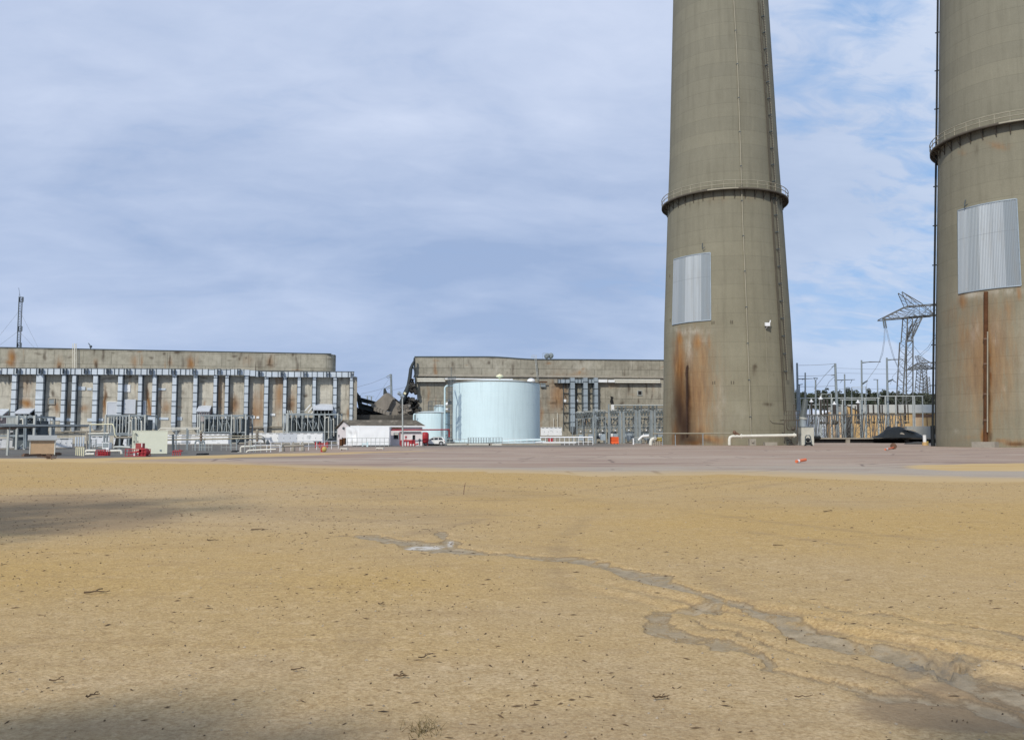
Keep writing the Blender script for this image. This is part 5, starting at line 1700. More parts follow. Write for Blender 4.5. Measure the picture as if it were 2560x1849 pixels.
az2 = az_l + asin(PROF[0][1] / D2)
s2 = Stack(D2 * sin(az2), D2 * cos(az2))
s2.prof = []
for px_, py_ in ((2338.5, 1095), (2341, 820), (2343.5, 520), (2346, 300), (2350, 3)):
    a_, t_ = az_of(px_, py_)
    s2.prof.append((max(0.0, H + t_ * D2 * cos(az2 - a_)), D2 * sin(az2 - a_)))

ST1 = [(1700, 850, 9, 26, 'r', 1.0), (1700, 900, 10, 60, 'r', 0.95), (1703, 985, 14, 75, 'r', 1.0), (1702, 960, 7, 60, 'd', 0.55), (1702, 1050, 12, 60, 'd', 1.0), (1706, 1090, 16, 30, 'd', 1.0),
       (1717, 930, 4.5, 26, 'd', 1.0), (1719, 1000, 6, 60, 'd', 1.0), (1720, 1060, 11, 80, 'd', 1.0), (1720, 980, 8, 60, 'd', 1.0), (1700, 1030, 20, 100, 'd', 1.0), (1710, 1062, 25, 75, 'd', 1.0), (1722, 1100, 34, 22, 'd', 0.9), (1738, 985, 50, 140, 'r', 0.66), (1700, 930, 16, 90, 'r', 1.0), (1722, 1000, 14, 80, 'r', 0.9), (1745, 860, 14, 28, 'r', 0.85), (1755, 900, 22, 60, 'r', 0.6), (1748, 990, 24, 80, 'r', 0.62),
       (1748, 1075, 34, 40, 'r', 0.62), (1775, 1100, 40, 10, 'r', 0.8), (1760, 1108, 30, 6, 'd', 0.6), (1735, 1108, 30, 7, 'r', 1.0), (1690, 1085, 10, 40, 'r', 0.8), (1772, 860, 4, 26, 'r', 0.55), (1728, 826, 40, 9, 'p', 0.9), (1722, 870, 9, 28, 'p', 0.9), (1755, 850, 14, 8, 'p', 0.5),
       (1800, 1000, 12, 60, 'p', 0.35), (1800, 960, 40, 50, 'r', 0.10), (1884, 924, 5, 9, 'd', 0.8), (1883, 935, 7, 12, 'd', 0.35), (1924, 815, 3, 6, 'd', 0.8), (1925, 842, 2.5, 2.5, 'd', 0.9), (1920, 1004, 14, 4.5, 'd', 0.8), (1934, 928, 3, 5, 'd', 0.4),  # dark spots right of the flood lamp paint its shadow
       (1980, 920, 4, 20, 'd', 0.75), (1881, 1098, 2.5, 6, 'd', 0.7), (1840, 1045, 60, 30, 'p', 0.14), (1700, 508, 8, 14, 'd', 0.3), (1725, 505, 3, 14, 'd', 0.35), (1745, 503, 3, 14, 'd', 0.35), (1776, 498, 3, 12, 'd', 0.3), (1770, 490, 30, 9, 'r', 0.14), (1808, 490, 12, 9, 'r', 0.14), (1870, 490, 30, 10, 'r', 0.14)]
ST2 = [(2406, 748, 10, 22, 'r', 0.75), (2405, 840, 14, 60, 'r', 0.5), (2420, 835, 12, 26, 'r', 0.55), (2420, 900, 20, 70, 'r', 0.34), (2380, 790, 22, 40, 'r', 0.3), (2520, 780, 16, 40, 'r', 0.45), (2545, 735, 6, 18, 'r', 0.7), (2500, 820, 12, 50, 'r', 0.35), (2515, 880, 22, 40, 'r', 0.3),
       (2430, 735, 30, 8, 'p', 0.9), (2510, 728, 40, 8, 'p', 0.7), (2440, 832, 10, 30, 'p', 0.7), (2488, 840, 8, 26, 'p', 0.6), (2468, 1040, 13, 90, 'r', 1.0), (2466, 900, 70, 150, 'r', 0.62), (2470, 1000, 6, 130, 'd', 0.9), (2461, 980, 3, 110, 'r', 1.0), (2475, 940, 3, 150, 'r', 1.0), (2459, 1095, 7, 22, 'r', 1.0), (2478, 1098, 5, 18, 'd', 0.7),
       (2420, 1095, 40, 8, 'r', 0.3), (2530, 1106, 45, 5, 'r', 0.9), (2545, 1108, 30, 4, 'd', 0.7), (2340, 1010, 20, 90, 'p', 0.2), (2440, 1030, 18, 40, 'r', 0.3), (2495, 358, 24, 7, 'r', 0.45), (2405, 378, 12, 6, 'r', 0.35), (2510, 360, 12, 6, 'r', 0.4), (2440, 375, 6, 12, 'd', 0.35), (2375, 390, 4, 18, 'd', 0.3),
       (2510, 968, 4, 5, 'p', 0.9), (2390, 1079, 6, 2, 'p', 1.0), (2436, 1079, 6, 2, 'p', 1.0), (2438, 920, 2, 3, 'd', 0.8), (2560, 900, 20, 120, 'p', 0.2), (2395, 960, 22, 30, 'd', 0.12), (2540, 900, 14, 20, 'd', 0.15)]
def build_stack(st, label, marks):
    t = thing('chimney', label, 'chimney', st.c, 'pair of concrete chimneys')
    nth = 300
    zs = [0.45 * k for k in range(-1, 135)] + [60 + 1.5 * k for k in range(1, 21)] + [90 + 5 * k for k in range(1, 13)]
    P, R, D_, W_, UV = [], [], [], [], []
    for z in zs:
        for i in range(nth + 1):
            th = -pi + 2 * pi * i / nth
            p = st.pt(th, z)
            P.append(p)
            if abs(th) < 1.6 and z < 62:
                px, py = proj(p)
                px += 4.0 * nz(th * 12, z, 0.5, 61) + 1.6 * nz(th * 12, z, 2.0, 62)
                py += 12.0 * nz(th * 12, z, 0.3, 63)
                R.append(mark_val(px, py, marks, 'r')); D_.append(mark_val(px, py, marks, 'd')); W_.append(mark_val(px, py, marks, 'p'))
            else:
                R.append(0.0); D_.append(0.0); W_.append(0.0)
            UV.append((th * 12.0 + 40, z))
    grid_object('shaft', P, nth + 1, len(zs), M['stack'], {'rust': R, 'dark': D_, 'pale': W_}, UV, True, t, flip=True)
    return t
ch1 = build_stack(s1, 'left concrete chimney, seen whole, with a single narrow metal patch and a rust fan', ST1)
ch2 = build_stack(s2, 'right concrete chimney cut by the frame edge, with a rusted downpipe under its metal patch', ST2)

# gallery
ZP = s1.hit(1811, 474)[1]
ZP2 = s2.hit(2545, 305)[1]
def gallery(st, t, zp):
    R = stack_r(zp, st.prof)
    b = MB()
    b.lathe(st.c.x, st.c.y, [(R + 0.05, zp), (R + 1.15, zp), (R + 1.15, zp - 0.32), (R + 0.95, zp - 0.32), (R + 0.95, zp - 0.10), (R + 0.05, zp - 0.10)], 128)
    g_ = b.build('gallery_deck', M['bracket'], t)
    n = 36
    for k in range(n):
        th = 2 * pi * k / n
        if not -1.75 < (th + pi) % (2 * pi) - pi < 1.75:
            continue
        b = MB()
        b.bar(st.pt(th, zp, 1.1), st.pt(th, zp, 1.1) + Vector((0, 0, 1.25)), 0.07)
        b.build('rail_post', M['gallery'], g_)
        b = MB()
        b.bar(st.pt(th, zp - 0.14, 1.05), st.pt(th, zp - 1.35, 0.08), 0.08)
        b.bar(st.pt(th, zp - 0.16, 1.05), st.pt(th, zp - 0.16, 0.0), 0.10)
        b.bar(st.pt(th, zp - 0.16, 0.10), st.pt(th, zp - 1.6, 0.10), 0.10)
        b.build('gallery_bracket', M['bracket'], g_)
    for h in (0.62, 1.25):
        b = MB()
        b.tube([Vector((st.c.x + (R + 1.1) * sin(2 * pi * k / 128), st.c.y + (R + 1.1) * cos(2 * pi * k / 128), zp + h)) for k in range(129)], 0.065, 6, False)
        b.build('gallery_rail', M['gallery'], g_)
    return g_
M['gallery'] = plain('weathered_gallery_steel', (0.36, 0.33, 0.25), 0.7, 0, 0.25, 0.5, 0.2)
M['bracket'] = plain('rusty_bracket_steel', (0.095, 0.08, 0.06), 0.8, 0, 0.3, 0.6)
M['rust_dark'] = plain('dark_wet_rust', (0.045, 0.022, 0.013), 0.85, 0, 0.4, 0.8, 0.4)
M['conduit'] = plain('aged_conduit', (0.33, 0.30, 0.225), 0.6, 0.1, 0.15, 0.6, 0.2)
gallery(s1, ch1, ZP)
gallery(s2, ch2, ZP2)
def arc_bar(st, t, th0, th1, z, name, mat, off=1.14, w_=0.22):
    b = MB()
    pts = [st.pt(th0 + (th1 - th0) * k / 16, z, off) for k in range(17)]
    for p, q in zip(pts[:-1], pts[1:]):
        b.bar(p, q, 0.06, w_)
    return b.build(name, M[mat], t)
arc_bar(s1, ch1, s1.hit(1773, 476)[0], s1.hit(1842, 470)[0], ZP - 0.1, 'toe_board', 'conduit')
arc_bar(s2, ch2, s2.hit(2500, 310)[0], s2.hit(2600, 300)[0], ZP2 - 0.1, 'toe_board', 'conduit')

# corrugated patch sheets that close the old flue openings
m, nt = new_mat('corrugated_sheet')
uv = nt.n('ShaderNodeUVMap').outputs[0]
sh = nt.n('ShaderNodeSeparateXYZ', {0: uv})
col_ = nt.n('ShaderNodeTexWhiteNoise', {'W': nt.math('FLOOR', nt.math('MULTIPLY', sh.outputs[0], 5.0))}, noise_dimensions='1D').outputs[0]
nz_ = nt.noise(nt.scaled(uv, 30.0, 0.25, 1), 1.0, 5, 0.6)
c = nt.mix(nt.ramp(col_, 0.0, 1.0), (0.27, 0.305, 0.33), (0.44, 0.475, 0.50))
c = nt.mix(nt.ramp(nz_, 0.4, 0.7, 0.0, 0.5), c, (0.25, 0.28, 0.31))
lap = nt.math('COMPARE', sh.outputs[1], 0.62)
c = nt.mix(nt.ramp(nt.noise(nt.scaled(uv, 9.0, 1.2, 1), 1.0, 6, 0.7), 0.5, 0.75, 0.0, 0.45), c, (0.27, 0.25, 0.21))
c = nt.mix(nt.ramp(nt.math('ABSOLUTE', nt.math('SUBTRACT', sh.outputs[1], 0.645)), 0.004, 0.002, 0.0, 0.6), c, (0.2, 0.22, 0.23))
finish(nt, c, 0.5, 0.35, None)
M['corrugated'] = m
def patch(st, t, pxl, pxr, pyt, pyb, waves):
    pxm_ = (pxl + pxr) / 2
    zt, zb = st.hit(pxm_, pyt)[1], st.hit(pxm_, pyb)[1]
    thl, thr = st.hit(pxl, (pyt + pyb) / 2)[0], st.hit(pxr, (pyt + pyb) / 2)[0]
    nu, nv = waves * 6 + 1, 14
    P, UV = [], []
    for j in range(nv):
        for i in range(nu):
            q = i / (nu - 1)
            th = thl + (thr - thl) * q
            P.append(st.pt(th, zb + (zt - zb) * j / (nv - 1), 0.10 + 0.035 * sin(2 * pi * waves * q)))
            UV.append((q, j / (nv - 1)))
    o = grid_object('metal_patch', P, nu, nv, M['corrugated'], None, UV, True, t, flip=thl > thr)
    b = MB()
    for th in (thl, thr):
        b.bar(st.pt(th, zb, 0.08), st.pt(th, zt, 0.08), 0.14)
    for z in (zb, zt):
        pts = [st.pt(thl + (thr - thl) * k / 20, z, 0.10) for k in range(21)]
        for p, q in zip(pts[:-1], pts[1:]):
            b.bar(p, q, 0.14)
    b.build('flashing', M['galv_dull'], o)
    return thl, thr, zb, zt
patch(s1, ch1, 1684, 1776.5, 638, 804, 34)
patch(s2, ch2, 2397, 2547, 508, 722, 40)
b = MB()
for st, t, px, py in ((s1, ch1, 1757, 618), (s2, ch2, 2415, 512)):
    b = MB()
    th, z = st.hit(px, py)
    b.tube([st.pt(th, z + 0.7, 0.1), st.pt(th, z, 0.3), st.pt(th - 0.02, z - 0.35, 0.5), st.pt(th - 0.05, z - 0.1, 0.4)], 0.07, 6)
    b.build('lifting_hook', M['dark_steel'], t)

def stack_run(st, t, pts, name, mat, off=0.18, r=0.07, clamp=None, clamp_mat='dark_steel'):
    """pipe that follows the shaft through photograph points"""
    W3 = []
    for (xa, ya), (xb, yb) in zip(pts[:-1], pts[1:]):
        for k in range(12):
            th, z = st.hit(xa + (xb - xa) * k / 12, ya + (yb - ya) * k / 12)
            W3.append((th, z))
    W3.append(st.hit(*pts[-1]))
    b = MB()
    b.tube([st.pt(th, z, off) for th, z in W3], r, 7)
    o = b.build(name, M[mat], t)
    if clamp:
        z0 = W3[-1][1]
        z1 = W3[0][1]
        z = z0 + clamp * 0.5
        while z < z1:
            best = min(W3, key=lambda q: abs(q[1] - z))
            b = MB()
            p = st.pt(best[0], z, off)
            q = st.pt(best[0], z, 0.0)
            b.bar(p + (p - q) * 0.5, q, 0.26, 0.14)
            b.build('clamp', M[clamp_mat], o)
            z += clamp
    return o
o = stack_run(s1, ch1, [(1834, 3), (1844, 190), (1851, 400), (1856, 560), (1864, 740), (1870, 900), (1877, 1088)], 'conduit', 'conduit', 0.22, 0.10, 6.1)
# continue the runs up beyond the frame
def run_up(st, t, th, z0, z1, name, mat, off, r):
    b = MB()
    b.tube([st.pt(th, z0 + (z1 - z0) * k / 10, off) for k in range(11)], r, 7)
    b.build(name, M[mat], t)
th_c = s1.hit(1834, 3); run_up(s1, ch1, th_c[0], th_c[1], 120, 'conduit', 'conduit', 0.22, 0.10)
for (xt, xm, xb, yb, r) in ((1893, 1929, 1958, 1030, 0.075), (1897, 1932, 1962, 1026, 0.06)):
    stack_run(s1, ch1, [(xt, 3), ((xt + xm) / 2 + 2.5, 280), (xm, 560), ((xm + xb) / 2 + 1, 800), (xb, yb)], 'downlead', 'bracket', 0.2, r)
# caged climbing rail
stack_run(s1, ch1, [(1901, 3), (1921, 280), (1936, 540), (1949, 740), (1962, 950)], 'climbing_rail', 'bracket', 0.35, 0.06, 3.0)
stack_run(s1, ch1, [(1904, 3), (1924, 280), (1939, 540), (1952.5, 740), (1965.5, 950)], 'climbing_rail', 'conduit', 0.35, 0.05)
b = MB()
for k in range(150):
    y = 6 + k * 6.2
    t_ = y / 950
    xl = [1901, 1921, 1936, 1949, 1962]; ys = [3, 280, 540, 740, 950]
    for i in range(4):
        if ys[i] <= y <= ys[i + 1]:
            x = xl[i] + (xl[i + 1] - xl[i]) * (y - ys[i]) / (ys[i + 1] - ys[i])
            th, z = s1.hit(x, y); th2, z2 = s1.hit(x + 3.2, y)
            b.bar(s1.pt(th, z, 0.35), s1.pt(th2, z, 0.35), 0.06)
b.build('ladder_rungs', M['bracket'], ch1)
# lamp with its cable
stack_run(s1, ch1, [(1912.5, 822), (1917, 920), (1922, 1020), (1924.5, 1050), (1930, 1056), (1960, 1057)], 'lamp_cable', 'conduit', 0.12, 0.045)
th, z = s1.hit(1913, 811)
b = MB()
p = s1.pt(th, z, 0.6)
b.obox(p + Vector((-.42, -.2, -.35)), (0.8, 0, 0), (0, 0.5, 0.1), (0, 0, 0.55))
b.bar(p + Vector((.35, 0, .1)), p + Vector((.5, 0, 0.65)), 0.14)
b.bar(p + Vector((0, 0, -.3)), s1.pt(th, z - 0.7, 0.1), 0.12)
b.build('flood_lamp', M['white'], ch1)
# rusted stub outlet above the stain
th, z0 = s1.hit(1719, 1090); _, z1 = s1.hit(1718, 914)
b = MB()
b.tube([s1.pt(th, z0, 0.18), s1.pt(th, z1 - .4, 0.18), s1.pt(th, z1, 0.0)], 0.17, 8)
b.build('rusted_drain', M['rust_dark'], ch1)
# small bolts and plates of the old form ties
b = MB()
for px, py in ((1780, 807), (1785, 806), (1827, 805), (1831, 805), (1782, 957), (1787, 956), (1828, 956), (1834, 956), (1676, 800), (1675, 690)):
    th, z = s1.hit(px, py)
    b.bar(s1.pt(th, z - 0.25, 0.04), s1.pt(th, z + 0.25, 0.04), 0.09)
b.build('tie_bolts', M['bracket'], ch1)
# foot access deck at the right
fd = thing('access_platform', 'small railed steel platform at the right foot of the left chimney', 'platform', at(1980, 1112, 146))
YD = 136.3
b = MB(); b.box(xat(1959, YD, 6), xat(1999, YD, 6), YD, YD + 2, zat(1049, YD) - .12, zat(1049, YD)); b.build('deck', M['bracket'], fd)
b = MB()
for px in (1960, 1966, 1972, 1978, 1985, 1992, 1998):
    b.bar(at(px, 1049, YD), at(px, 1027, YD), 0.07)
for y in (1027, 1037):
    b.bar(at(1959, y, YD), at(1999, y, YD), 0.06)
b.bar(at(1984, 1049, YD), at(1984, 1010, YD), 0.08); b.bar(at(1988, 1049, YD), at(1988, 1010, YD), 0.08)
b.bar(at(1984, 1011, YD), at(1988, 1011, YD), 0.08)
b.build('guard_rail', M['bracket'], fd)
b = MB()
b.bar(at(1961, 1108, YD), at(1961, 1050, YD), 0.12); b.bar(at(1994, 1108, YD), at(1994, 1050, YD), 0.14)
b.bar(at(1958, 1062, YD), at(1968, 1050, YD), 0.10)
b.tube([at(1967, 1052, YD), at(1967, 1070, YD), at(1971, 1075, YD), at(1985, 1075, YD)], 0.09, 6)
b.tube([at(1972, 1052, YD), at(1972, 1066, YD), at(1990, 1066, YD)], 0.07, 6)
b.ball(at(1983, 1071, YD), 0.35, 5)
b.build('leg', M['bracket'], fd)
# pipes round the first chimney foot
def shut(p, d_): return [(p, d_)]
YF = 134.8
pipe([at(1632, 1083.5, YF - 1), at(1700, 1083, YF), at(1775, 1083, YF), at(1838, 1082.3, YF + .5)], 0.10, 'conduit', 'thin brown rail pipe crossing the rusty foot of the left chimney',
     supports=[at(1656, 1083, YF), at(1688, 1083, YF), at(1757, 1083, YF)])
pipe([at(1823.5, 1112, YF), at(1823.5, 1098, YF), at(1825, 1093, YF), at(1830, 1090.5, YF), at(1840, 1090, YF), at(1900, 1089, YF), at(1990, 1087.5, YF)], 0.24, 'off_white', 'thick off-white pipe elbowing along the right foot of the left chimney',
     flanges=[(at(1853, 1090, YF), (1, 0, 0)), (at(1985, 1087.6, YF), (1, 0, 0))], n=12)
b = MB()
b.tube([at(1838, 1087, YF), at(1838, 1084, YF), at(1841, 1082, YF), at(1846, 1086, YF), at(1850, 1090, YF)], 0.2, 8)
b.ball(at(1836, 1080, YF), 0.3, 6)
single('valve', b, M['wood'], 'dark brown valve on top of the off-white pipe at the chimney foot', 'valve')
pipe([at(1626.5, 1112, YF), at(1627, 1103, YF), at(1629, 1098.5, YF), at(1634, 1096, YF), at(1641, 1095, YF)], 0.26, 'off_white', 'white pipe elbow rising from the ground left of the left chimney', n=12)
pipe([at(1640, 1098, YF + .5), at(1650, 1098.5, YF + .5), at(1657, 1098, YF + .5)], 0.36, 'yellow', 'stubby yellow pipe behind the white elbow left of the left chimney', n=12)
b = MB()
for k in range(4):
    b.cyl(xat(1634 + 5 * k, YF + .3), YF + .3, 0, 0.75, 0.13, n=8)
for px in (1634, 1640):
    b.lathe(xat(px, YF), YF, [(0.2, zat(1096, YF)), (0.16, zat(1093, YF)), (0.02, zat(1091, YF))], 8)
single('pipe_saddle', b, M['kerb'], 'row of concrete saddles under the yellow pipe left of the left chimney', 'support')
b = MB(); Y = 134.5
b.box(xat(1874, Y), xat(1890, Y), Y, Y + .8, -.02, zat(1096.5, Y))
b.cyl(xat(1882, Y), Y - 0.02, zat(1106, Y), zat(1101, Y), 0.22, n=10)
single('concrete_block', b, M['kerb'], 'pale concrete block with a dark knob at the foot of the left chimney', 'block')
b = MB(); b.box(xat(1914, Y), xat(1945, Y), Y + .4, Y + 1.4, -.02, zat(1105, Y))
single('concrete_slab', b, M['kerb'], 'flat concrete slab beside the knobbed block at the foot of the left chimney', 'slab')
b = MB()
for k in range(6):
    p = at(1980 + rr.uniform(-8, 8), 1100 + rr.uniform(-6, 8), 136)
    b.tube([p, p + Vector((rr.uniform(-.7, .7), 0, rr.uniform(-.6, .6)))], 0.1, 6)
single('valve_gear', b, M['bracket'], 'dark valve gear under the right end of the off-white pipe', 'valve')
# ribbed white housing with the dark hand cart before it
Y = 139.0
hb = thing('ribbed_housing', 'pale ribbed metal housing right of the left chimney', 'housing', at(2019, 1110, Y))
xa, xb, zt_ = xat(2003.5, Y), xat(2035, Y), zat(1067.5, Y)
b = MB(); b.box(xa, xb, Y, Y + 1.8, 0, zt_); b.build('casing', M['pale_steel'], hb)
b = MB()
for k in range(20):
    x = xa + (xb - xa) * (k + .5) / 20
    b.box(x - .025, x + .025, Y - .05, Y, 0.05, zt_ - .06)
b.build('ribbing', M['off_white'], hb)
b = MB(); b.box(xa - .06, xb + .06, Y - .08, Y + 1.86, zt_, zt_ + .06); b.build('lid', M['grey_steel'], hb)
ct = thing('hand_cart', 'black upright hand cart standing before the ribbed housing', 'cart', at(2021, 1115, 132))
Y = 132.0
b = MB()
b.tube([at(2013, 1115, Y), at(2013.5, 1092, Y), at(2016, 1088, Y), at(2024, 1088, Y), at(2026, 1092, Y), at(2030, 1114, Y)], 0.09, 6)
b.bar(at(2013, 1104, Y), at(2028, 1104, Y), 0.09); b.bar(at(2013, 1097, Y), at(2027, 1097, Y), 0.08)
b.build('frame', M['dark_steel'], ct)
b = MB(); b.box(xat(2015, Y), xat(2026, Y), Y - .3, Y + .2, 0.12, zat(1105, Y)); b.ball(at(2020, 1099, Y), 0.34, 6); b.build('drum', M['black'], ct)
b = MB(); b.tube([at(2013, 1113.5, Y) + Vector((0, -.1, 0)), at(2013, 1113.5, Y) + Vector((0, .1, 0))], 0.17, 12)
b.build('wheel', M['rubber'], ct)
b = MB(); b.tube([at(2029.5, 1113.5, Y) + Vector((0, -.1, 0)), at(2029.5, 1113.5, Y) + Vector((0, .1, 0))], 0.17, 12)
b.build('wheel', M['rubber'], ct)
# leaning dark funnel behind the housing
b = MB()
Y = 150
b.tube([at(2007, 1045, Y), at(2014, 998, Y)], 0.5, 14, True, [0.62, 0.42])
fun = thing('bushing', 'large leaning dark bushing behind the ribbed housing', 'insulator', at(2008, 1068, Y))
b.build('porcelain', M['insulator_grey'], fun)
b = MB(); b.tube([at(2007, 1066, Y), at(2007, 1044, Y)], 0.62, 14); b.build('turret', M['galv_dull'], fun)
b = MB(); b.tube([at(2007.5, 1048, Y), at(2008, 1043, Y)], 0.75, 14); b.build('flange', M['pale_steel'], fun)

# ---- second chimney fittings
th0, zz0 = s2.hit(2467, 730); th1, zz1 = s2.hit(2467, 1104)
b = MB()
b.tube([s2.pt(th0, zz0, 0.30), s2.pt(th1, zz1, 0.30)], 0.27, 14)
dp = b.build('downpipe', M['rust'], ch2)
b = MB()
for y in (848, 910, 985, 1050):
    th, z = s2.hit(2467, y)
    b.tube([s2.pt(th, z - .12, 0.30), s2.pt(th, z + .12, 0.30)], 0.34, 14)
b.build('pipe_collar', M['wood'], dp)
b = MB()
th, z = s2.hit(2474, 830); th2, z2 = s2.hit(2474, 1080)
b.tube([s2.pt(th, z, 0.66), s2.pt(th2, z2, 0.66)], 0.09, 8)
b.build('drain_line', M['conduit'], dp)
b = MB()
p = s2.pt(th1, 0, 0.1)
d_ = Vector((sin(s2.face + th1), cos(s2.face + th1), 0)); q = Vector((d_.y, -d_.x, 0))
b.obox(p - q * 1.5 - d_ * 0.2, q * 3.0, d_ * 1.2, (0, 0, 0.75))
b.build('concrete_footing', M['kerb'], ch2)
# cable ladder that stands off the left outline
thl = atan2(-1, 0.05)
thL = None
az_s = [(2344.5, 3), (2341.5, 300), (2337.5, 600), (2334, 860), (2331.5, 1085)]
W3 = []
for px, py in az_s:
    r = ray(px, py)
    Yd = sqrt(D2 * D2 - PROF[0][1] ** 2) * cos(az_l) - 0.4
    W3.append(at(px, py, Yd))
top = W3[0] + (W3[0] - W3[1]) * 1.0
b = MB(); b.tube([top] + W3, 0.16, 8); cab_ = b.build('cable_run', M['black'], ch2)
b = MB(); b.tube([p + Vector((0.55, 0.4, 0)) for p in [top] + W3], 0.07, 6); b.build('cable_run', M['black'], ch2)
z = 3.0
while z < 100:
    for a_, c_ in zip(([top] + W3)[:-1], ([top] + W3)[1:]):
        if c_.z <= z <= a_.z:
            t_ = (z - c_.z) / (a_.z - c_.z)
            p = c_ + (a_ - c_) * t_
            cdir = Vector((s2.c.x - p.x, s2.c.y - p.y, 0))
            L_ = cdir.length - stack_r(z, s2.prof)
            b = MB()
            b.bar(p - cdir.normalized() * 0.35, p + cdir.normalized() * (L_ + 0.1), 0.14)
            b.build('standoff', M['black'], cab_)
    z += 6.1
p = W3[-1]
b = MB(); b.cyl(p.x, p.y, 0.0, 3.0, 0.28, 0.26, 12); b.build('cable_guard', M['black'], ch2)
# ================================================================ yard in front of the left hall
def cabinet_row(px0, px1, py0, py1, Y, doors, label, vents=0, grey=(), slits=None, mat='white', group='white switchgear cabinets'):
    x0, x1 = xat(px0, Y), xat(px1, Y)
    zt, zb = zat(py0, Y), max(0.12, zat(py1, Y))
    dpt = 1.6
    t = thing('switchgear_cabinet', label, 'cabinet', ((x0 + x1) / 2, Y + dpt / 2, 0), group)
    b = MB(); b.box(x0, x1, Y, Y + dpt, zb, zt); b.build('body', M[mat], t)
    b = MB(); b.box(x0 - .12, x1 + .12, Y - 0.15, Y + dpt + .1, -0.02, zb); b.build('plinth', M['kerb'], t)
    b = MB(); b.box(x0 - .06, x1 + .06, Y - .08, Y + dpt + .05, zt, zt + 0.07); b.build('roof', M[mat], t)
    for k in range(doors):
        a, c_ = x0 + (x1 - x0) * k / doors, x0 + (x1 - x0) * (k + 1) / doors
        b = MB(); b.box(a + .025, c_ - .025, Y - .035, Y, zb + .05, zt - .06)
        dr = b.build('door', M['grey_panel' if k in grey else mat], t)
        b = MB(); b.box(c_ - .16, c_ - .11, Y - .065, Y - .035, zb + (zt - zb) * .42, zb + (zt - zb) * .56)
        b.build('handle', M['dark_steel'], dr)
    for k in range(vents):
        a = x0 + (x1 - x0) * (k + .25) / vents
        b = MB(); b.box(a, a + (x1 - x0) / vents * .5, Y - .05, Y + .5, zt - .12, zt + .02)
        b.build('vent', M['dark_steel'], t)
    if slits:
        for q in slits:
            b = MB(); b.box(xat(q[0], Y), xat(q[1], Y), Y - .05, Y - .03, zat(q[2] + .35, Y), zat(q[2] - .35, Y)); b.build('louvre', M['grey_steel'], t)
    return t
cabinet_row(-14, 36.5, 1097, 1121.5, 97, 3, 'white switchgear cabinet half cut by the left frame edge', 2)
cabinet_row(140, 181.5, 1096, 1118.5, 103, 3, 'white three-door switchgear cabinet right of the peach shed', 1)
cabinet_row(227, 274, 1091, 1117, 108, 3, 'white switchgear cabinet behind the first red pipe cage', 3)
cabinet_row(284, 317, 1096, 1114.5, 112, 2, 'small white switchgear cabinet left of the cream plant box', 0)
cabinet_row(419, 500, 1086.5, 1109.5, 150, 7, 'long white switchgear cabinet with grey stripes right of the cream plant box', 5, (1, 3, 4))
cabinet_row(505.5, 571, 1085, 1109.5, 150, 5, 'white switchgear cabinet below the second transformer bay', 5, (), [(530, 540, 1095), (530, 540, 1101), (544, 550, 1107)])
cabinet_row(616.5, 806.5, 1082.5, 1106.5, 164, 12, 'longest white switchgear cabinet, below the third transformer bay', 11, (5, 6, 7), [(767, 778, 1089), (767, 778, 1092), (767, 778, 1095.5)])
cabinet_row(1352, 1405, 1068.5, 1088.5, 184, 5, 'white switchgear cabinet against the broken hall right of the large tank', 5, (), [(1374, 1381, 1076), (1368, 1372, 1086)])
M['louvre_box'] = M['white']
Y = 96.5
lb = thing('louvre_box', 'white louvred box standing above the leftmost switchgear cabinet', 'cabinet', at(5, 1122, Y + 2.5))
b = MB(); b.box(xat(-6, Y), xat(16.5, Y), Y + 2.2, Y + 3.2, 0, zat(1077, Y)); b.build('casing', M['white'], lb)
for k in range(4):
    b = MB(); b.box(xat(-4, Y), xat(15, Y), Y + 2.1, Y + 2.2, zat(1082 + 4.2 * k, Y), zat(1079 + 4.2 * k, Y)); b.build('louvre', M['black_void'], lb)

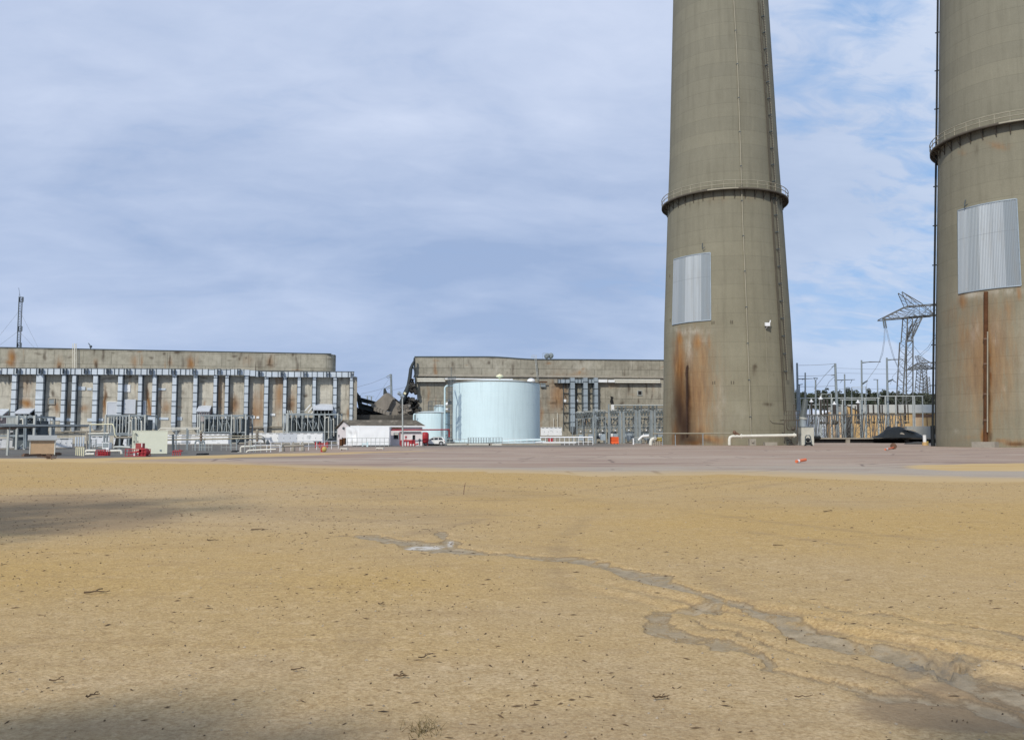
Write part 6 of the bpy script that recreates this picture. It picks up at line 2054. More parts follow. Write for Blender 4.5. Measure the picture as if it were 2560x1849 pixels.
def bay(label, Y, posts, py_top, py_bot, inner, py_in0, py_in1, diags, curves, depth=4.0, tank=True, hbeams=()):
    px0, px1 = posts[0], posts[-1]
    x0, x1 = xat(px0, Y), xat(px1, Y)
    t = thing('transformer_bay', label, 'steel frame', ((x0 + x1) / 2, Y + depth / 2, 0), 'transformer bays before the left hall')
    for p in posts:
        for yy in (Y, Y + depth):
            b = MB(); b.box(xat(p, Y) - .11, xat(p, Y) + .11, yy - .11, yy + .11, -.02, zat(py_top, Y)); b.build('post', M['pale_steel' if yy == Y else 'grey_steel'], t)
    for y in (py_top + 2.5, py_in1) + tuple(hbeams):
        for yy in (Y + .12, Y + depth - .12):
            b = MB(); b.bar((x0, yy, zat(y, Y)), (x1, yy, zat(y, Y)), 0.16, 0.22); b.build('beam', M['grey_steel'], t)
    for p in (px0, px1):
        b = MB(); b.bar((xat(p, Y), Y, zat(py_top + 2.5, Y)), (xat(p, Y), Y + depth, zat(py_top + 2.5, Y)), 0.15); b.build('beam', M['grey_steel'], t)
    for k, p in enumerate(inner):
        b = MB(); b.box(xat(p, Y) - .06, xat(p, Y) + .06, Y + .05, Y + .16, zat(py_in1, Y), zat(py_in0, Y)); b.build('stud', M['pale_steel'], t)
        b = MB(); b.box(xat(p, Y) - .2, xat(p, Y) - .06, Y + 1.4, Y + 1.6, zat(py_in1, Y), zat(py_in0, Y)); b.build('stud', M['grey_steel'], t)
    for (xa, ya, xb, yb) in diags:
        b = MB(); b.bar(at(xa, ya, Y + .35), at(xb, yb, Y + .35), 0.13); b.build('brace', M['grey_steel'], t)
    for k, (x, yt, yb, dx) in enumerate(curves):
        b = MB()
        b.tube([at(x - dx, yt + 2.6, Y - .1), at(x - dx * .4, yt + .4, Y - .1), at(x, yt + .6, Y - .1), at(x + .3, yt + 4, Y - .1), at(x + 0.5, yb, Y - .1)], 0.085, 7)
        b.build('conduit', M['off_white' if k % 3 == 0 else 'grey_steel'], t)
    if tank:
        rr_ = random.Random(int(px0))
        xa, xb = x0 + .5, x1 - .4
        b = MB(); b.box(xa, xb, Y + 2.0, Y + 3.6, 0.3, zat(py_top + 12, Y)); b.build('transformer_backing', M['dark_steel'], t)  # body and fins added to darken the space behind the posts
        for k in range(max(4, int((xb - xa) / 0.75))):
            x = xa + .3 + k * .75
            if x > xb - .4:
                break
            b = MB()
            for q in range(4):
                b.box(x + q * .11, x + q * .11 + .05, Y + 1.2, Y + 2.0, zat(py_in1, Y) - .6, zat(py_top + 10 + rr_.uniform(0, 1.5), Y))
            b.build('radiator', M['radiator'], t)
        for k in range(7):
            x = rr_.uniform(xa, xb - .6)
            z = zat(rr_.uniform(py_top + 5, py_in1), Y)
            b = MB(); b.tube([(x, Y + .7, z), (x + rr_.uniform(.4, 1.0), Y + .7, z + rr_.uniform(-.3, .3)), (x + rr_.uniform(.6, 1.4), Y + .8, z - rr_.uniform(0.2, .9))], 0.075, 6); b.build('cable', M['black' if k % 2 else 'grey_steel'], t)
        for k in range(5):
            x = xa + (xb - xa) * (k + .5) / 5
            b = MB()
            z0_ = zat(py_top + 13, Y)
            b.lathe(x, Y + 2.6, [(0.16, z0_)] + [(0.10 if q % 2 else 0.17, z0_ + .1 + .07 * q) for q in range(9)] + [(0.05, z0_ + .8)], 10)
            b.build('bushing', M['insulator_grey'], t)
    return t
bay('leftmost transformer bay of grey steel posts behind the peach shed', 95, [-6, 41.5, 62, 84.5], 1038.5, 1122, [14, 17.5, 21, 24.5, 28, 31.5, 35, 38], 1042, 1061, [(44, 1122, 72, 1097)], [(57, 1046, 1062, 5), (60, 1044, 1120, 3), (64, 1044, 1120, 2)], hbeams=(1089,))
bay('steel transformer bay of leaning struts behind the cream plant box', 124, [262.5, 322, 361], 1036, 1118, [270, 275.5, 282, 290, 297.5, 304.5, 313], 1040, 1083, [(276, 1044, 271, 1083), (283, 1044, 291, 1080), (297, 1060, 291, 1083), (304, 1058, 299, 1080), (313, 1048, 306, 1082), (320, 1082, 313, 1062)],
    [(328, 1050, 1090, 3), (332, 1048, 1092, 2), (337, 1043, 1092, 5), (340, 1043, 1092, 3), (346, 1044, 1090, 2), (351, 1045, 1090, 3), (354, 1052, 1090, 2)])
bay('wide transformer bay with eight struts above the second long cabinet', 155, [493.5, 498.5, 578, 613.5], 1035.5, 1112, [503.5, 510.5, 521, 532, 542.5, 554, 565.5], 1041, 1080, [(521, 1042, 527, 1056), (532, 1060, 527, 1079), (543, 1042, 551, 1058), (549, 1057, 545, 1079), (551, 1057, 556, 1079), (565, 1055, 560, 1079), (571, 1055, 577, 1078), (592, 1108, 611, 1080)],
    [(585, 1043, 1080, 3), (589, 1041, 1080, 6), (593, 1040, 1084, 6), (600, 1042, 1080, 5), (604, 1044, 1075, 4)])
bay('rightmost transformer bay beside the pump house, with long diagonal braces', 168, [708, 716, 719, 811.5, 843.5], 1032.5, 1106, [727.5, 740.5, 754, 768, 781.5, 796], 1037, 1079, [(741, 1044, 751, 1072), (768, 1040, 780, 1073), (796, 1038, 808, 1072), (786, 1072, 791, 1054), (795, 1072, 791, 1054), (815, 1102, 824, 1092), (820, 1094, 838, 1078), (760, 1072, 764, 1056)],
    [(821, 1042, 1096, 8), (825, 1041, 1096, 4), (829, 1048, 1096, 5), (834, 1046, 1090, 2)])

# ---- pipe rack over the yard
rk = thing('pipe_rack', 'grey steel pipe rack on tall posts crossing the left yard', 'pipe rack', at(20, 1138, 66))
ry = lambda px: 66.0 + (px - 20) * 0.092
def rpt(px, py, dy=0.0):
    return at(px, py, ry(px) + dy)
b = MB(); b.bar(rpt(-25, 1063.5), rpt(222, 1063), 0.14, 0.17); b.build('beam', M['pale_steel'], rk)
for px, w_ in ((20, .15), (125.5, .17), (-24, .15)):
    x, y = xat(px, ry(px)), ry(px)
    b = MB(); b.box(x - w_ / 2, x + w_ / 2, y - .07, y + .07, -.02, zat(1065, y)); b.build('post', M['pale_steel'], rk)
for x0, y0, x1, y1, r, m_, dy in ((-25, 1067.5, 86, 1067.5, .07, 'kerb', .4), (-25, 1070.5, 40, 1070.5, .06, 'wood', -.1), (-25, 1066.5, 220, 1066, .05, 'black', .7)):
    b = MB(); b.tube([rpt(x0, y0, dy), rpt(x1, y1, dy)], r, 8); b.build('pipe_run', M[m_], rk)
Yv = 78.0
pipe([at(224, 1061, Yv), at(276, 1060, Yv), at(280, 1059.5, Yv), at(283, 1062, Yv), at(286, 1072, Yv), at(287, 1085, Yv), at(291, 1092, Yv)], 0.055, 'yellow_white', 'cream yellow pipe bending down beside the leaning strut bay', supports=[at(226, 1061, Yv), at(262, 1060.5, Yv)])
pipe([at(216, 1083.5, Yv), at(255, 1083, Yv), at(273, 1082.5, Yv)], 0.075, 'off_white', 'white pipe above the cabinet behind the first red cage', supports=[at(219, 1083, Yv), at(268, 1083, Yv)])
pipe([at(216, 1087.5, Yv), at(330, 1087, Yv)], 0.05, 'grey_steel', 'thin grey pipe above the cabinet behind the first red cage', supports=[at(300, 1087, Yv)])
pipe([at(290, 1093.5, Yv), at(331, 1092.5, Yv)], 0.10, 'kerb', 'thick brown-grey pipe running into the left side of the cream plant box', supports=[at(322, 1093, Yv)])
b = MB()
rr = random.Random(21)
for k in range(22):
    p = at(216.5 + rr.uniform(-4, 5), 1080 + rr.uniform(-3, 22), Yv - 2)
    b.tube([Vector((xat(217, Yv - 2, p.z), Yv - 2, p.z)), p], 0.05, 6)
b.tube([at(217, 1132, Yv - 2), at(217, 1076, Yv - 2)], 0.06, 8)
single('valve_tree', b, M['kerb'], 'knobbly brown valve tree above the bundle of white pipes', 'valve')
# vertical white pipe bundles
vb = thing('pipe_bundle', 'bundle of upright white pipes over pale guard posts right of the peach shed', 'pipes', at(200, 1139, 65))
for px in (189.5, 196, 202, 208.5):
    b = MB(); Y = 67.5
    b.cyl(xat(px, Y), Y, zat(1115.5, Y), zat(1091.5, Y), 0.062, n=12); b.build('upright_pipe', M['galv'], vb)
b = MB(); Y = 67.5; b.box(xat(187, Y), xat(211, Y), Y - .05, Y + .3, zat(1118.5, Y), zat(1115, Y)); b.build('header', M['kerb'], vb)
for px, py in ((190, 1137.5), (194.6, 1138), (199.4, 1138.5), (204.2, 1139), (209, 1139.5)):
    g = gnd(px, py)
    b = MB(); b.cyl(g.x, g.y, -.02, zat(1119, g.y), 0.045, n=12); b.ball((g.x, g.y, zat(1119, g.y)), 0.045, 6); b.build('guard_post', M['yellow_white'], vb)
pipe([at(215, 1130, 66), at(216, 1126.5, 66), at(219, 1126, 66), at(240, 1126, 66)], 0.10, 'off_white', 'thick white ground pipe left of the first red cage', n=12)
pipe([at(213, 1135, 65), at(236, 1134.5, 65)], 0.09, 'off_white', 'low cream ground pipe left of the first red cage', n=12)
pipe([at(272, 1127, 67), at(301, 1126, 67), at(303, 1127.5, 67), at(304, 1134, 67)], 0.09, 'off_white', 'white ground pipe between the two red cages', n=12)
pipe([at(284, 1120.5, 74), at(286, 1117, 74), at(300, 1116.5, 74), at(326, 1118, 74)], 0.10, 'pale_steel', 'grey pipe with a rounded end left of the cream plant box', n=12)
pipe([at(232, 1120, 75), at(233, 1113, 75), at(237, 1110.5, 75), at(256, 1110, 75)], 0.045, 'grey_steel', 'thin bent grey hose pipe, upper of two before the cabinet')
pipe([at(242, 1121, 74), at(243, 1116.5, 74), at(247, 1114.5, 74), at(260, 1114, 74)], 0.045, 'grey_steel', 'thin bent grey hose pipe, lower of two before the cabinet')
b = MB()
Y = 73.5
b.box(xat(256, Y), xat(273, Y), Y, Y + .5, 0.4, zat(1105.5, Y))
ib = thing('instrument_box', 'white instrument box with a grey window behind the first red cage', 'cabinet', at(264, 1130, Y))
b.build('casing', M['white'], ib)
b = MB(); b.box(xat(257.5, Y), xat(271.5, Y), Y - .02, Y, zat(1118.5, Y), zat(1107, Y)); b.build('screen', M['grey_steel'], ib)
b = MB()
for px in (258, 271):
    b.box(xat(px, Y) - .03, xat(px, Y) + .03, Y + .1, Y + .2, -.02, 0.4)
b.build('stand', M['white'], ib)
b = MB(); Y = 66; b.box(xat(269.7, Y), xat(272.3, Y), Y, Y + .09, -.02, zat(1118, Y)); b.box(xat(266, Y), xat(270, Y), Y, Y + .09, 0.1, 0.62)
single('guard_post', b, M['white'], 'white guard post at the right end of the first red cage', 'post')
b = MB(); Y = 82; b.obox(at(286, 1112, Y), (0.62, 0, 0), (0, .4, 0), (0.1, 0, 0.62)); b.obox(at(284, 1116, Y), (0.8, 0, 0), (0, .5, 0), (0, 0, 0.18)); b.bar(at(290, 1122, Y), at(290, 1114, Y), 0.08)
single('covered_meter', b, M['black'], 'black covered meter box before the small white cabinet', 'box')
b = MB()
for px in (228, 240):
    b.bar(at(px, 1121, 80), at(px, 1097, 80), 0.05)
for y in (1099, 1103, 1107, 1111, 1115):
    b.bar(at(228, y, 80), at(240, y, 80), 0.03)
single('step_ladder', b, M['dark_steel'], 'thin dark steel ladder frame before the cabinet behind the first red cage', 'ladder')

# ---- peach shed on timbers
Y = 64.5
sh_ = thing('peach_shed', 'small peach board shed with a grey roof resting on a dark timber sill', 'shed', at(106, 1135, Y + 1))
xa, xb, zt = xat(75.5, Y), xat(137.5, Y), zat(1099.5, Y)
b = MB(); b.box(xa, xb, Y, Y + 2.0, 0.15, zt); b.build('wall', M['peach'], sh_)
b = MB()
n_ = 26
for k in range(n_):
    x = xa + (xb - xa) * (k + .5) / n_
    b.box(x - .006, x + .006, Y - .012, Y, 0.1, zt - .03)
b.build('board_joint', M['peach'], sh_)
b = MB()
for x in (xa, xb):
    b.box(x - .04, x + .04, Y - .03, Y + .05, 0.08, zt)
b.build('corner_trim', M['off_white'], sh_)
b = MB()
hR = zat(1088.5, Y) - zat(1099.5, Y)
pf = [(Y - .18, zt - .05), (Y - .18, zt + .03), (Y + 1.05, zt + .03 + hR), (Y + 2.2, zt + .03), (Y + 2.2, zt - .05), (Y + 1.05, zt - .05 + hR)]
b.prism([(xa - .2, y_, z_) for y_, z_ in pf], (xb - xa + .35, 0, 0))
b.build('roof', M['roof_grey'], sh_)
b = MB()
b.prism([(xa - .02, Y + .01, zt - .02), (xa - .02, Y + 1.05, zt + hR - .06), (xa - .02, Y + 1.98, zt - .02)], (xb - xa + .03, 0, 0))
b.build('gable', M['peach'], sh_)
b = MB()
g0, g1 = gnd(57, 1141), gnd(151, 1137)
b.bar((g0.x, g0.y, 0.09), (g1.x, g1.y, 0.09), 0.18, 0.15)
single('timber_sill', b, M['wood'], 'long reddish timber lying along the front of the peach shed', 'timber')
b = MB()
g0, g1 = gnd(60, 1138), gnd(148, 1134.5)
b.bar((g0.x, g0.y, 0.08), (g1.x, g1.y, 0.08), 0.16, 0.14)
single('timber_sill', b, M['wood'], 'dark timber bearer right under the peach shed floor', 'timber')
g = gnd(117, 1148)
b = MB()
rr = random.Random(2)
for k in range(9):
    u = Vector((rr.uniform(-.4, .4), rr.uniform(-.5, .5), rr.uniform(0, .12)))
    b.bar(Vector((g.x + rr.uniform(-.2, .2), g.y + rr.uniform(-.4, .4), 0.05 + 0.03 * k)), Vector((g.x, g.y, 0.06 + .02 * k)) + u, 0.07, 0.05)
b.bar((g.x + .2, g.y, .2), (g.x + .5, g.y - .3, 0.0), 0.05)
single('broken_pallet', b, M['wood'], 'small heap of broken pallet wood on the asphalt before the peach shed', 'wood')

# ---- cream plant box
Y = 71.0
pb = thing('plant_box', 'large plain cream panelled plant box in the left yard', 'plant box', at(374, 1134, Y + 1))
xa, xb, zt = xat(331.5, Y), xat(418, Y), zat(1076.5, Y)
b = MB(); b.box(xa, xb, Y, Y + 2.2, 0.03, zt); b.build('casing', M['cream'], pb)
b = MB()
b.box(xa - .03, xa + .05, Y - .02, Y + .05, 0.03, zt + .03); b.box(xb - .05, xb + .03, Y - .02, Y + .05, 0.03, zt + .03); b.box(xa + .05, xb - .05, Y - .02, Y + .05, zt - .03, zt + .03)
b.build('trim', M['cream'], pb)
b = MB(); b.box(xat(400, Y), xat(404.5, Y), Y - .04, Y, zat(1127.5, Y), zat(1123.5, Y)); b.build('outlet_grille', M['grey_steel'], pb)
for px in (334.5, 344):
    b = MB(); b.box(xat(px - 1, Y), xat(px + 1, Y), Y - .04, Y, zat(1105, Y), zat(1101, Y)); b.build('latch', M['kerb'], pb)
b = MB(); b.tube([at(337.5, 1112, Y) + Vector((0, -.1, 0)), at(337.5, 1084, Y) + Vector((0, -.1, 0)), at(338, 1082, Y) + Vector((0, -.1, 0)), at(341, 1082, Y) + Vector((0, -.1, 0))], 0.025, 6)
b.ball(at(340.5, 1085, Y) + Vector((0, -.1, 0)), 0.06, 6)
b.build('lamp_arm', M['dark_steel'], pb)

# ---- red pipe cages
def red_cage(label, px0, px1, py0, py1, nx, extra=None):
    g = gnd((px0 + px1) / 2, py1)
    Y = g.y
    t = thing('pipe_cage', label, 'cage', g)
    x0, x1, zt = xat(px0, Y), xat(px1, Y), zat(py0, Y)
    for yy in (Y, Y + .8):
        for k in range(nx + 1):
            x = x0 + (x1 - x0) * k / nx
            b = MB(); b.tube([(x, yy, -.01), (x, yy, zt)], 0.025, 6); b.build('post', M['red'], t)
        for f_ in (0.06, 0.55, 1.0):
            b = MB(); b.tube([(x0, yy, zt * f_), (x1, yy, zt * f_)], 0.025, 6); b.build('rail', M['red'], t)
    for x in (x0, x1):
        b = MB(); b.tube([(x, Y, zt), (x, Y + .8, zt)], 0.025, 6); b.build('rail', M['red'], t)
    return t, x0, x1, Y, zt
t, x0, x1, Y, zt = red_cage('low red pipe cage with two box valves in the left yard', 240.5, 263, 1125.5, 1139, 4)
for k in range(2):
    b = MB(); b.box(x0 + .08 + k * .42, x0 + .42 + k * .42, Y + .15, Y + .6, 0.02, zt * .8); b.build('valve_box', M['red'], t)
b = MB(); b.tube([(x1, Y + .3, zt * .5), (x1 + .15, Y + .3, zt * .5)], 0.09, 10); b.build('outlet', M['red_faded'], t)
t, x0, x1, Y, zt = red_cage('tall red fire pump skid with a dark red control box before the cream plant box', 314, 365, 1122.5, 1140.5, 6)
b = MB(); b.box(xat(336, Y), xat(354, Y), Y + .2, Y + .6, zat(1121, Y), zat(1107.5, Y)); cbx = b.build('control_box', M['red_faded'], t)
b = MB(); b.box(xat(351, Y), xat(353, Y), Y + .18, Y + .2, zat(1117, Y), zat(1108, Y)); b.build('label_plate', M['white'], cbx)
b = MB(); b.tube([(xat(356, Y), Y + .1, zat(1130, Y)), (xat(356, Y), Y + .7, zat(1130, Y))], 0.30, 16); b.build('pump_casing', M['red'], t)
b = MB(); b.tube([(xat(345, Y), Y + .3, 0), (xat(345, Y), Y + .3, zat(1108, Y))], 0.05, 8); b.tube([(xat(322, Y), Y + .4, zat(1132, Y)), (xat(350, Y), Y + .4, zat(1126, Y))], 0.06, 8); b.tube([(xat(364, Y), Y + .4, zat(1127.5, Y)), (xat(372, Y), Y + .4, zat(1127.5, Y))], 0.025, 8); b.build('pipe_run', M['red'], t)
b = MB(); b.box(xat(332, Y), xat(337, Y), Y + .1, Y + .4, 0.02, zat(1130, Y)); b.build('gauge_board', M['white'], t); b = MB(); b.box(xat(347, Y), xat(352, Y), Y + .1, Y + .3, zat(1130, Y), zat(1124, Y)); b.build('gauge_board', M['white'], t)
b = MB()
g = gnd(441, 1138)
for k in range(5):
    b.tube([(g.x - .3 + .15 * k, g.y, 0), (g.x - .27 + .15 * k, g.y + .1, 0.40 + .05 * (k % 2))], 0.035, 6)
b.tube([(g.x - .35, g.y, .3), (g.x + .35, g.y, .33)], 0.03, 6)
single('red_pickets', b, M['red'], 'row of short red pickets right of the cream plant box', 'barrier')
b = MB(); b.bar(at(441, 1130, 80), at(458, 1126, 80), 0.12, 0.08); b.bar(at(449, 1124.5, 80), at(456, 1127, 80), 0.14, 0.1)
single('red_tray', b, M['red_faded'], 'dull red tray on the ground behind the red pickets', 'tray')
b = MB(); b.bar(at(447.5, 1131, 78), at(447.5, 1107, 78), 0.045); b.bar(at(432, 1107, 78), at(476, 1105.5, 78), 0.045); b.bar(at(474, 1106, 78), at(474, 1110, 78), 0.045); b.bar(at(432.5, 1131, 78), at(432.5, 1085, 78), 0.16)
single('pipe_trestle', b, M['dark_steel'], 'dark trestle post right of the cream plant box', 'stand')

# ---- long pipe runs in the middle of the yard
Y = 92.0
pipe([at(396, 1076, Y), at(401, 1070.5, Y), at(440, 1069.3, Y), at(500, 1069, Y)], 0.055, 'off_white', 'upper white pipe running right from the top of the cream plant box', supports=[at(468, 1069, Y)])
pipe([at(415, 1074.5, Y), at(440, 1073.5, Y), at(497, 1072.8, Y)], 0.06, 'off_white', 'second white pipe running right from the top of the cream plant box', supports=[at(441, 1073.5, Y), at(470, 1073, Y)])
pipe([at(419, 1092.5, Y), at(470, 1091.2, Y), at(560, 1089.6, Y), at(650, 1089, Y), at(657, 1091, Y), at(661, 1095, Y), at(663, 1108, Y)], 0.055, 'conduit', 'upper long brown pipe crossing in front of the white cabinets')
pipe([at(419, 1099, Y), at(470, 1098.3, Y), at(560, 1096.5, Y), at(640, 1094.5, Y), at(652, 1095, Y), at(659, 1099, Y), at(663, 1110, Y)], 0.085, 'conduit', 'lower long brown pipe crossing in front of the white cabinets', flanges=[(at(512, 1097.5, Y), (1, 0, 0)), (at(572, 1096, Y), (1, 0, 0))], supports=[at(577, 1096, Y), at(592, 1096, Y)])
def valve_tree(px, py0, py1, Y, label):
    t = thing('valve_tree', label, 'valve', at(px, py1, Y), 'valve trees on the yard pipes')
    b = MB(); b.tube([at(px, py1, Y), at(px, py0 + 4, Y)], 0.11, 8); b.build('stem', M['wood'], t)
    for k in range(6):
        y = py0 + 5 + (py1 - py0 - 8) * k / 6
        b = MB(); b.tube([at(px, y, Y) + Vector((0, 0, -.05)), at(px, y, Y) + Vector((0, 0, .05))], 0.19, 10); b.build('flange', M['kerb'], t)
    b = MB(); b.tube([at(px - 2, py0 + 2, Y), at(px + 2, py0 + 2, Y)], 0.09, 8); b.ball(at(px, py0 + 2, Y), 0.16, 6); b.build('handwheel', M['conduit'], t)
valve_tree(502.5, 1077, 1127, 90, 'brown valve tree at the left end of the second transformer bay')
valve_tree(643, 1074, 1105, 91, 'brown valve tree over the pipes below the rusty wall bay')
for k, (x0, x1, l) in enumerate(((488, 500, 'dark pipe loop, left of two beside the brown valve tree'), (505, 511, 'dark pipe loop, right of two beside the brown valve tree'))):
    pipe([at(x0, 1128, 88), at(x0, 1107, 88), at(x0 + 2, 1102, 88), at((x0 + x1) / 2, 1100.5, 88), at(x1 - 1, 1103, 88), at(x1, 1108, 88), at(x1, 1128, 88)], 0.09, 'grey_steel', l)
b = MB()
Y = 91
b.box(xat(621, Y), xat(630, Y), Y, Y + .4, 0.5, zat(1100.5, Y)); b.bar(at(625, 1126, Y), at(625, 1110, Y), 0.1)
single('meter_box', b, M['kerb'], 'brown-grey meter box before the longest white cabinet', 'box')
b = MB(); b.lathe(xat(669, Y), Y, [(0.02, zat(1098, Y)), (0.12, zat(1101, Y)), (0.2, zat(1108, Y)), (0.16, zat(1109, Y)), (0.1, 0)], 10)
single('vent_cowl', b, M['dark_steel'], 'dark pointed vent cowl before the longest white cabinet', 'vent')
railing(481, 530, 87, 87, 7, 'thin grey railing right of the brown valve tree', 'pale_steel', 0.7, (0.5, 1.0), r=0.022)
railing(553, 592, 87, 87, 4, 'thin faint railing left of the white pipe elbows', 'pale_steel', 0.7, (0.5, 1.0), r=0.02)
pipe([at(602, 1130, 80), at(602, 1119, 80), at(604, 1116.5, 80), at(608, 1116, 80), at(625, 1116, 80)], 0.10, 'off_white', 'tall cream pipe elbow at the left end of the long white railing', n=12)
pipe([at(624, 1116.2, 80), at(640, 1115.8, 80)], 0.13, 'pale_steel', 'fat grey pipe sleeve behind the cream pipe elbow', n=12)
pipe([at(616, 1131, 78), at(618, 1127.5, 78), at(622, 1125.5, 78), at(650, 1124, 78), at(690, 1122.5, 78)], 0.075, 'off_white', 'low white pipe with a bent end under the long white railing', n=10)
pipe([at(641, 1117, 83), at(720, 1114.5, 83), at(760, 1113, 83)], 0.10, 'kerb', 'reddish grey pipe behind the long white railing')
pipe([at(594, 1129.5, 80), at(604, 1129.5, 80)], 0.035, 'pale_steel', 'thin grey pipe stub left of the cream pipe elbow')
railing(612, 652, 79, 79, 4, 'short white pipe frame over the bent white pipe', 'pale_steel', 0.98, (0.55, 1.0), r=0.035)
railing(677, 846, 80, 102, 9, 'long white pipe railing ending at the wrapped enclosure', 'white', 0.95, (0.48, 1.0), r=0.036)
railing(634, 700, 80.5, 81, 3, 'lower white rail frame at the left end of the long railing', 'white', 0.66, (1.0,), r=0.036)
for k, (x, l) in enumerate(((707, 'rounded brown valve pot, left of three behind the long railing'), (733, 'rounded brown valve pot, middle of three behind the long railing'), (757, 'rounded brown valve pot, right of three behind the long railing'))):
    b = MB(); Y = 84
    b.lathe(xat(x, Y), Y, [(0.22, -.02), (0.22, .3), (0.14, .42), (0.14, .6), (0.2, .62), (0.2, .68), (0.05, .72), (0.05, .95)], 12)
    single('valve_pot', b, M['kerb'], l, 'valve')
# red engine skid behind the rail
Y = 100.0
es = thing('engine_skid', 'red engine skid with a dark hood behind the right end of the long railing', 'machine', at(800, 1121, Y))
b = MB(); b.box(xat(787, Y), xat(819, Y), Y, Y + 1.0, 0.3, zat(1106.5, Y)); b.build('frame', M['red_faded'], es)
b = MB(); b.prism([at(781, 1101.5, Y), at(799, 1101.5, Y), at(799, 1108, Y), at(787, 1108, Y), at(784, 1104, Y)], (0, 1.0, 0)); b.build('hood', M['dark_steel'], es)
b = MB()
for px in (789, 799, 818):
    b.bar(at(px, 1119, Y - .05), at(px, 1104, Y - .05), 0.1)
b.build('leg', M['red'], es)
Y = 80
b = MB(); b.ball((xat(811, Y), Y, 0.26), 0.24, 8, 1.1); b.tube([(xat(811, Y), Y, .4), (xat(811, Y), Y, .52)], 0.1, 8)
single('yellow_drum', b, M['yellow'], 'small round yellow drum on the ground under the long railing', 'drum')
b = MB(); b.box(xat(800, Y), xat(807, Y), Y + .3, Y + .8, -.01, 0.42); b.ball((xat(806, Y), Y + .5, .4), 0.2, 6)
single('red_can', b, M['red'], 'dark red can beside the round yellow drum', 'can')
for k, (x0, x1, y, l) in enumerate(((490, 509, 1137, 'flat black rubber mat crumpled on the asphalt below the pipe loops'), (578, 588, 1129.5, 'small black rubber scrap left of the cream pipe elbow'))):
    g0, g1 = gnd(x0, y), gnd(x1, y)
    b = MB()
    n_ = 9
    for i in range(n_ - 1):
        for_ = [g0 + (g1 - g0) * (i / (n_ - 1)), g0 + (g1 - g0) * ((i + 1) / (n_ - 1))]
        h0, h1 = 0.04 + 0.10 * abs(sin(i * 1.3)), 0.04 + 0.10 * abs(sin((i + 1) * 1.3))
        b.prism([for_[0], for_[1], for_[1] + Vector((0, 0, h1)), for_[0] + Vector((0, 0, h0))], (0, 1.2, 0))
    single('rubber_scrap', b, M['black'], l, 'scrap')

# guyed lattice mast behind the left hall
Ym = 215.0
mt = thing('radio_mast', 'slim guyed lattice radio mast rising behind the left hall roof', 'mast', at(45, 1105, Ym))
p_b, p_t = at(44.5, 880, Ym), at(50.5, 742, Ym)
def mast_corner(t, k):
    c = p_b + (p_t - p_b) * t
    return c + Vector((0.5 * cos(2 * pi * k / 3 + .5), 0.5 * sin(2 * pi * k / 3 + .5), 0))
b = MB()
for k in range(3):
    b.bar(mast_corner(-1.4, k), mast_corner(1, k), 0.14)
N_ = 34
for i in range(N_):
    for k in range(3):
        a, c_ = mast_corner(i / N_, k), mast_corner((i + 1) / N_, (k + 1) % 3)
        b.bar(a, c_, 0.07)
b.build('lattice', M['dark_steel'], mt)
b = MB(); b.bar(p_t, p_t + Vector((-.5, 0, 2.4)), 0.06); b.bar(mast_corner(1, 1), mast_corner(1, 1) + Vector((0, 0, .8)), 0.05); b.build('whip_antenna', M['dark_steel'], mt)
for i, t_ in enumerate((0.95, 0.42, 0.12)):
    c = p_b + (p_t - p_b) * t_ + Vector((.5, -.2, 0))
    b = MB()
    for dz in (-.6, 0, .6):
        b.bar(c + Vector((-.45, 0, dz)), c + Vector((.45, 0, dz)), 0.16)
    for dx in (-.45, .45):
        b.bar(c + Vector((dx, 0, -.6)), c + Vector((dx, 0, .6)), 0.14)
    b.build('antenna_panel', M['dark_steel'], mt)
for (y0, x1, y1) in ((776, -10, 850), (776, 95, 868), (827, 0, 862), (827, 85, 868)):
    b = MB(); b.tube([p_b + (p_t - p_b) * ((880 - y0) / 138.0), at(x1, y1, Ym)], 0.028, 4); b.build('guy_wire', M['wire'], mt)
# ================================================================ switchyard in front of the broken hall
def steel_post(px, py0, py1, Y, w_, label, group='steel posts of the middle switchyard', mat='grey_steel', cap=True):
    x = xat(px, Y)
    t = thing('steel_post', label, 'post', (x, Y, 0), group)
    b = MB(); b.box(x - w_ / 2, x + w_ / 2, Y - w_ / 2, Y + w_ / 2, 0.1, zat(py0, Y)); b.build('shaft', M[mat], t)
    b = MB(); b.box(x - w_ * .8, x + w_ * .8, Y - w_ * .8, Y + w_ * .8, -.02, 0.1); b.build('base_plate', M['kerb'], t)
    if cap:
        for dx in (-.45, .45):
            b = MB()
            z = zat(py0, Y)
            b.lathe(x + dx, Y, [(0.12, z - .1)] + [(0.22 if q % 2 else 0.12, z + .12 * q) for q in range(8)] + [(0.05, z + 1.0)], 10)
            b.build('insulator', M['insulator_grey'], t)
        b = MB(); b.box(x - .8, x + .8, Y - .15, Y + .15, zat(py0, Y) - .15, zat(py0, Y)); b.build('crossarm', M['grey_steel'], t)
    return t
YM = 178.0
PW = ((1551, 1028, 0.42, 'first'), (1559, 1028, 0.42, 'second'), (1591, 1025, 0.5, 'third'), (1598.5, 1025, 0.42, 'fourth'), (1629, 1025, 0.5, 'fifth'), (1637, 1025, 0.42, 'sixth'))
for px, y0, w_, o_ in PW:
    steel_post(px, y0, 1094, YM - 8, w_, '%s thick grey steel post counted from the left in the switchyard beside the left chimney' % o_)
steel_post(1522.5, 1010, 1098, YM - 14, 0.3, 'tall thin grey mast rising behind the orange barrier', cap=False)
steel_post(1484, 1022, 1100, YM - 16, 0.26, 'tall thin dark post at the left end of the switchyard', cap=False, mat='grey_steel')
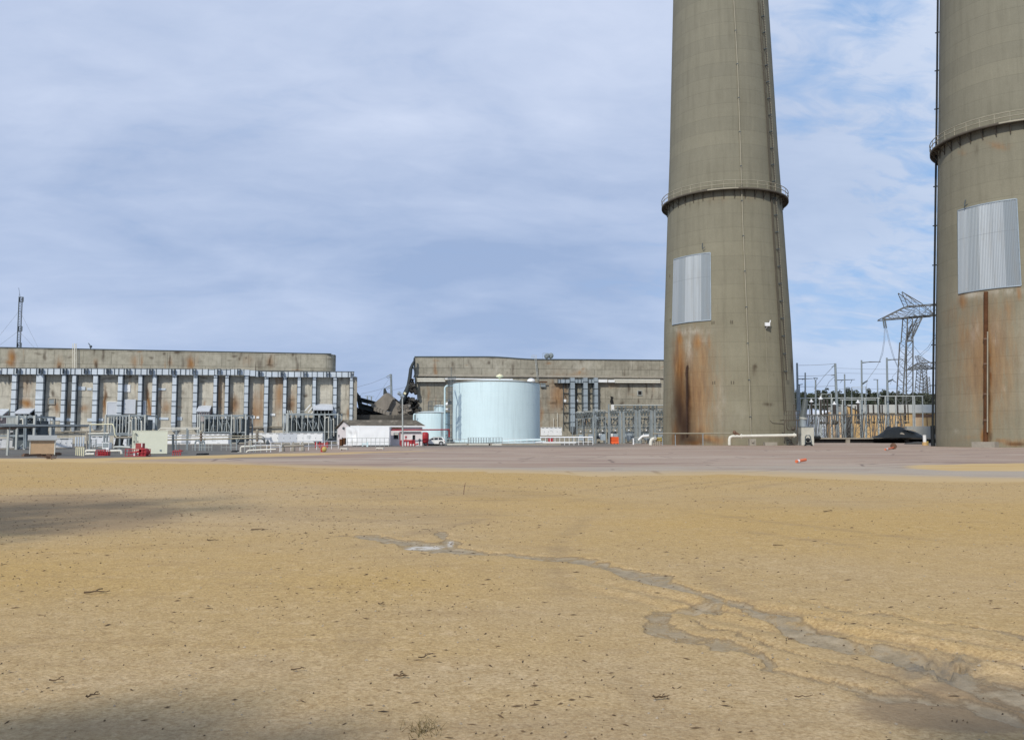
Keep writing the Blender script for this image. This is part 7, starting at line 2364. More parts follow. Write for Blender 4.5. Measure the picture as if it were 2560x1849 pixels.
steel_post(1431, 1030, 1090, YM - 20, 0.14, 'thin pale post in front of the first duct of the broken hall', cap=False)

def switch_frame(px0, px1, pyt, pyb, Y, label, seed):
    """switch stand: two legs, beams, leaning insulators with contact arms, control box"""
    rr_ = random.Random(seed)
    x0, x1 = xat(px0, Y), xat(px1, Y)
    zt = zat(pyt, Y)
    zb = 0.0
    t = thing('switch_stand', label, 'switchgear', ((x0 + x1) / 2, Y + .6, 0), 'switch stands of the middle switchyard')
    for x in (x0, x1):
        for yy in (Y, Y + 1.3):
            b = MB(); b.box(x - .07, x + .07, yy - .07, yy + .07, zb, zt); b.build('leg', M['grey_steel'], t)
    for f_ in (0.42, 0.68, 1.0):
        for yy in (Y, Y + 1.3):
            b = MB(); b.bar((x0 - .25, yy, zt * f_), (x1 + .25, yy, zt * f_), 0.13); b.build('beam', M['dark_steel' if f_ < 1 else 'grey_steel'], t)
    b = MB(); b.bar((x0, Y, zt * .42), (x1, Y, zt * .68), 0.08); b.build('brace', M['grey_steel'], t)
    n_ = 3
    for k in range(n_):
        x = x0 + (x1 - x0) * (k + .5) / n_
        for s_ in (-1, 1):
            lean = s_ * rr_.uniform(.25, .5)
            b = MB()
            ps = [(x, Y + .3, zt + .1)]
            rad = [0.13]
            for q in range(1, 9):
                ps.append((x + lean * q / 9, Y + .3, zt + .1 + 0.14 * q)); rad.append(0.2 if q % 2 else 0.11)
            b.tube(ps, .1, 8, True, rad)
            b.build('insulator', M['insulator_grey'], t)
        b = MB(); b.tube([(x - .55, Y + .3, zt + 1.2), (x, Y + .3, zt + 1.5), (x + .6, Y + .3, zt + 1.15)], 0.06, 6); b.build('contact_arm', M['pale_steel'], t)
        b = MB()
        ps = [(x + rr_.uniform(-.2, .2), Y + .9, zt * .95 - .18 * q) for q in range(8)]
        b.tube(ps, .12, 8, True, [0.18 if q % 2 else 0.1 for q in range(8)])
        b.build('hanging_insulator', M['insulator_grey'], t)
        b = MB(); b.tube([(x, Y + .7, zt * .72), (x + .3, Y + .6, zt * .55), (x + rr_.uniform(-.4, .4), Y + .6, zt * .42)], 0.055, 6); b.build('jumper', M['grey_steel'], t)
    xm = x0 + (x1 - x0) * rr_.uniform(.2, .5)
    b = MB(); b.box(xm, xm + .95, Y - .1, Y + .8, zt * .12, zt * .36); b.build('mechanism_box', M['galv_dull'], t)
    b = MB(); b.ball((xm + .4, Y - .2, zt * .47), 0.17, 6); b.build('marker_lamp', M['white'], t)
    return t
SW = [(1443, 1457, 1046, 1096, 176, 'squat dark switch stand below the middle duct of the broken hall'),
      (1461, 1481, 1044, 1096, 177, 'second switch stand from the left, under the third duct of the broken hall'),
      (1490, 1514, 1042, 1097, 174, 'switch stand with round-topped insulators left of the thin mast'),
      (1526, 1547, 1040, 1096, 176, 'switch stand directly behind the orange barrier'),
      (1562, 1587, 1039, 1094, 177, 'switch stand between the second and third thick posts'),
      (1602, 1625, 1039, 1093, 178, 'switch stand between the fourth and fifth thick posts'),
      (1640, 1662, 1039, 1093, 178, 'rightmost switch stand, cut off by the left chimney')]
for k, (a, c_, yt, yb, Y, l) in enumerate(SW):
    switch_frame(a, c_, yt, yb, Y, l, 40 + k)
def breaker(px, Y, label, k):
    x = xat(px, Y)
    t = thing('circuit_breaker', label, 'switchgear', (x, Y, 0), 'circuit breakers of the middle switchyard')
    b = MB(); b.box(x - 1.0, x + 1.0, Y - .5, Y + .7, 0.9, 2.4); b.build('tank', M['galv_dull' if k % 2 else 'dark_steel'], t)
    for dx in (-.85, .85):
        b = MB(); b.box(x + dx - .08, x + dx + .08, Y - .4, Y + .6, 0, .9); b.build('leg', M['grey_steel'], t)
    for dx in (-.6, 0, .6):
        b = MB()
        b.tube([(x + dx * (1 + .12 * q), Y, 2.4 + .22 * q) for q in range(10)], .1, 8, True, [0.2 if q % 2 else 0.12 for q in range(10)])
        b.build('bushing', M['insulator_grey'], t)
    b = MB(); b.box(x - .3, x + .35, Y - .62, Y - .5, 1.2, 2.1); b.build('panel', M['pale_steel' if k % 2 else 'white'], t)
for k, (px, Y, l) in enumerate(((1530, 184, 'grey circuit breaker behind the orange barrier'), (1572, 184, 'dark circuit breaker between the second and third thick posts'), (1610, 185, 'grey circuit breaker between the fourth and fifth thick posts'),
                                (1648, 185, 'dark circuit breaker next to the left chimney edge'), (1500, 184, 'dark circuit breaker left of the thin mast'))):
    breaker(px, Y, l, k)
for k, (px0, px1, py, Y, l) in enumerate(((1440, 1660, 1031, 181, 'upper'), (1485, 1660, 1047, 180, 'middle'), (1444, 1660, 1069, 181, 'lower'))):
    b = MB(); b.tube([at(px0, py, Y), at(px1, py - 1, Y)], 0.10, 7)
    single('busbar', b, M['grey_steel'], '%s long grey busbar tube of the switchyard before the broken hall' % l, 'busbar', 'busbars of the middle switchyard')
b = MB()
Y = 166
xa, xb = xat(1586, Y), xat(1640, Y)
hp = thing('cable_trestle', 'low grey pipe trestle with a white sloping end near the left chimney', 'stand', at(1612, 1100, Y))
b.bar((xa, Y, 1.25), (xb, Y, 1.25), 0.12); b.bar((xa, Y, .6), (xb, Y, .6), 0.10); b.build('rail', M['pale_steel'], hp)
for k in range(7):
    x = xa + (xb - xa) * k / 6
    b = MB(); b.bar((x, Y, 0), (x, Y, 1.25), 0.1); b.build('post', M['grey_steel'], hp)
b = MB(); b.tube([at(1596, 1100, Y - 1), at(1606, 1090, Y - 1), at(1622, 1089, Y - 1)], 0.24, 8); b.build('sloping_duct', M['white'], hp)
b = MB(); Y = 150
b.tube([at(1568, 1102, Y), at(1573, 1102, Y)], 0.22, 10); b.tube([at(1573, 1101.5, Y), at(1590, 1102.5, Y)], 0.08, 6)
single('pipe_scrap', b, M['dark_steel'], 'dark pipe end lying right of the orange barrier', 'pipe')
b = MB(); b.cyl(xat(1583.5, Y), Y, 0, zat(1095, Y), 0.14, n=10)
single('white_canister', b, M['white'], 'small white canister standing right of the dark pipe end', 'canister')
b = MB(); g = gnd(1494, 1107); b.box(g.x - .55, g.x + .55, g.y, g.y + .9, -.02, .3); b.box(g.x - .5, g.x + .5, g.y, g.y + .8, .36, .42)
single('step_block', b, M['kerb'], 'pale step block at the right end of the white pipe railing', 'step')
# orange water barrier
g = gnd(1534.5, 1109.2)
Y = g.y
x0, x1 = xat(1523.5, Y), xat(1546.5, Y)
zt = zat(1091.5, Y)
ob = thing('traffic_barrier', 'bright orange plastic traffic barrier on the asphalt left of the left chimney', 'barrier', g)
b = MB()
pf = [(-.32, 0), (-.30, .22), (-.13, .48), (-.10, zt), (.10, zt), (.13, .48), (.30, .22), (.32, 0)]
b.prism([(x0, Y + a, z) for a, z in pf], (x1 - x0, 0, 0)); b.build('shell', M['orange'], ob)
for k in range(3):
    x = x0 + (x1 - x0) * (k + .5) / 3
    b = MB(); b.box(x - .09, x + .09, Y - .36, Y - .05, .02, .12); b.build('fork_slot', M['black_void'], ob)
b = MB(); b.box(x0 + .1, x1 - .1, Y - .19, Y - .05, .62, .70); b.build('moulded_ridge', M['orange'], ob)
b = MB(); b.cyl((x0 + x1) / 2, Y, zt, zt + .05, .08, n=10); b.build('filler_cap', M['orange_pale'], ob)

# ================================================================ between the chimneys
# fallen delineator post and its base
def delineator(px0, py0, px1, py1, label, disc):
    g0, g1 = gnd(px0, py0), gnd(px1, py1)
    t = thing('delineator', label, 'traffic post', (g0 + g1) / 2, 'fallen orange traffic posts')
    L_ = (g1 - g0)
    b = MB(); b.tube([g0 + Vector((0, 0, .09)), g0 + L_ * .5 + Vector((0, 0, .13)), g1 + Vector((0, 0, .17))], 0.085, 12); b.build('tube', M['orange_pale'], t)
    b = MB(); b.tube([g0 + L_ * .1 + Vector((0, 0, .10)), g0 + L_ * .26 + Vector((0, 0, .11))], 0.088, 12); b.build('reflective_band', M['white'], t)
    if disc:
        b = MB(); d_ = L_.normalized()
        c = g1 + Vector((0, 0, .33))
        b.tube([c + Vector((-.05, -.05, -.01)), c + Vector((.05, .05, .02))], 0.36, 18); b.build('rubber_base', M['wood'], t)
delineator(2213, 1125, 2234, 1122, 'fallen orange traffic post with its dark round base tipped up, before the right chimney', True)
delineator(1991, 1157, 2014, 1156, 'flat orange tube on the asphalt below the ribbed housing', False)
# low wall
wl = thing('low_wall', 'low black-faced retaining wall with a pale top between the chimneys', 'wall', at(2160, 1105, 190))
xa, xb = xat(1990, 190), xat(2345, 190)
b = MB(); b.box(xa, xb, 190.2, 191.2, -.05, 0.84); b.build('face', M['black_void'], wl)
b = MB(); b.box(xa, xb, 189.6, 191.3, 0.86, 1.16); b.build('coping', M['kerb'], wl)
for px in (2118.5, 2266):
    b = MB(); b.box(xat(px - 5, 190), xat(px + 5, 190), 189.7, 190.2, -.05, .86); b.build('pier', M['kerb'], wl)
b = MB(); b.tube([at(2036, 1093.5, 187), at(2046, 1094, 187), at(2050, 1091.5, 187)], 0.4, 8)
single('tarp_roll', b, M['black'], 'small black roll lying on the low wall right of the ribbed housing', 'tarp')
# black tarp heap
heap = [(2183, 1090.5), (2195, 1087), (2208, 1080), (2216, 1070), (2222, 1066), (2236, 1065.2), (2250, 1066.5), (2262, 1071.5), (2278, 1075), (2293, 1081), (2306, 1088), (2308, 1090)]
b = MB()
Yh = 186.0
nU, nV = 70, 22
vs, fs = [], []
for j in range(nV):
    q = j / (nV - 1)
    for i in range(nU):
        px = 2183 + (2308 - 2183) * i / (nU - 1)
        top = poly_band(px, heap)
        prof = sin(pi * min(1, q * 1.0)) ** 0.7
        Y = Yh - 3.5 + 7 * q
        zt = zat(top, Yh)
        z = 1.16 + max(0, (zt - 1.16)) * prof
        f_ = noise.noise(Vector((px * .055, q * 3, 2))) * 0.45 + noise.noise(Vector((px * .16, q * 7, 5))) * .2
        vs.append((xat(px, Yh, 2) * Y / Yh, Y, z + f_ * prof * min(1, (zt - 1.16) * .5)))
for j in range(nV - 1):
    for i in range(nU - 1):
        a = j * nU + i
        fs.append((a, a + 1, a + nU + 1, a + nU))
b.add(vs, fs, True)
tp = thing('tarp_heap', 'large heap under a black tarpaulin on the low wall beside the right chimney', 'tarp', at(2245, 1092, Yh))
b.build('tarpaulin', M['black'], tp)
b = MB(); b.prism([at(x, y, Yh - 3.0) for x, y in ((2247, 1090), (2250, 1083), (2255, 1080.5), (2260, 1083), (2264, 1089), (2262, 1090))], (0, 1.0, 0)); b.build('sand_fill', M['kerb'], tp)
b = MB(); b.prism([at(x, y, Yh - 2.6) for x, y in ((2262, 1072), (2285, 1073.5), (2292, 1080), (2278, 1076), (2266, 1074))], (0, 1.0, 0.1)); b.build('sand_patch', M['kerb'], tp)
b = MB(); b.box(xat(2232, 192), xat(2310, 192), 183.0, 190.0, 0.88, 1.18); b.build('plinth', M['yard'], tp)
b = MB()
for k in range(10):
    b.tube([at(2282 + 2 * k, 1100 + rr.uniform(-1, 3), 138), at(2286 + 2 * k, 1103 + rr.uniform(-1, 3), 138)], 0.22, 6)
g = gnd(2295, 1110)
b = MB()
b.ball((g.x, g.y, 0.0), 1.6, 8, 0.30); b.ball((g.x - 1.3, g.y, 0.0), 1.2, 8, 0.28); b.ball((g.x + 1.0, g.y + .5, 0.0), 1.0, 8, .34)
single('gravel_mound', b, M['char'], 'small dark mound of gravel at the foot of the right chimney', 'mound')
g = gnd(2312, 1113)
bl = thing('bollard', 'white bollard with an orange lower half before the dark cable guard', 'bollard', g)
b = MB(); b.cyl(g.x, g.y, .55, zat(1087, g.y), .26, n=14); b.build('sleeve', M['white'], bl)
b = MB(); b.cyl(g.x, g.y, 0, .55, .42, .36, n=14); b.build('base', M['tan_wall'], bl)
b = MB(); b.cyl(g.x + .55, g.y + .2, 0, .7, .16, n=10); b.build('side_post', M['yellow'], bl)

# ---- ochre sheds and the white building behind
def shed(px0, px1, py_eave, py_ridge, py_base, Y, dpt, label, wallm, roofm, zfloor=TER):
    x0, x1 = xat(px0, Y, 5), xat(px1, Y, 5)
    ze, zr = zat(py_eave, Y), zat(py_ridge, Y + dpt / 2)
    t = thing('shed', label, 'building', ((x0 + x1) / 2, Y, zfloor), 'sheds behind the switchyard')
    b = MB(); b.box(x0, x1, Y, Y + dpt, zfloor - .1, ze); b.build('wall', M[wallm], t)
    b = MB()
    pf = [(Y - .5, ze), (Y - .5, ze + .2), (Y + dpt / 2, zr), (Y + dpt + .5, ze + .2), (Y + dpt + .5, ze)]
    b.prism([(x0 - .5, a, z) for a, z in pf], (x1 - x0 + 1, 0, 0)); b.build('roof', M[roofm], t)
    return t, x0, x1, ze, zr
t, x0, x1, ze, zr = shed(2141, 2440, 1032.5, 1011, 1068, 258, 16, 'long ochre shed with a pale roof between the chimneys', 'tan_wall', 'roof_tan')
b = MB()
for k in range(9):
    x = x0 + (x1 - x0) * (k + .3) / 9
    b.box(x, x + .2, 257.86, 258, TER, ze)
b.build('downpipe', M['wood'], t)
b = MB(); b.box(xat(2282, 258, 5), xat(2330, 258, 5), 257.8, 258, ze - 1.2, ze - .4); b.build('door_track', M['wood'], t)
b = MB(); b.box(xat(2284, 258, 5), xat(2306, 258, 5), 257.9, 258, TER, ze - 1.2); b.build('sliding_door', M['peach'], t)
# gable-fronted ochre shed
Y = 243.0
t = thing('shed', 'gable-fronted ochre shed seen end-on, left of the long shed', 'building', at(2118, 1090, Y), 'sheds behind the switchyard')
pl, pr, pm = xat(2062, Y, 4), xat(2150, Y, 5), xat(2117, Y, 8)
zr_, ze_ = zat(1013.5, Y), zat(1030, Y)
b = MB(); b.prism([(pl + 7, Y, TER - .1), (pr, Y, TER - .1), (pr, Y, ze_), (pm, Y, zr_), (pl + 7, Y, ze_ - .4)], (0, 14, 0)); b.build('wall', M['tan_wall'], t)
b = MB(); b.prism([(pm, Y - .4, zr_ + .05), (pr + .5, Y - .4, ze_ - .05), (pr + .5, Y - .4, ze_ + .2), (pm, Y - .4, zr_ + .3)], (0, 14.5, 0)); b.build('roof_slope', M['roof_tan'], t)
b = MB(); b.prism([(pm, Y - .4, zr_ + .05), (pl + 6.5, Y - .4, ze_ - .45), (pl + 6.5, Y - .4, ze_ - .2), (pm, Y - .4, zr_ + .3)], (0, 14.5, 0)); b.build('roof_slope', M['roof_tan'], t)
b = MB(); b.box(xat(2108, Y, 3), xat(2128, Y, 3), Y - .12, Y, TER, zat(1042, Y)); b.build('dark_door', M['char'], t)
b = MB(); b.box(xat(2063, Y, 3), xat(2090, Y, 3), Y - 4, Y + 3, TER, zat(1031, Y)); b.build('lean_to', M['peach'], t)
Y = 236.0
t = thing('white_building', 'low white building with a bright flat roof right of the left chimney', 'building', at(2045, 1090, Y))
b = MB(); b.box(xat(1998, Y, 4), xat(2066, Y, 4), Y, Y + 12, TER, zat(1041, Y)); b.build('wall', M['grey_panel'], t)
b = MB(); b.prism([at(2012, 1038, Y - .4), at(2062, 1034, Y - .4), at(2075, 1029, Y + 8), at(2016, 1027, Y + 8)], (0, 0, .35)); b.build('roof', M['tarp_white'], t)
b = MB(); b.box(xat(2016, Y, 4), xat(2086, Y, 4), Y + 12.5, Y + 22, TER, zat(1025, Y)); b.build('rear_block', M['white'], t)
b = MB(); b.lathe(xat(2049, Y + 10), Y + 16, [(1.2, zat(1022, Y)), (0.8, zat(1018, Y)), (0.1, zat(1015.5, Y))], 14); b.build('roof_ventilator', M['galv'], t)
M_ = at(2300, 1078, 210)
b = MB(); b.box(xat(2268, 212), xat(2345, 212), 212, 213, TER - .1, zat(1065, 212))
for k in range(24):
    x = xat(2268, 212) + (xat(2345, 212) - xat(2268, 212)) * k / 24
    b.box(x, x + .15, 211.9, 212, TER, zat(1065.5, 212))
single('yard_fence', b, M['roof_grey'], 'dull grey board fence behind the black tarp heap', 'fence')

# ---- lattice supports with tall porcelain posts
def lattice_support(px0, px1, Y, py_t, py_b, ins, label):
    x0, x1 = xat(px0, Y, 4), xat(px1, Y, 4)
    zt, zb = zat(py_t, Y), TER - .05
    t = thing('lattice_support', label, 'steel frame', ((x0 + x1) / 2, Y, TER), 'lattice supports between the chimneys')
    xm = (x0 + x1) / 2
    hw = (x1 - x0) * .36
    for a, c_ in ((x0 + .15 * hw, x0 + hw * .9), (x1 - hw * .9, x1 - .15 * hw)):
        for yy in (Y, Y + 1.4):
            b = MB(); b.bar((a + (.0), yy, zt), (a - .55 * hw, yy, zb), 0.14); b.build('leg', M['lattice_steel'], t)
            b = MB(); b.bar((c_, yy, zt), (c_ + .2 * hw, yy, zb), 0.14); b.build('leg', M['lattice_steel'], t)
        b = MB()
        for q in range(3):
            f0, f1 = q / 3, (q + 1) / 3
            aa = lambda f: a - .55 * hw * f
            cc = lambda f: c_ + .2 * hw * f
            zz = lambda f: zt + (zb - zt) * f
            b.bar((aa(f0), Y, zz(f0)), (cc(f1), Y, zz(f1)), 0.07); b.bar((cc(f0), Y, zz(f0)), (aa(f1), Y, zz(f1)), 0.07)
            b.bar((aa(f1), Y, zz(f1)), (cc(f1), Y, zz(f1)), 0.08)
        b.build('lacing', M['lattice_steel'], t)
    for yy in (Y, Y + 1.4):
        b = MB(); b.bar((x0 - .5, yy, zt), (x1 + .5, yy, zt), 0.22); b.build('beam', M['lattice_steel'], t)
    for sx_ in (-1, 1):
        b = MB(); b.bar((xm + sx_ * hw * .25, Y, zt), (xm + sx_ * hw * 1.2, Y, zt - (zt - zb) * .55), 0.12); b.build('brace', M['lattice_steel'], t)
    for (px, y0, y1, r) in ins:
        x = xat(px, Y, 6)
        if r >= .34 and y1 < 1050:
            z = zat(y0, Y)
            b = MB(); b.cyl(x, Y + .7, z, z + .9, .2, n=8); b.lathe(x, Y + .7, [(.1, z), (.55, z + .15), (.5, z + .3), (.2, z + .5)], 10); b.build('terminal_cap', M['white'], t)
        z0, z1 = zat(y1, Y), zat(y0, Y)
        n_ = 14
        b = MB(); b.lathe(x, Y + .7, [(r * (.8 if q % 2 else 0.58), z0 + (z1 - z0) * q / n_) for q in range(n_ + 1)] + [(0.05, z1)], 10); b.build('insulator', M['insulator'], t)
        b = MB(); b.ball((x, Y + .7, zt - (zt - zb) * .33), r * 1.25, 6, .8); b.build('end_bell', M['bracket'], t)
        b = MB(); b.bar((x, Y + .7, zt), (x, Y + .7, zt - (zt - zb) * .33), 0.12); b.build('strut', M['lattice_steel'], t)
YS = 204.0
lattice_support(2022, 2066, YS, 1037.5, 1090, [(2032, 1006, 1036, .34), (2055.5, 999, 1036, .36), (2064, 998, 1036, .28), (2072, 998, 1036, .28)], 'lattice support with four slim insulators before the white building')
lattice_support(2074, 2110, YS, 1036, 1090, [(2089.5, 1012, 1036, .62), (2113, 1013, 1034, .24)], 'lattice support with one very thick insulator before the gable-fronted shed')
lattice_support(2117, 2157, YS, 1036, 1090, [(2130, 1014, 1035, .22), (2142, 1014, 1035, .22), (2149, 1008, 1048, .40)], 'lattice support with a tall insulator at the left end of the long shed')
lattice_support(2164, 2210, YS, 1035.5, 1090, [(2174, 1011, 1033, .30), (2187.5, 1011, 1033, .3), (2203, 1011, 1033, .3), (2209.5, 1011, 1033, .24)], 'lattice support with two pairs of insulators in front of the long shed')
lattice_support(2217, 2262, YS, 1036, 1090, [(2248, 1011, 1033, .3), (2266.5, 1011, 1050, .34), (2274, 1011, 1050, .2)], 'rightmost lattice support behind the black tarp heap')
# ---- high busbars on posts
def high_bus(px0, px1, py, Y, posts, r, label):
    t = thing('busbar', label, 'busbar', at((px0 + px1) / 2, 1090, Y), 'high busbars between the chimneys')
    b = MB(); b.tube([at(px0, py, Y), at(px1, py, Y)], r, 7); b.build('tube', M['pale_steel'], t)
    for px in posts:
        b = MB(); b.bar((xat(px, Y, 6), Y, TER), at(px, py, Y), 0.24); b.build('post', M['pale_steel'], t)
high_bus(1996, 2100, 995, 226, [2000, 2049, 2080], 0.14, 'upper pale busbar beside the left chimney')
high_bus(2090, 2200, 994.5, 228, [2162, 2196], 0.13, 'pale busbar before the middle trees')
high_bus(2013, 2105, 1011.5, 222, [2024, 2038, 2104], 0.10, 'low busbar over the white building roof')
high_bus(2198, 2308, 990, 230, [2213, 2239, 2282, 2286, 2306], 0.13, 'long pale busbar frame before the pylon foot')
high_bus(2100, 2190, 999, 224, [2106, 2150], 0.13, 'lower pale busbar before the middle trees')
high_bus(2052, 2080, 985, 224, [2053, 2078], 0.08, 'short raised bus loop above the slim insulators')
# ---- slender poles with arms
def pole(px_b, px_t, py_t, Y, r, label, arms=(), mat='grey_steel', name='steel_pole', zf=TER):
    p0 = Vector((xat(px_b, Y, zf), Y, zf - .05)); p1 = at(px_t, py_t, Y)
    t = thing(name, label, 'pole', p0, 'poles of the right switchyard')
    b = MB(); b.tube([p0, p1], r, 10, True, [r * 1.25, r * .8]); b.build('shaft', M[mat], t)
    for (xa, ya, xb, yb, rr_, m_) in arms:
        b = MB(); b.tube([at(xa, ya, Y), at(xb, yb, Y)], rr_, 7, True, [rr_, rr_ * .6]); b.build('arm', M[m_], t)
    return t
pole(2156, 2153.8, 900, 232, .26, 'tall pole with a long top arm reaching right, left of two alike', [(2154, 906.5, 2172, 904.5, .22, 'grey_steel'), (2172, 904.5, 2202, 904, .15, 'lattice_steel'), (2155, 960, 2169, 951, .28, 'dark_steel')])
pole(2221, 2217, 894, 232, .30, 'tall pole with a long top arm reaching to the pylon, right of two alike', [(2217.5, 899.5, 2232, 898.5, .24, 'grey_steel'), (2232, 898.5, 2259, 898, .16, 'lattice_steel'), (2219, 954, 2233, 948, .28, 'dark_steel'), (2233, 951, 2241, 956, .12, 'lattice_steel')])
pole(2095, 2088, 908, 214, .34, 'thick leaning pole with two drooping arms, before the trees', [(2088, 913, 2079, 917, .10, 'dark_steel'), (2089, 937, 2078, 938.5, .10, 'dark_steel')])
pole(1996.5, 1992.5, 907, 220, .3, 'thick pole standing against the right edge of the left chimney', [])
pole(2013.5, 2013, 931, 222, .22, 'pole with a double cross arm next to the left chimney', [(1996, 947, 2032, 946, .12, 'dark_steel'), (2013, 946, 2005, 949, .1, 'dark_steel')])
pole(2039.5, 2039, 949, 222, .24, 'short pole with a yoke top, second right of the left chimney', [(2034, 945, 2044, 945, .14, 'dark_steel'), (2034, 945, 2037, 949, .10, 'dark_steel'), (2044, 945, 2041, 949, .1, 'dark_steel')])
pole(2113, 2111.5, 935, 226, .22, 'pole with a wide cross arm and hanging links, before the trees', [(2086, 950, 2137, 948.5, .13, 'dark_steel'), (2130, 949, 2126, 958, .08, 'dark_steel'), (2106, 950, 2100, 957, .08, 'dark_steel')])
pole(2197, 2193.5, 949, 230, .2, 'slim pole with a small T head between the two armed poles', [(2184, 948.5, 2196, 948.5, .10, 'dark_steel')])
pole(2130, 2129, 968, 230, .16, 'short slim pole left of the tall armed poles', [(2129, 968, 2164, 967.5, .09, 'pale_steel')])
pole(2166.5, 2165, 966, 230, .14, 'short slim pole right beside the first tall armed pole', [])
pole(1999, 1998.5, 962, 212, .18, 'stubby pole with a small dark arm touching the left chimney edge', [(1995, 962, 2007, 960, .12, 'dark_steel')])

# ---- lattice pylons
def pylon(members, thick, label, Yp, base_px, dep):
    t = thing('pylon', label, 'pylon', at(base_px, 1095, Yp), 'lattice pylons')
    return t
def truss(t, name, A0, A1, B0, B1, n_, Yp, dep, w_, wl):
    """four-chord lattice between edge lines A and B given in photograph pixels, dep metres deep"""
    def P(c0, c1, f, dy):
        x, y = c0[0] + (c1[0] - c0[0]) * f, c0[1] + (c1[1] - c0[1]) * f
        p = at(x, y, Yp)
        return Vector((p.x, p.y + dy, p.z))
    b = MB()
    for c0, c1 in ((A0, A1), (B0, B1)):
        for dy in (0, dep):
            b.bar(P(c0, c1, 0, dy), P(c0, c1, 1, dy), w_)
    b.build(name + '_chords', M['lattice_steel'], t)
    b = MB()
    for k in range(n_):
        f0, f1 = k / n_, (k + 1) / n_
        for dy in (0, dep):
            if k % 2 == 0:
                b.bar(P(A0, A1, f0, dy), P(B0, B1, f1, dy), wl)
            else:
                b.bar(P(B0, B1, f0, dy), P(A0, A1, f1, dy), wl)
            b.bar(P(A0, A1, f1, dy), P(B0, B1, f1, dy), wl)
        b.bar(P(A0, A1, f0, 0), P(A0, A1, f1, dep), wl); b.bar(P(B0, B1, f0, dep), P(B0, B1, f1, 0), wl)
    b.build(name + '_lacing', M['lattice_steel'], t)
YP = 300.0
t = thing('pylon', 'large near lattice pylon with a spread head, left of the right chimney', 'pylon', at(2265, 1095, YP), 'lattice pylons')
truss(t, 'body', (2252, 1085), (2265.5, 852), (2282, 1085), (2282.5, 852), 13, YP, 5, .36, .11)
truss(t, 'fork', (2265.5, 852), (2270, 793), (2282.5, 852), (2281, 793), 4, YP, 4, .30, .10)
truss(t, 'raking_leg', (2277, 852), (2292, 806), (2283.5, 841), (2307, 791), 5, YP, 4, .30, .10)
truss(t, 'bridge', (2206, 798), (2340, 787.5), (2207, 796.5), (2270, 765), 6, YP, 4, .34, .11)
truss(t, 'bridge_span', (2270, 792.5), (2440, 778), (2270, 765), (2440, 752), 6, YP, 4, .34, .11)
truss(t, 'peak', (2270, 765), (2254.5, 730), (2300, 763), (2255.5, 729), 4, YP, 3, .2, .08)
b = MB(); b.bar(at(2255, 729.5, YP), at(2305, 759, YP), .25); b.bar(at(2305, 759, YP), at(2334, 784, YP), .2); b.bar(at(2301, 762, YP), at(2334, 786, YP), .16); b.bar(at(2300, 790, YP), at(2334, 758, YP), .16)
b.bar(at(2265, 852, YP), at(2282, 852, YP), .5)
b.build('stay_members', M['lattice_steel'], t)
for k, (x0, y0, x1, y1, l) in enumerate(((2208, 800, 2211, 820, 'left'), (2212.5, 800, 2216, 820, 'right'))):
    b = MB(); p, q = at(x0, y0, YP), at(x1, y1, YP)
    b.tube([p + (q - p) * (i / 12) for i in range(13)], .3, 8, True, [.34 if i % 2 else .2 for i in range(13)])
    single('insulator_string', b, M['insulator_grey'], '%s of two dark insulator strings hanging from the near pylon arm' % l, 'insulator', 'insulator strings of the near pylon')
YQ = 470.0
t = thing('pylon', 'smaller far lattice pylon partly hidden by the right chimney', 'pylon', at(2307, 1080, YQ), 'lattice pylons')
truss(t, 'body', (2296, 1000), (2303, 922), (2322, 1000), (2316, 922), 9, YQ, 5, .34, .2)
truss(t, 'bridge', (2274, 924), (2345, 920), (2275, 923), (2300, 906.5), 7, YQ, 4, .3, .18)
truss(t, 'bridge_span', (2302, 922), (2380, 918), (2300, 906.5), (2380, 903), 6, YQ, 4, .3, .18)
truss(t, 'peak', (2300, 906), (2294, 889), (2322, 905), (2295, 888), 4, YQ, 3, .22, .14)
b = MB(); b.bar(at(2294, 888, YQ), at(2330, 908, YQ), .25); b.bar(at(2312, 930, YQ), at(2322, 922, YQ), .25)
b.build('stay_members', M['lattice_steel'], t)
t = thing('pylon', 'faint slim lattice tower just left of the right chimney edge', 'pylon', at(2320, 1080, 520), 'lattice pylons')
truss(t, 'body', (2312, 1000), (2317, 942), (2328, 1000), (2324, 942), 8, 520, 4, .3, .18)

# ---- overhead conductors
def wire(pts, Y0, Y1, label, r=0.05, sag=0.0, group='overhead conductors'):
    P_ = []
    for i in range(len(pts) - 1):
        for k in range(8):
            f_ = k / 8
            P_.append((pts[i][0] + (pts[i + 1][0] - pts[i][0]) * f_, pts[i][1] + (pts[i + 1][1] - pts[i][1]) * f_))
    P_.append(pts[-1])
    n_ = len(P_)
    b = MB()
    b.tube([at(x, y + sag * sin(pi * i / (n_ - 1)), Y0 + (Y1 - Y0) * i / (n_ - 1)) for i, (x, y) in enumerate(P_)], r, 5)
    single('conductor', b, M['wire'], label, 'wire', group)
wire([(2211, 821), (2209.5, 850), (2205, 880), (2198, 903)], 300, 232, 'left of two close wires dropping from the near pylon arm to the armed pole', .07)
wire([(2213, 821), (2212, 850), (2207, 884), (2199, 905)], 300, 232, 'right of two close wires dropping from the near pylon arm to the armed pole', .07)
wire([(2198, 905), (2190, 920), (2178, 936), (2168, 950), (2164, 990)], 232, 228, 'wire curving down from the first armed pole into the switchyard', .06)
wire([(2214.5, 821), (2222, 855), (2232, 890), (2244, 918), (2256, 940)], 300, 240, 'left of two wires slanting right from the near pylon arm', .07)
wire([(2217, 821), (2226, 860), (2237, 898), (2250, 928), (2262, 944)], 300, 240, 'right of two wires slanting right from the near pylon arm', .07)
wire([(2260, 900), (2250, 920), (2232, 940), (2226, 960)], 240, 232, 'wire falling from the second armed pole towards the left', .05)
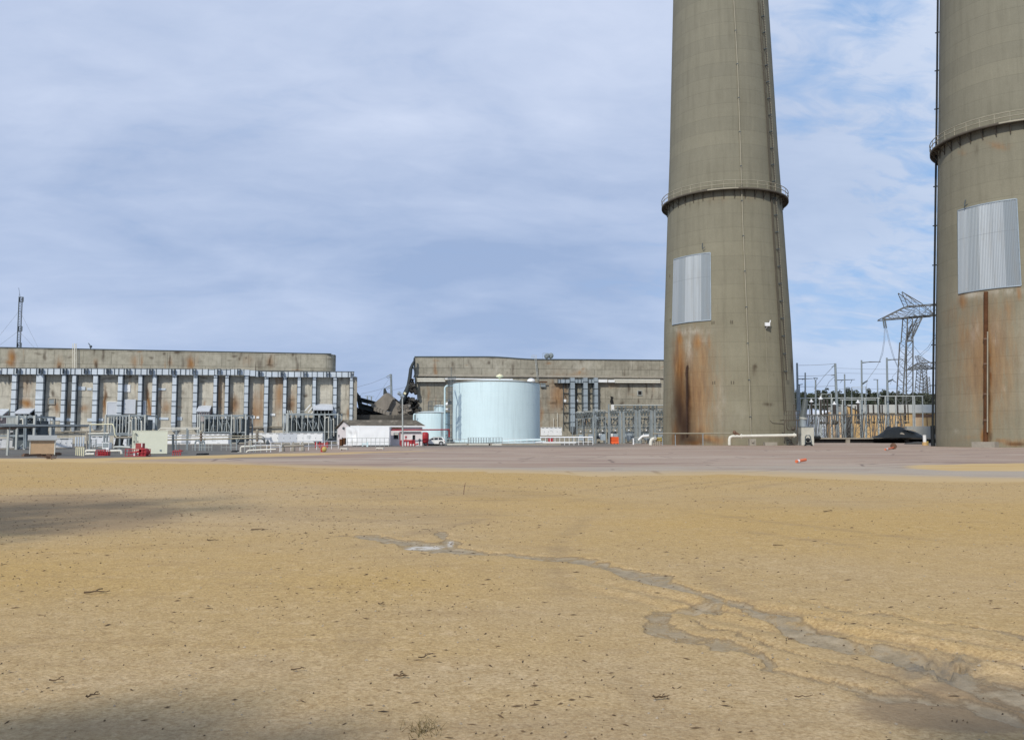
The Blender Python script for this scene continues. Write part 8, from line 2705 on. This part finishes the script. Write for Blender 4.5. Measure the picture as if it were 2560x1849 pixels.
wire([(2285, 865), (2300, 885), (2320, 905)], 300, 380, 'thin wire running from the near pylon body to the far pylon', .06)
wire([(2340, 835), (2320, 868), (2300, 886), (2285, 893)], 330, 420, 'upper curved wire between the pylons and the right chimney', .07)
wire([(2340, 842), (2322, 873), (2302, 890), (2280, 898)], 330, 420, 'lower curved wire between the pylons and the right chimney', .07)
for k, (y0, y1, l) in enumerate(((913, 909, 'top'), (940, 936, 'middle'), (966, 964, 'lowest'))):
    wire([(1996, y0), (2088, y1)], 220, 214, '%s level wire between the left chimney and the leaning pole' % l, .05, 1.0)
for k, (y0, y1, l) in enumerate(((920, 923, 'top'), (932, 933, 'middle'), (972, 968, 'lowest'))):
    wire([(2092, y0), (2340, y1)], 290, 320, '%s of three faint level wires crossing between the chimneys' % l, .045, 1.5)
wire([(2085, 914), (2060, 940), (2035, 972)], 214, 222, 'slanting guy wire left of the leaning pole', .05)
wire([(2087, 940), (2072, 955), (2066, 968)], 214, 222, 'short slanting guy wire under the leaning pole arm', .05)

# ---- transmission pole in the gap between the halls
YT = 330.0
p0, p1 = Vector((xat(981, YT, 5), YT, -.3)), at(977.5, 935, YT)
t = thing('transmission_pole', 'tall grey transmission pole rising behind the gap between the halls', 'pole', p0)
b = MB(); b.tube([p0, p1], .4, 10, True, [.62, .42]); b.build('shaft', M['grey_steel'], t)
for (xa, ya, xb, yb) in ((977, 935.5, 967, 941), (977, 963, 966, 968)):
    b = MB(); b.tube([at(xa, ya, YT), at(xb, yb, YT)], .2, 7, True, [.24, .14]); b.build('arm', M['grey_steel'], t)
    b = MB(); b.tube([at(xb - 2, yb + 1, YT), at(xb + 3, yb + 3.6, YT), at(xa - 1, ya + 5, YT)], .09, 6); b.build('jumper', M['dark_steel'], t)
for k, (x0, x1, y0, l) in enumerate(((915, 922, 989, 'left'), (926, 931, 990, 'right'))):
    Yk = 420.0
    q0, q1 = Vector((xat((x0 + x1) / 2, Yk, 5), Yk, -.3)), at((x0 + x1) / 2, y0, Yk)
    tt = thing('distribution_pole', '%s of two far twin-arm poles in the gap between the halls' % l, 'pole', q0, 'far poles in the gap')
    b = MB(); b.tube([q0, q1], .28, 8); b.build('shaft', M['grey_steel'], tt)
    b = MB(); b.bar(at(x0 - 3, y0 + 1, Yk), at(x1 + 4, y0 + .5, Yk), .22); b.bar(at(x0, y0 + 5, Yk), at(x1, y0 + 5, Yk), .18); b.build('arm', M['grey_steel'], tt)
wire([(893, 967), (930, 956), (966, 942)], 290, 330, 'upper wire running left from the transmission pole in the gap', .05, 1.0)
wire([(903, 984), (935, 976), (966, 968)], 290, 330, 'lower wire running left from the transmission pole in the gap', .05, 1.0)
wire([(938, 1000), (955, 973), (977, 940)], 310, 330, 'steep guy wire left of the transmission pole in the gap', .05)
wire([(982, 975), (1000, 971), (1016, 966)], 330, 300, 'short wire running right from the transmission pole in the gap', .05)

# ================================================================ trees beyond the switchyard
def tree(px, py_top, Y, wpx, label, seed, mat='leaf', zf=TER - 1.4, tall=False):
    rr_ = random.Random(seed)
    x = xat(px, Y, 10)
    zt = zat(py_top, Y)
    R = wpx * Y / F / 2
    t = thing('tree', label, 'tree', (x, Y, zf), 'trees beyond the switchyard')
    hgt = zt - zf
    b = MB()
    b.tube([(x, Y, zf), (x + rr_.uniform(-.4, .4), Y, zf + hgt * .4), (x + rr_.uniform(-.8, .8), Y, zf + hgt * .8)], .4, 7, True, [hgt * .035, hgt * .022, hgt * .008])
    limbs = []
    for k in range(7):
        a = rr_.uniform(0, 2 * pi)
        z0 = zf + hgt * rr_.uniform(.3, .65)
        q = Vector((x + R * .75 * cos(a), Y + R * .6 * sin(a), z0 + hgt * rr_.uniform(.1, .3)))
        b.tube([(x, Y, z0), q], .2, 5, True, [hgt * .011, hgt * .004])
        limbs.append(q)
    b.build('trunk', M['bark'], t)
    b = MB()
    clumps = []
    for k in range(30):
        a, rad = rr_.uniform(0, 2 * pi), R * sqrt(rr_.random()) * .85
        f_ = rr_.random()
        z = zf + hgt * (.50 + .44 * f_)
        clumps.append((Vector((x + rad * cos(a) * (1 - .5 * f_ ** 3), Y + rad * sin(a) * .7, z)), R * rr_.uniform(.28, .5) * (1 - .25 * f_)))
    clumps.append((Vector((x, Y, zt - R * .25)), R * .3))
    for q in limbs:
        clumps.append((q, R * .32))
    for c, cr in clumps:
        for k in range(52):
            v = Vector((rr_.gauss(0, 1), rr_.gauss(0, 1), rr_.gauss(0, 1)))
            v = v.normalized() * cr * (rr_.random() ** .4)
            p = c + Vector((v.x, v.y, v.z * .75))
            s = rr_.uniform(.22, .55) * (.6 + R * .06)
            u = Vector((rr_.uniform(-1, 1), rr_.uniform(-1, 1), rr_.uniform(-.6, .6))).normalized() * s
            w_ = u.cross(Vector((rr_.uniform(-1, 1), rr_.uniform(-1, 1), rr_.uniform(-1, 1)))).normalized() * s * .7
            b.add([p - u, p + w_, p + u, p - w_], [(0, 1, 2, 3)])
    b.build('crown', M[mat], t)
TREES = [(1994, 972, 420, 26, 'dark bushy tree touching the right edge of the left chimney'), (2012, 976, 400, 26, 'rounded dark tree behind the double cross arm pole'), (2030, 981, 380, 24, 'low dark tree behind the yoke-topped pole'), (2048, 973, 410, 26, 'medium dark tree left of the thick leaning pole'),
         (2069, 968, 420, 26, 'tall dark tree right behind the short raised bus loop'), (2084, 976, 390, 24, 'dark tree directly behind the thick leaning pole'), (2101, 974, 415, 26, 'round dark tree between the leaning pole and the wide cross arm pole'), (2123, 966, 430, 26, 'tallest ragged tree, right of the wide cross arm pole'),
         (2143, 974, 400, 26, 'rounded dark tree left of the first tall armed pole'), (2174, 969, 420, 24, 'upright dark tree between the two tall armed poles'), (2190, 978, 390, 30, 'broad low tree behind the slim T head pole'), (2212, 972, 420, 26, 'dark tree just left of the second tall armed pole'),
         (2234, 977, 390, 24, 'low dark tree right of the second tall armed pole'), (2249, 976, 410, 22, 'small round tree left of the near pylon body'), (2286, 979, 400, 26, 'low dark tree right of the near pylon body'), (2308, 985, 380, 30, 'lowest broad bush below the far pylon'), (2160, 984, 380, 26, 'low bush behind the first tall armed pole')]
for k, (px, py, Y, wp, l) in enumerate(TREES):
    tree(px, py, Y, wp * 1.5, l, 100 + k, 'leaf' if k % 3 else 'leaf2')
b = MB()                                               # understorey that closes the view below the crowns
rr = random.Random(77)
for k in range(6500):
    px = rr.uniform(1985, 2345)
    Y = rr.uniform(440, 470)
    p = at(px, 984 + rr.random() * 35 + 3.5 * noise.noise(Vector((px * .05, 1, 1))), Y)
    s = rr.uniform(.4, 1.0)
    u = Vector((rr.uniform(-1, 1), rr.uniform(-1, 1), rr.uniform(-.6, .6))).normalized() * s
    w_ = u.cross(Vector((rr.uniform(-1, 1), rr.uniform(-1, 1), rr.uniform(-1, 1)))).normalized() * s * .8
    b.add([p - u, p + w_, p + u, p - w_], [(0, 1, 2, 3)])
kind(tag(b.build('far_thicket', M['leaf2']), 'far dark thicket below the tree crowns between the chimneys', 'thicket'), 'stuff')

# ================================================================ objects that stand square to the viewer
def face_viewer(o, px, Y):
    """turn a thing about the middle of its front so that the front is square to the sight line"""
    fc = Vector((xat(px, Y), Y, 0))
    az = atan2(fc.x, fc.y)
    Rm = Matrix.Rotation(-az, 3, 'Z')
    S = cos(az)
    d_ = Vector(o.location) - fc
    d_.x *= S
    o.location = fc + Rm @ d_
    o.rotation_euler = (0, 0, -az)
    o.scale = (S, 1, 1)
face_viewer(sh_, 106.5, 64.5)
face_viewer(pb, 374.7, 71.0)
for o in list(COL.objects):
    if o.name.startswith('switchgear_cabinet') and o.get('label', '').startswith(('white three-door', 'small white switch', 'white switchgear cabinet behind', 'white switchgear cabinet half')):
        lb_ = o['label']
        px_, Y_ = {'white t': (160.7, 103), 'small w': (300.5, 112)}.get(lb_[:7], (250.5, 108) if 'behind' in lb_ else (11, 97))
        face_viewer(o, px_, Y_)

# ================================================================ trees at the viewer's back whose shade falls on the sand
def shade_tree(x, y, zc_, R, label, seed, n_=42):
    rr_ = random.Random(seed)
    t = thing('tree', label, 'tree', (x, y, 0), 'trees behind the viewer')
    b = MB(); b.tube([(x, y, -.1), (x + .1, y, zc_ * .6), (x, y, zc_ + R * .4)], .2, 8, True, [.26, .18, .06]); b.build('trunk', M['bark'], t)
    b = MB()
    for c in range(n_):
        v = Vector((rr_.gauss(0, 1), rr_.gauss(0, 1), rr_.gauss(0, 1))).normalized() * R * .8 * rr_.random() ** .5
        cc = Vector((x, y, zc_)) + v
        for k in range(70):
            p = cc + Vector((rr_.gauss(0, 1), rr_.gauss(0, 1), rr_.gauss(0, 1))) * R * .13
            u = Vector((rr_.uniform(-1, 1), rr_.uniform(-1, 1), rr_.uniform(-.6, .6))).normalized() * .17
            w_ = u.cross(Vector((rr_.uniform(-1, 1), rr_.uniform(-1, 1), rr_.uniform(-1, 1)))).normalized() * .13
            b.add([p - u, p + w_, p + u, p - w_], [(0, 1, 2, 3)])
    b.build('crown', M['leaf'], t)
def shade_at(gx_, gy_, zc_, R, label, seed, n_=42):
    k = zc_ / tan(SUN_EL)
    shade_tree(gx_ + sin(SUN_AZ) * k, gy_ + cos(SUN_AZ) * k, zc_, R, label, seed, n_)
shade_at(-9.6, 14.0, 9.0, 4.9, 'tall evergreen beyond the left frame edge that shades the left sand', 301, 34)
shade_at(-2.3, 3.0, 6.5, 1.5, 'small evergreen behind the viewer that shades the lower left corner', 302)
shade_at(3.2, 3.3, 7.0, 1.4, 'small evergreen behind the viewer that shades the lower right corner', 303)
bpy.context.view_layer.update()
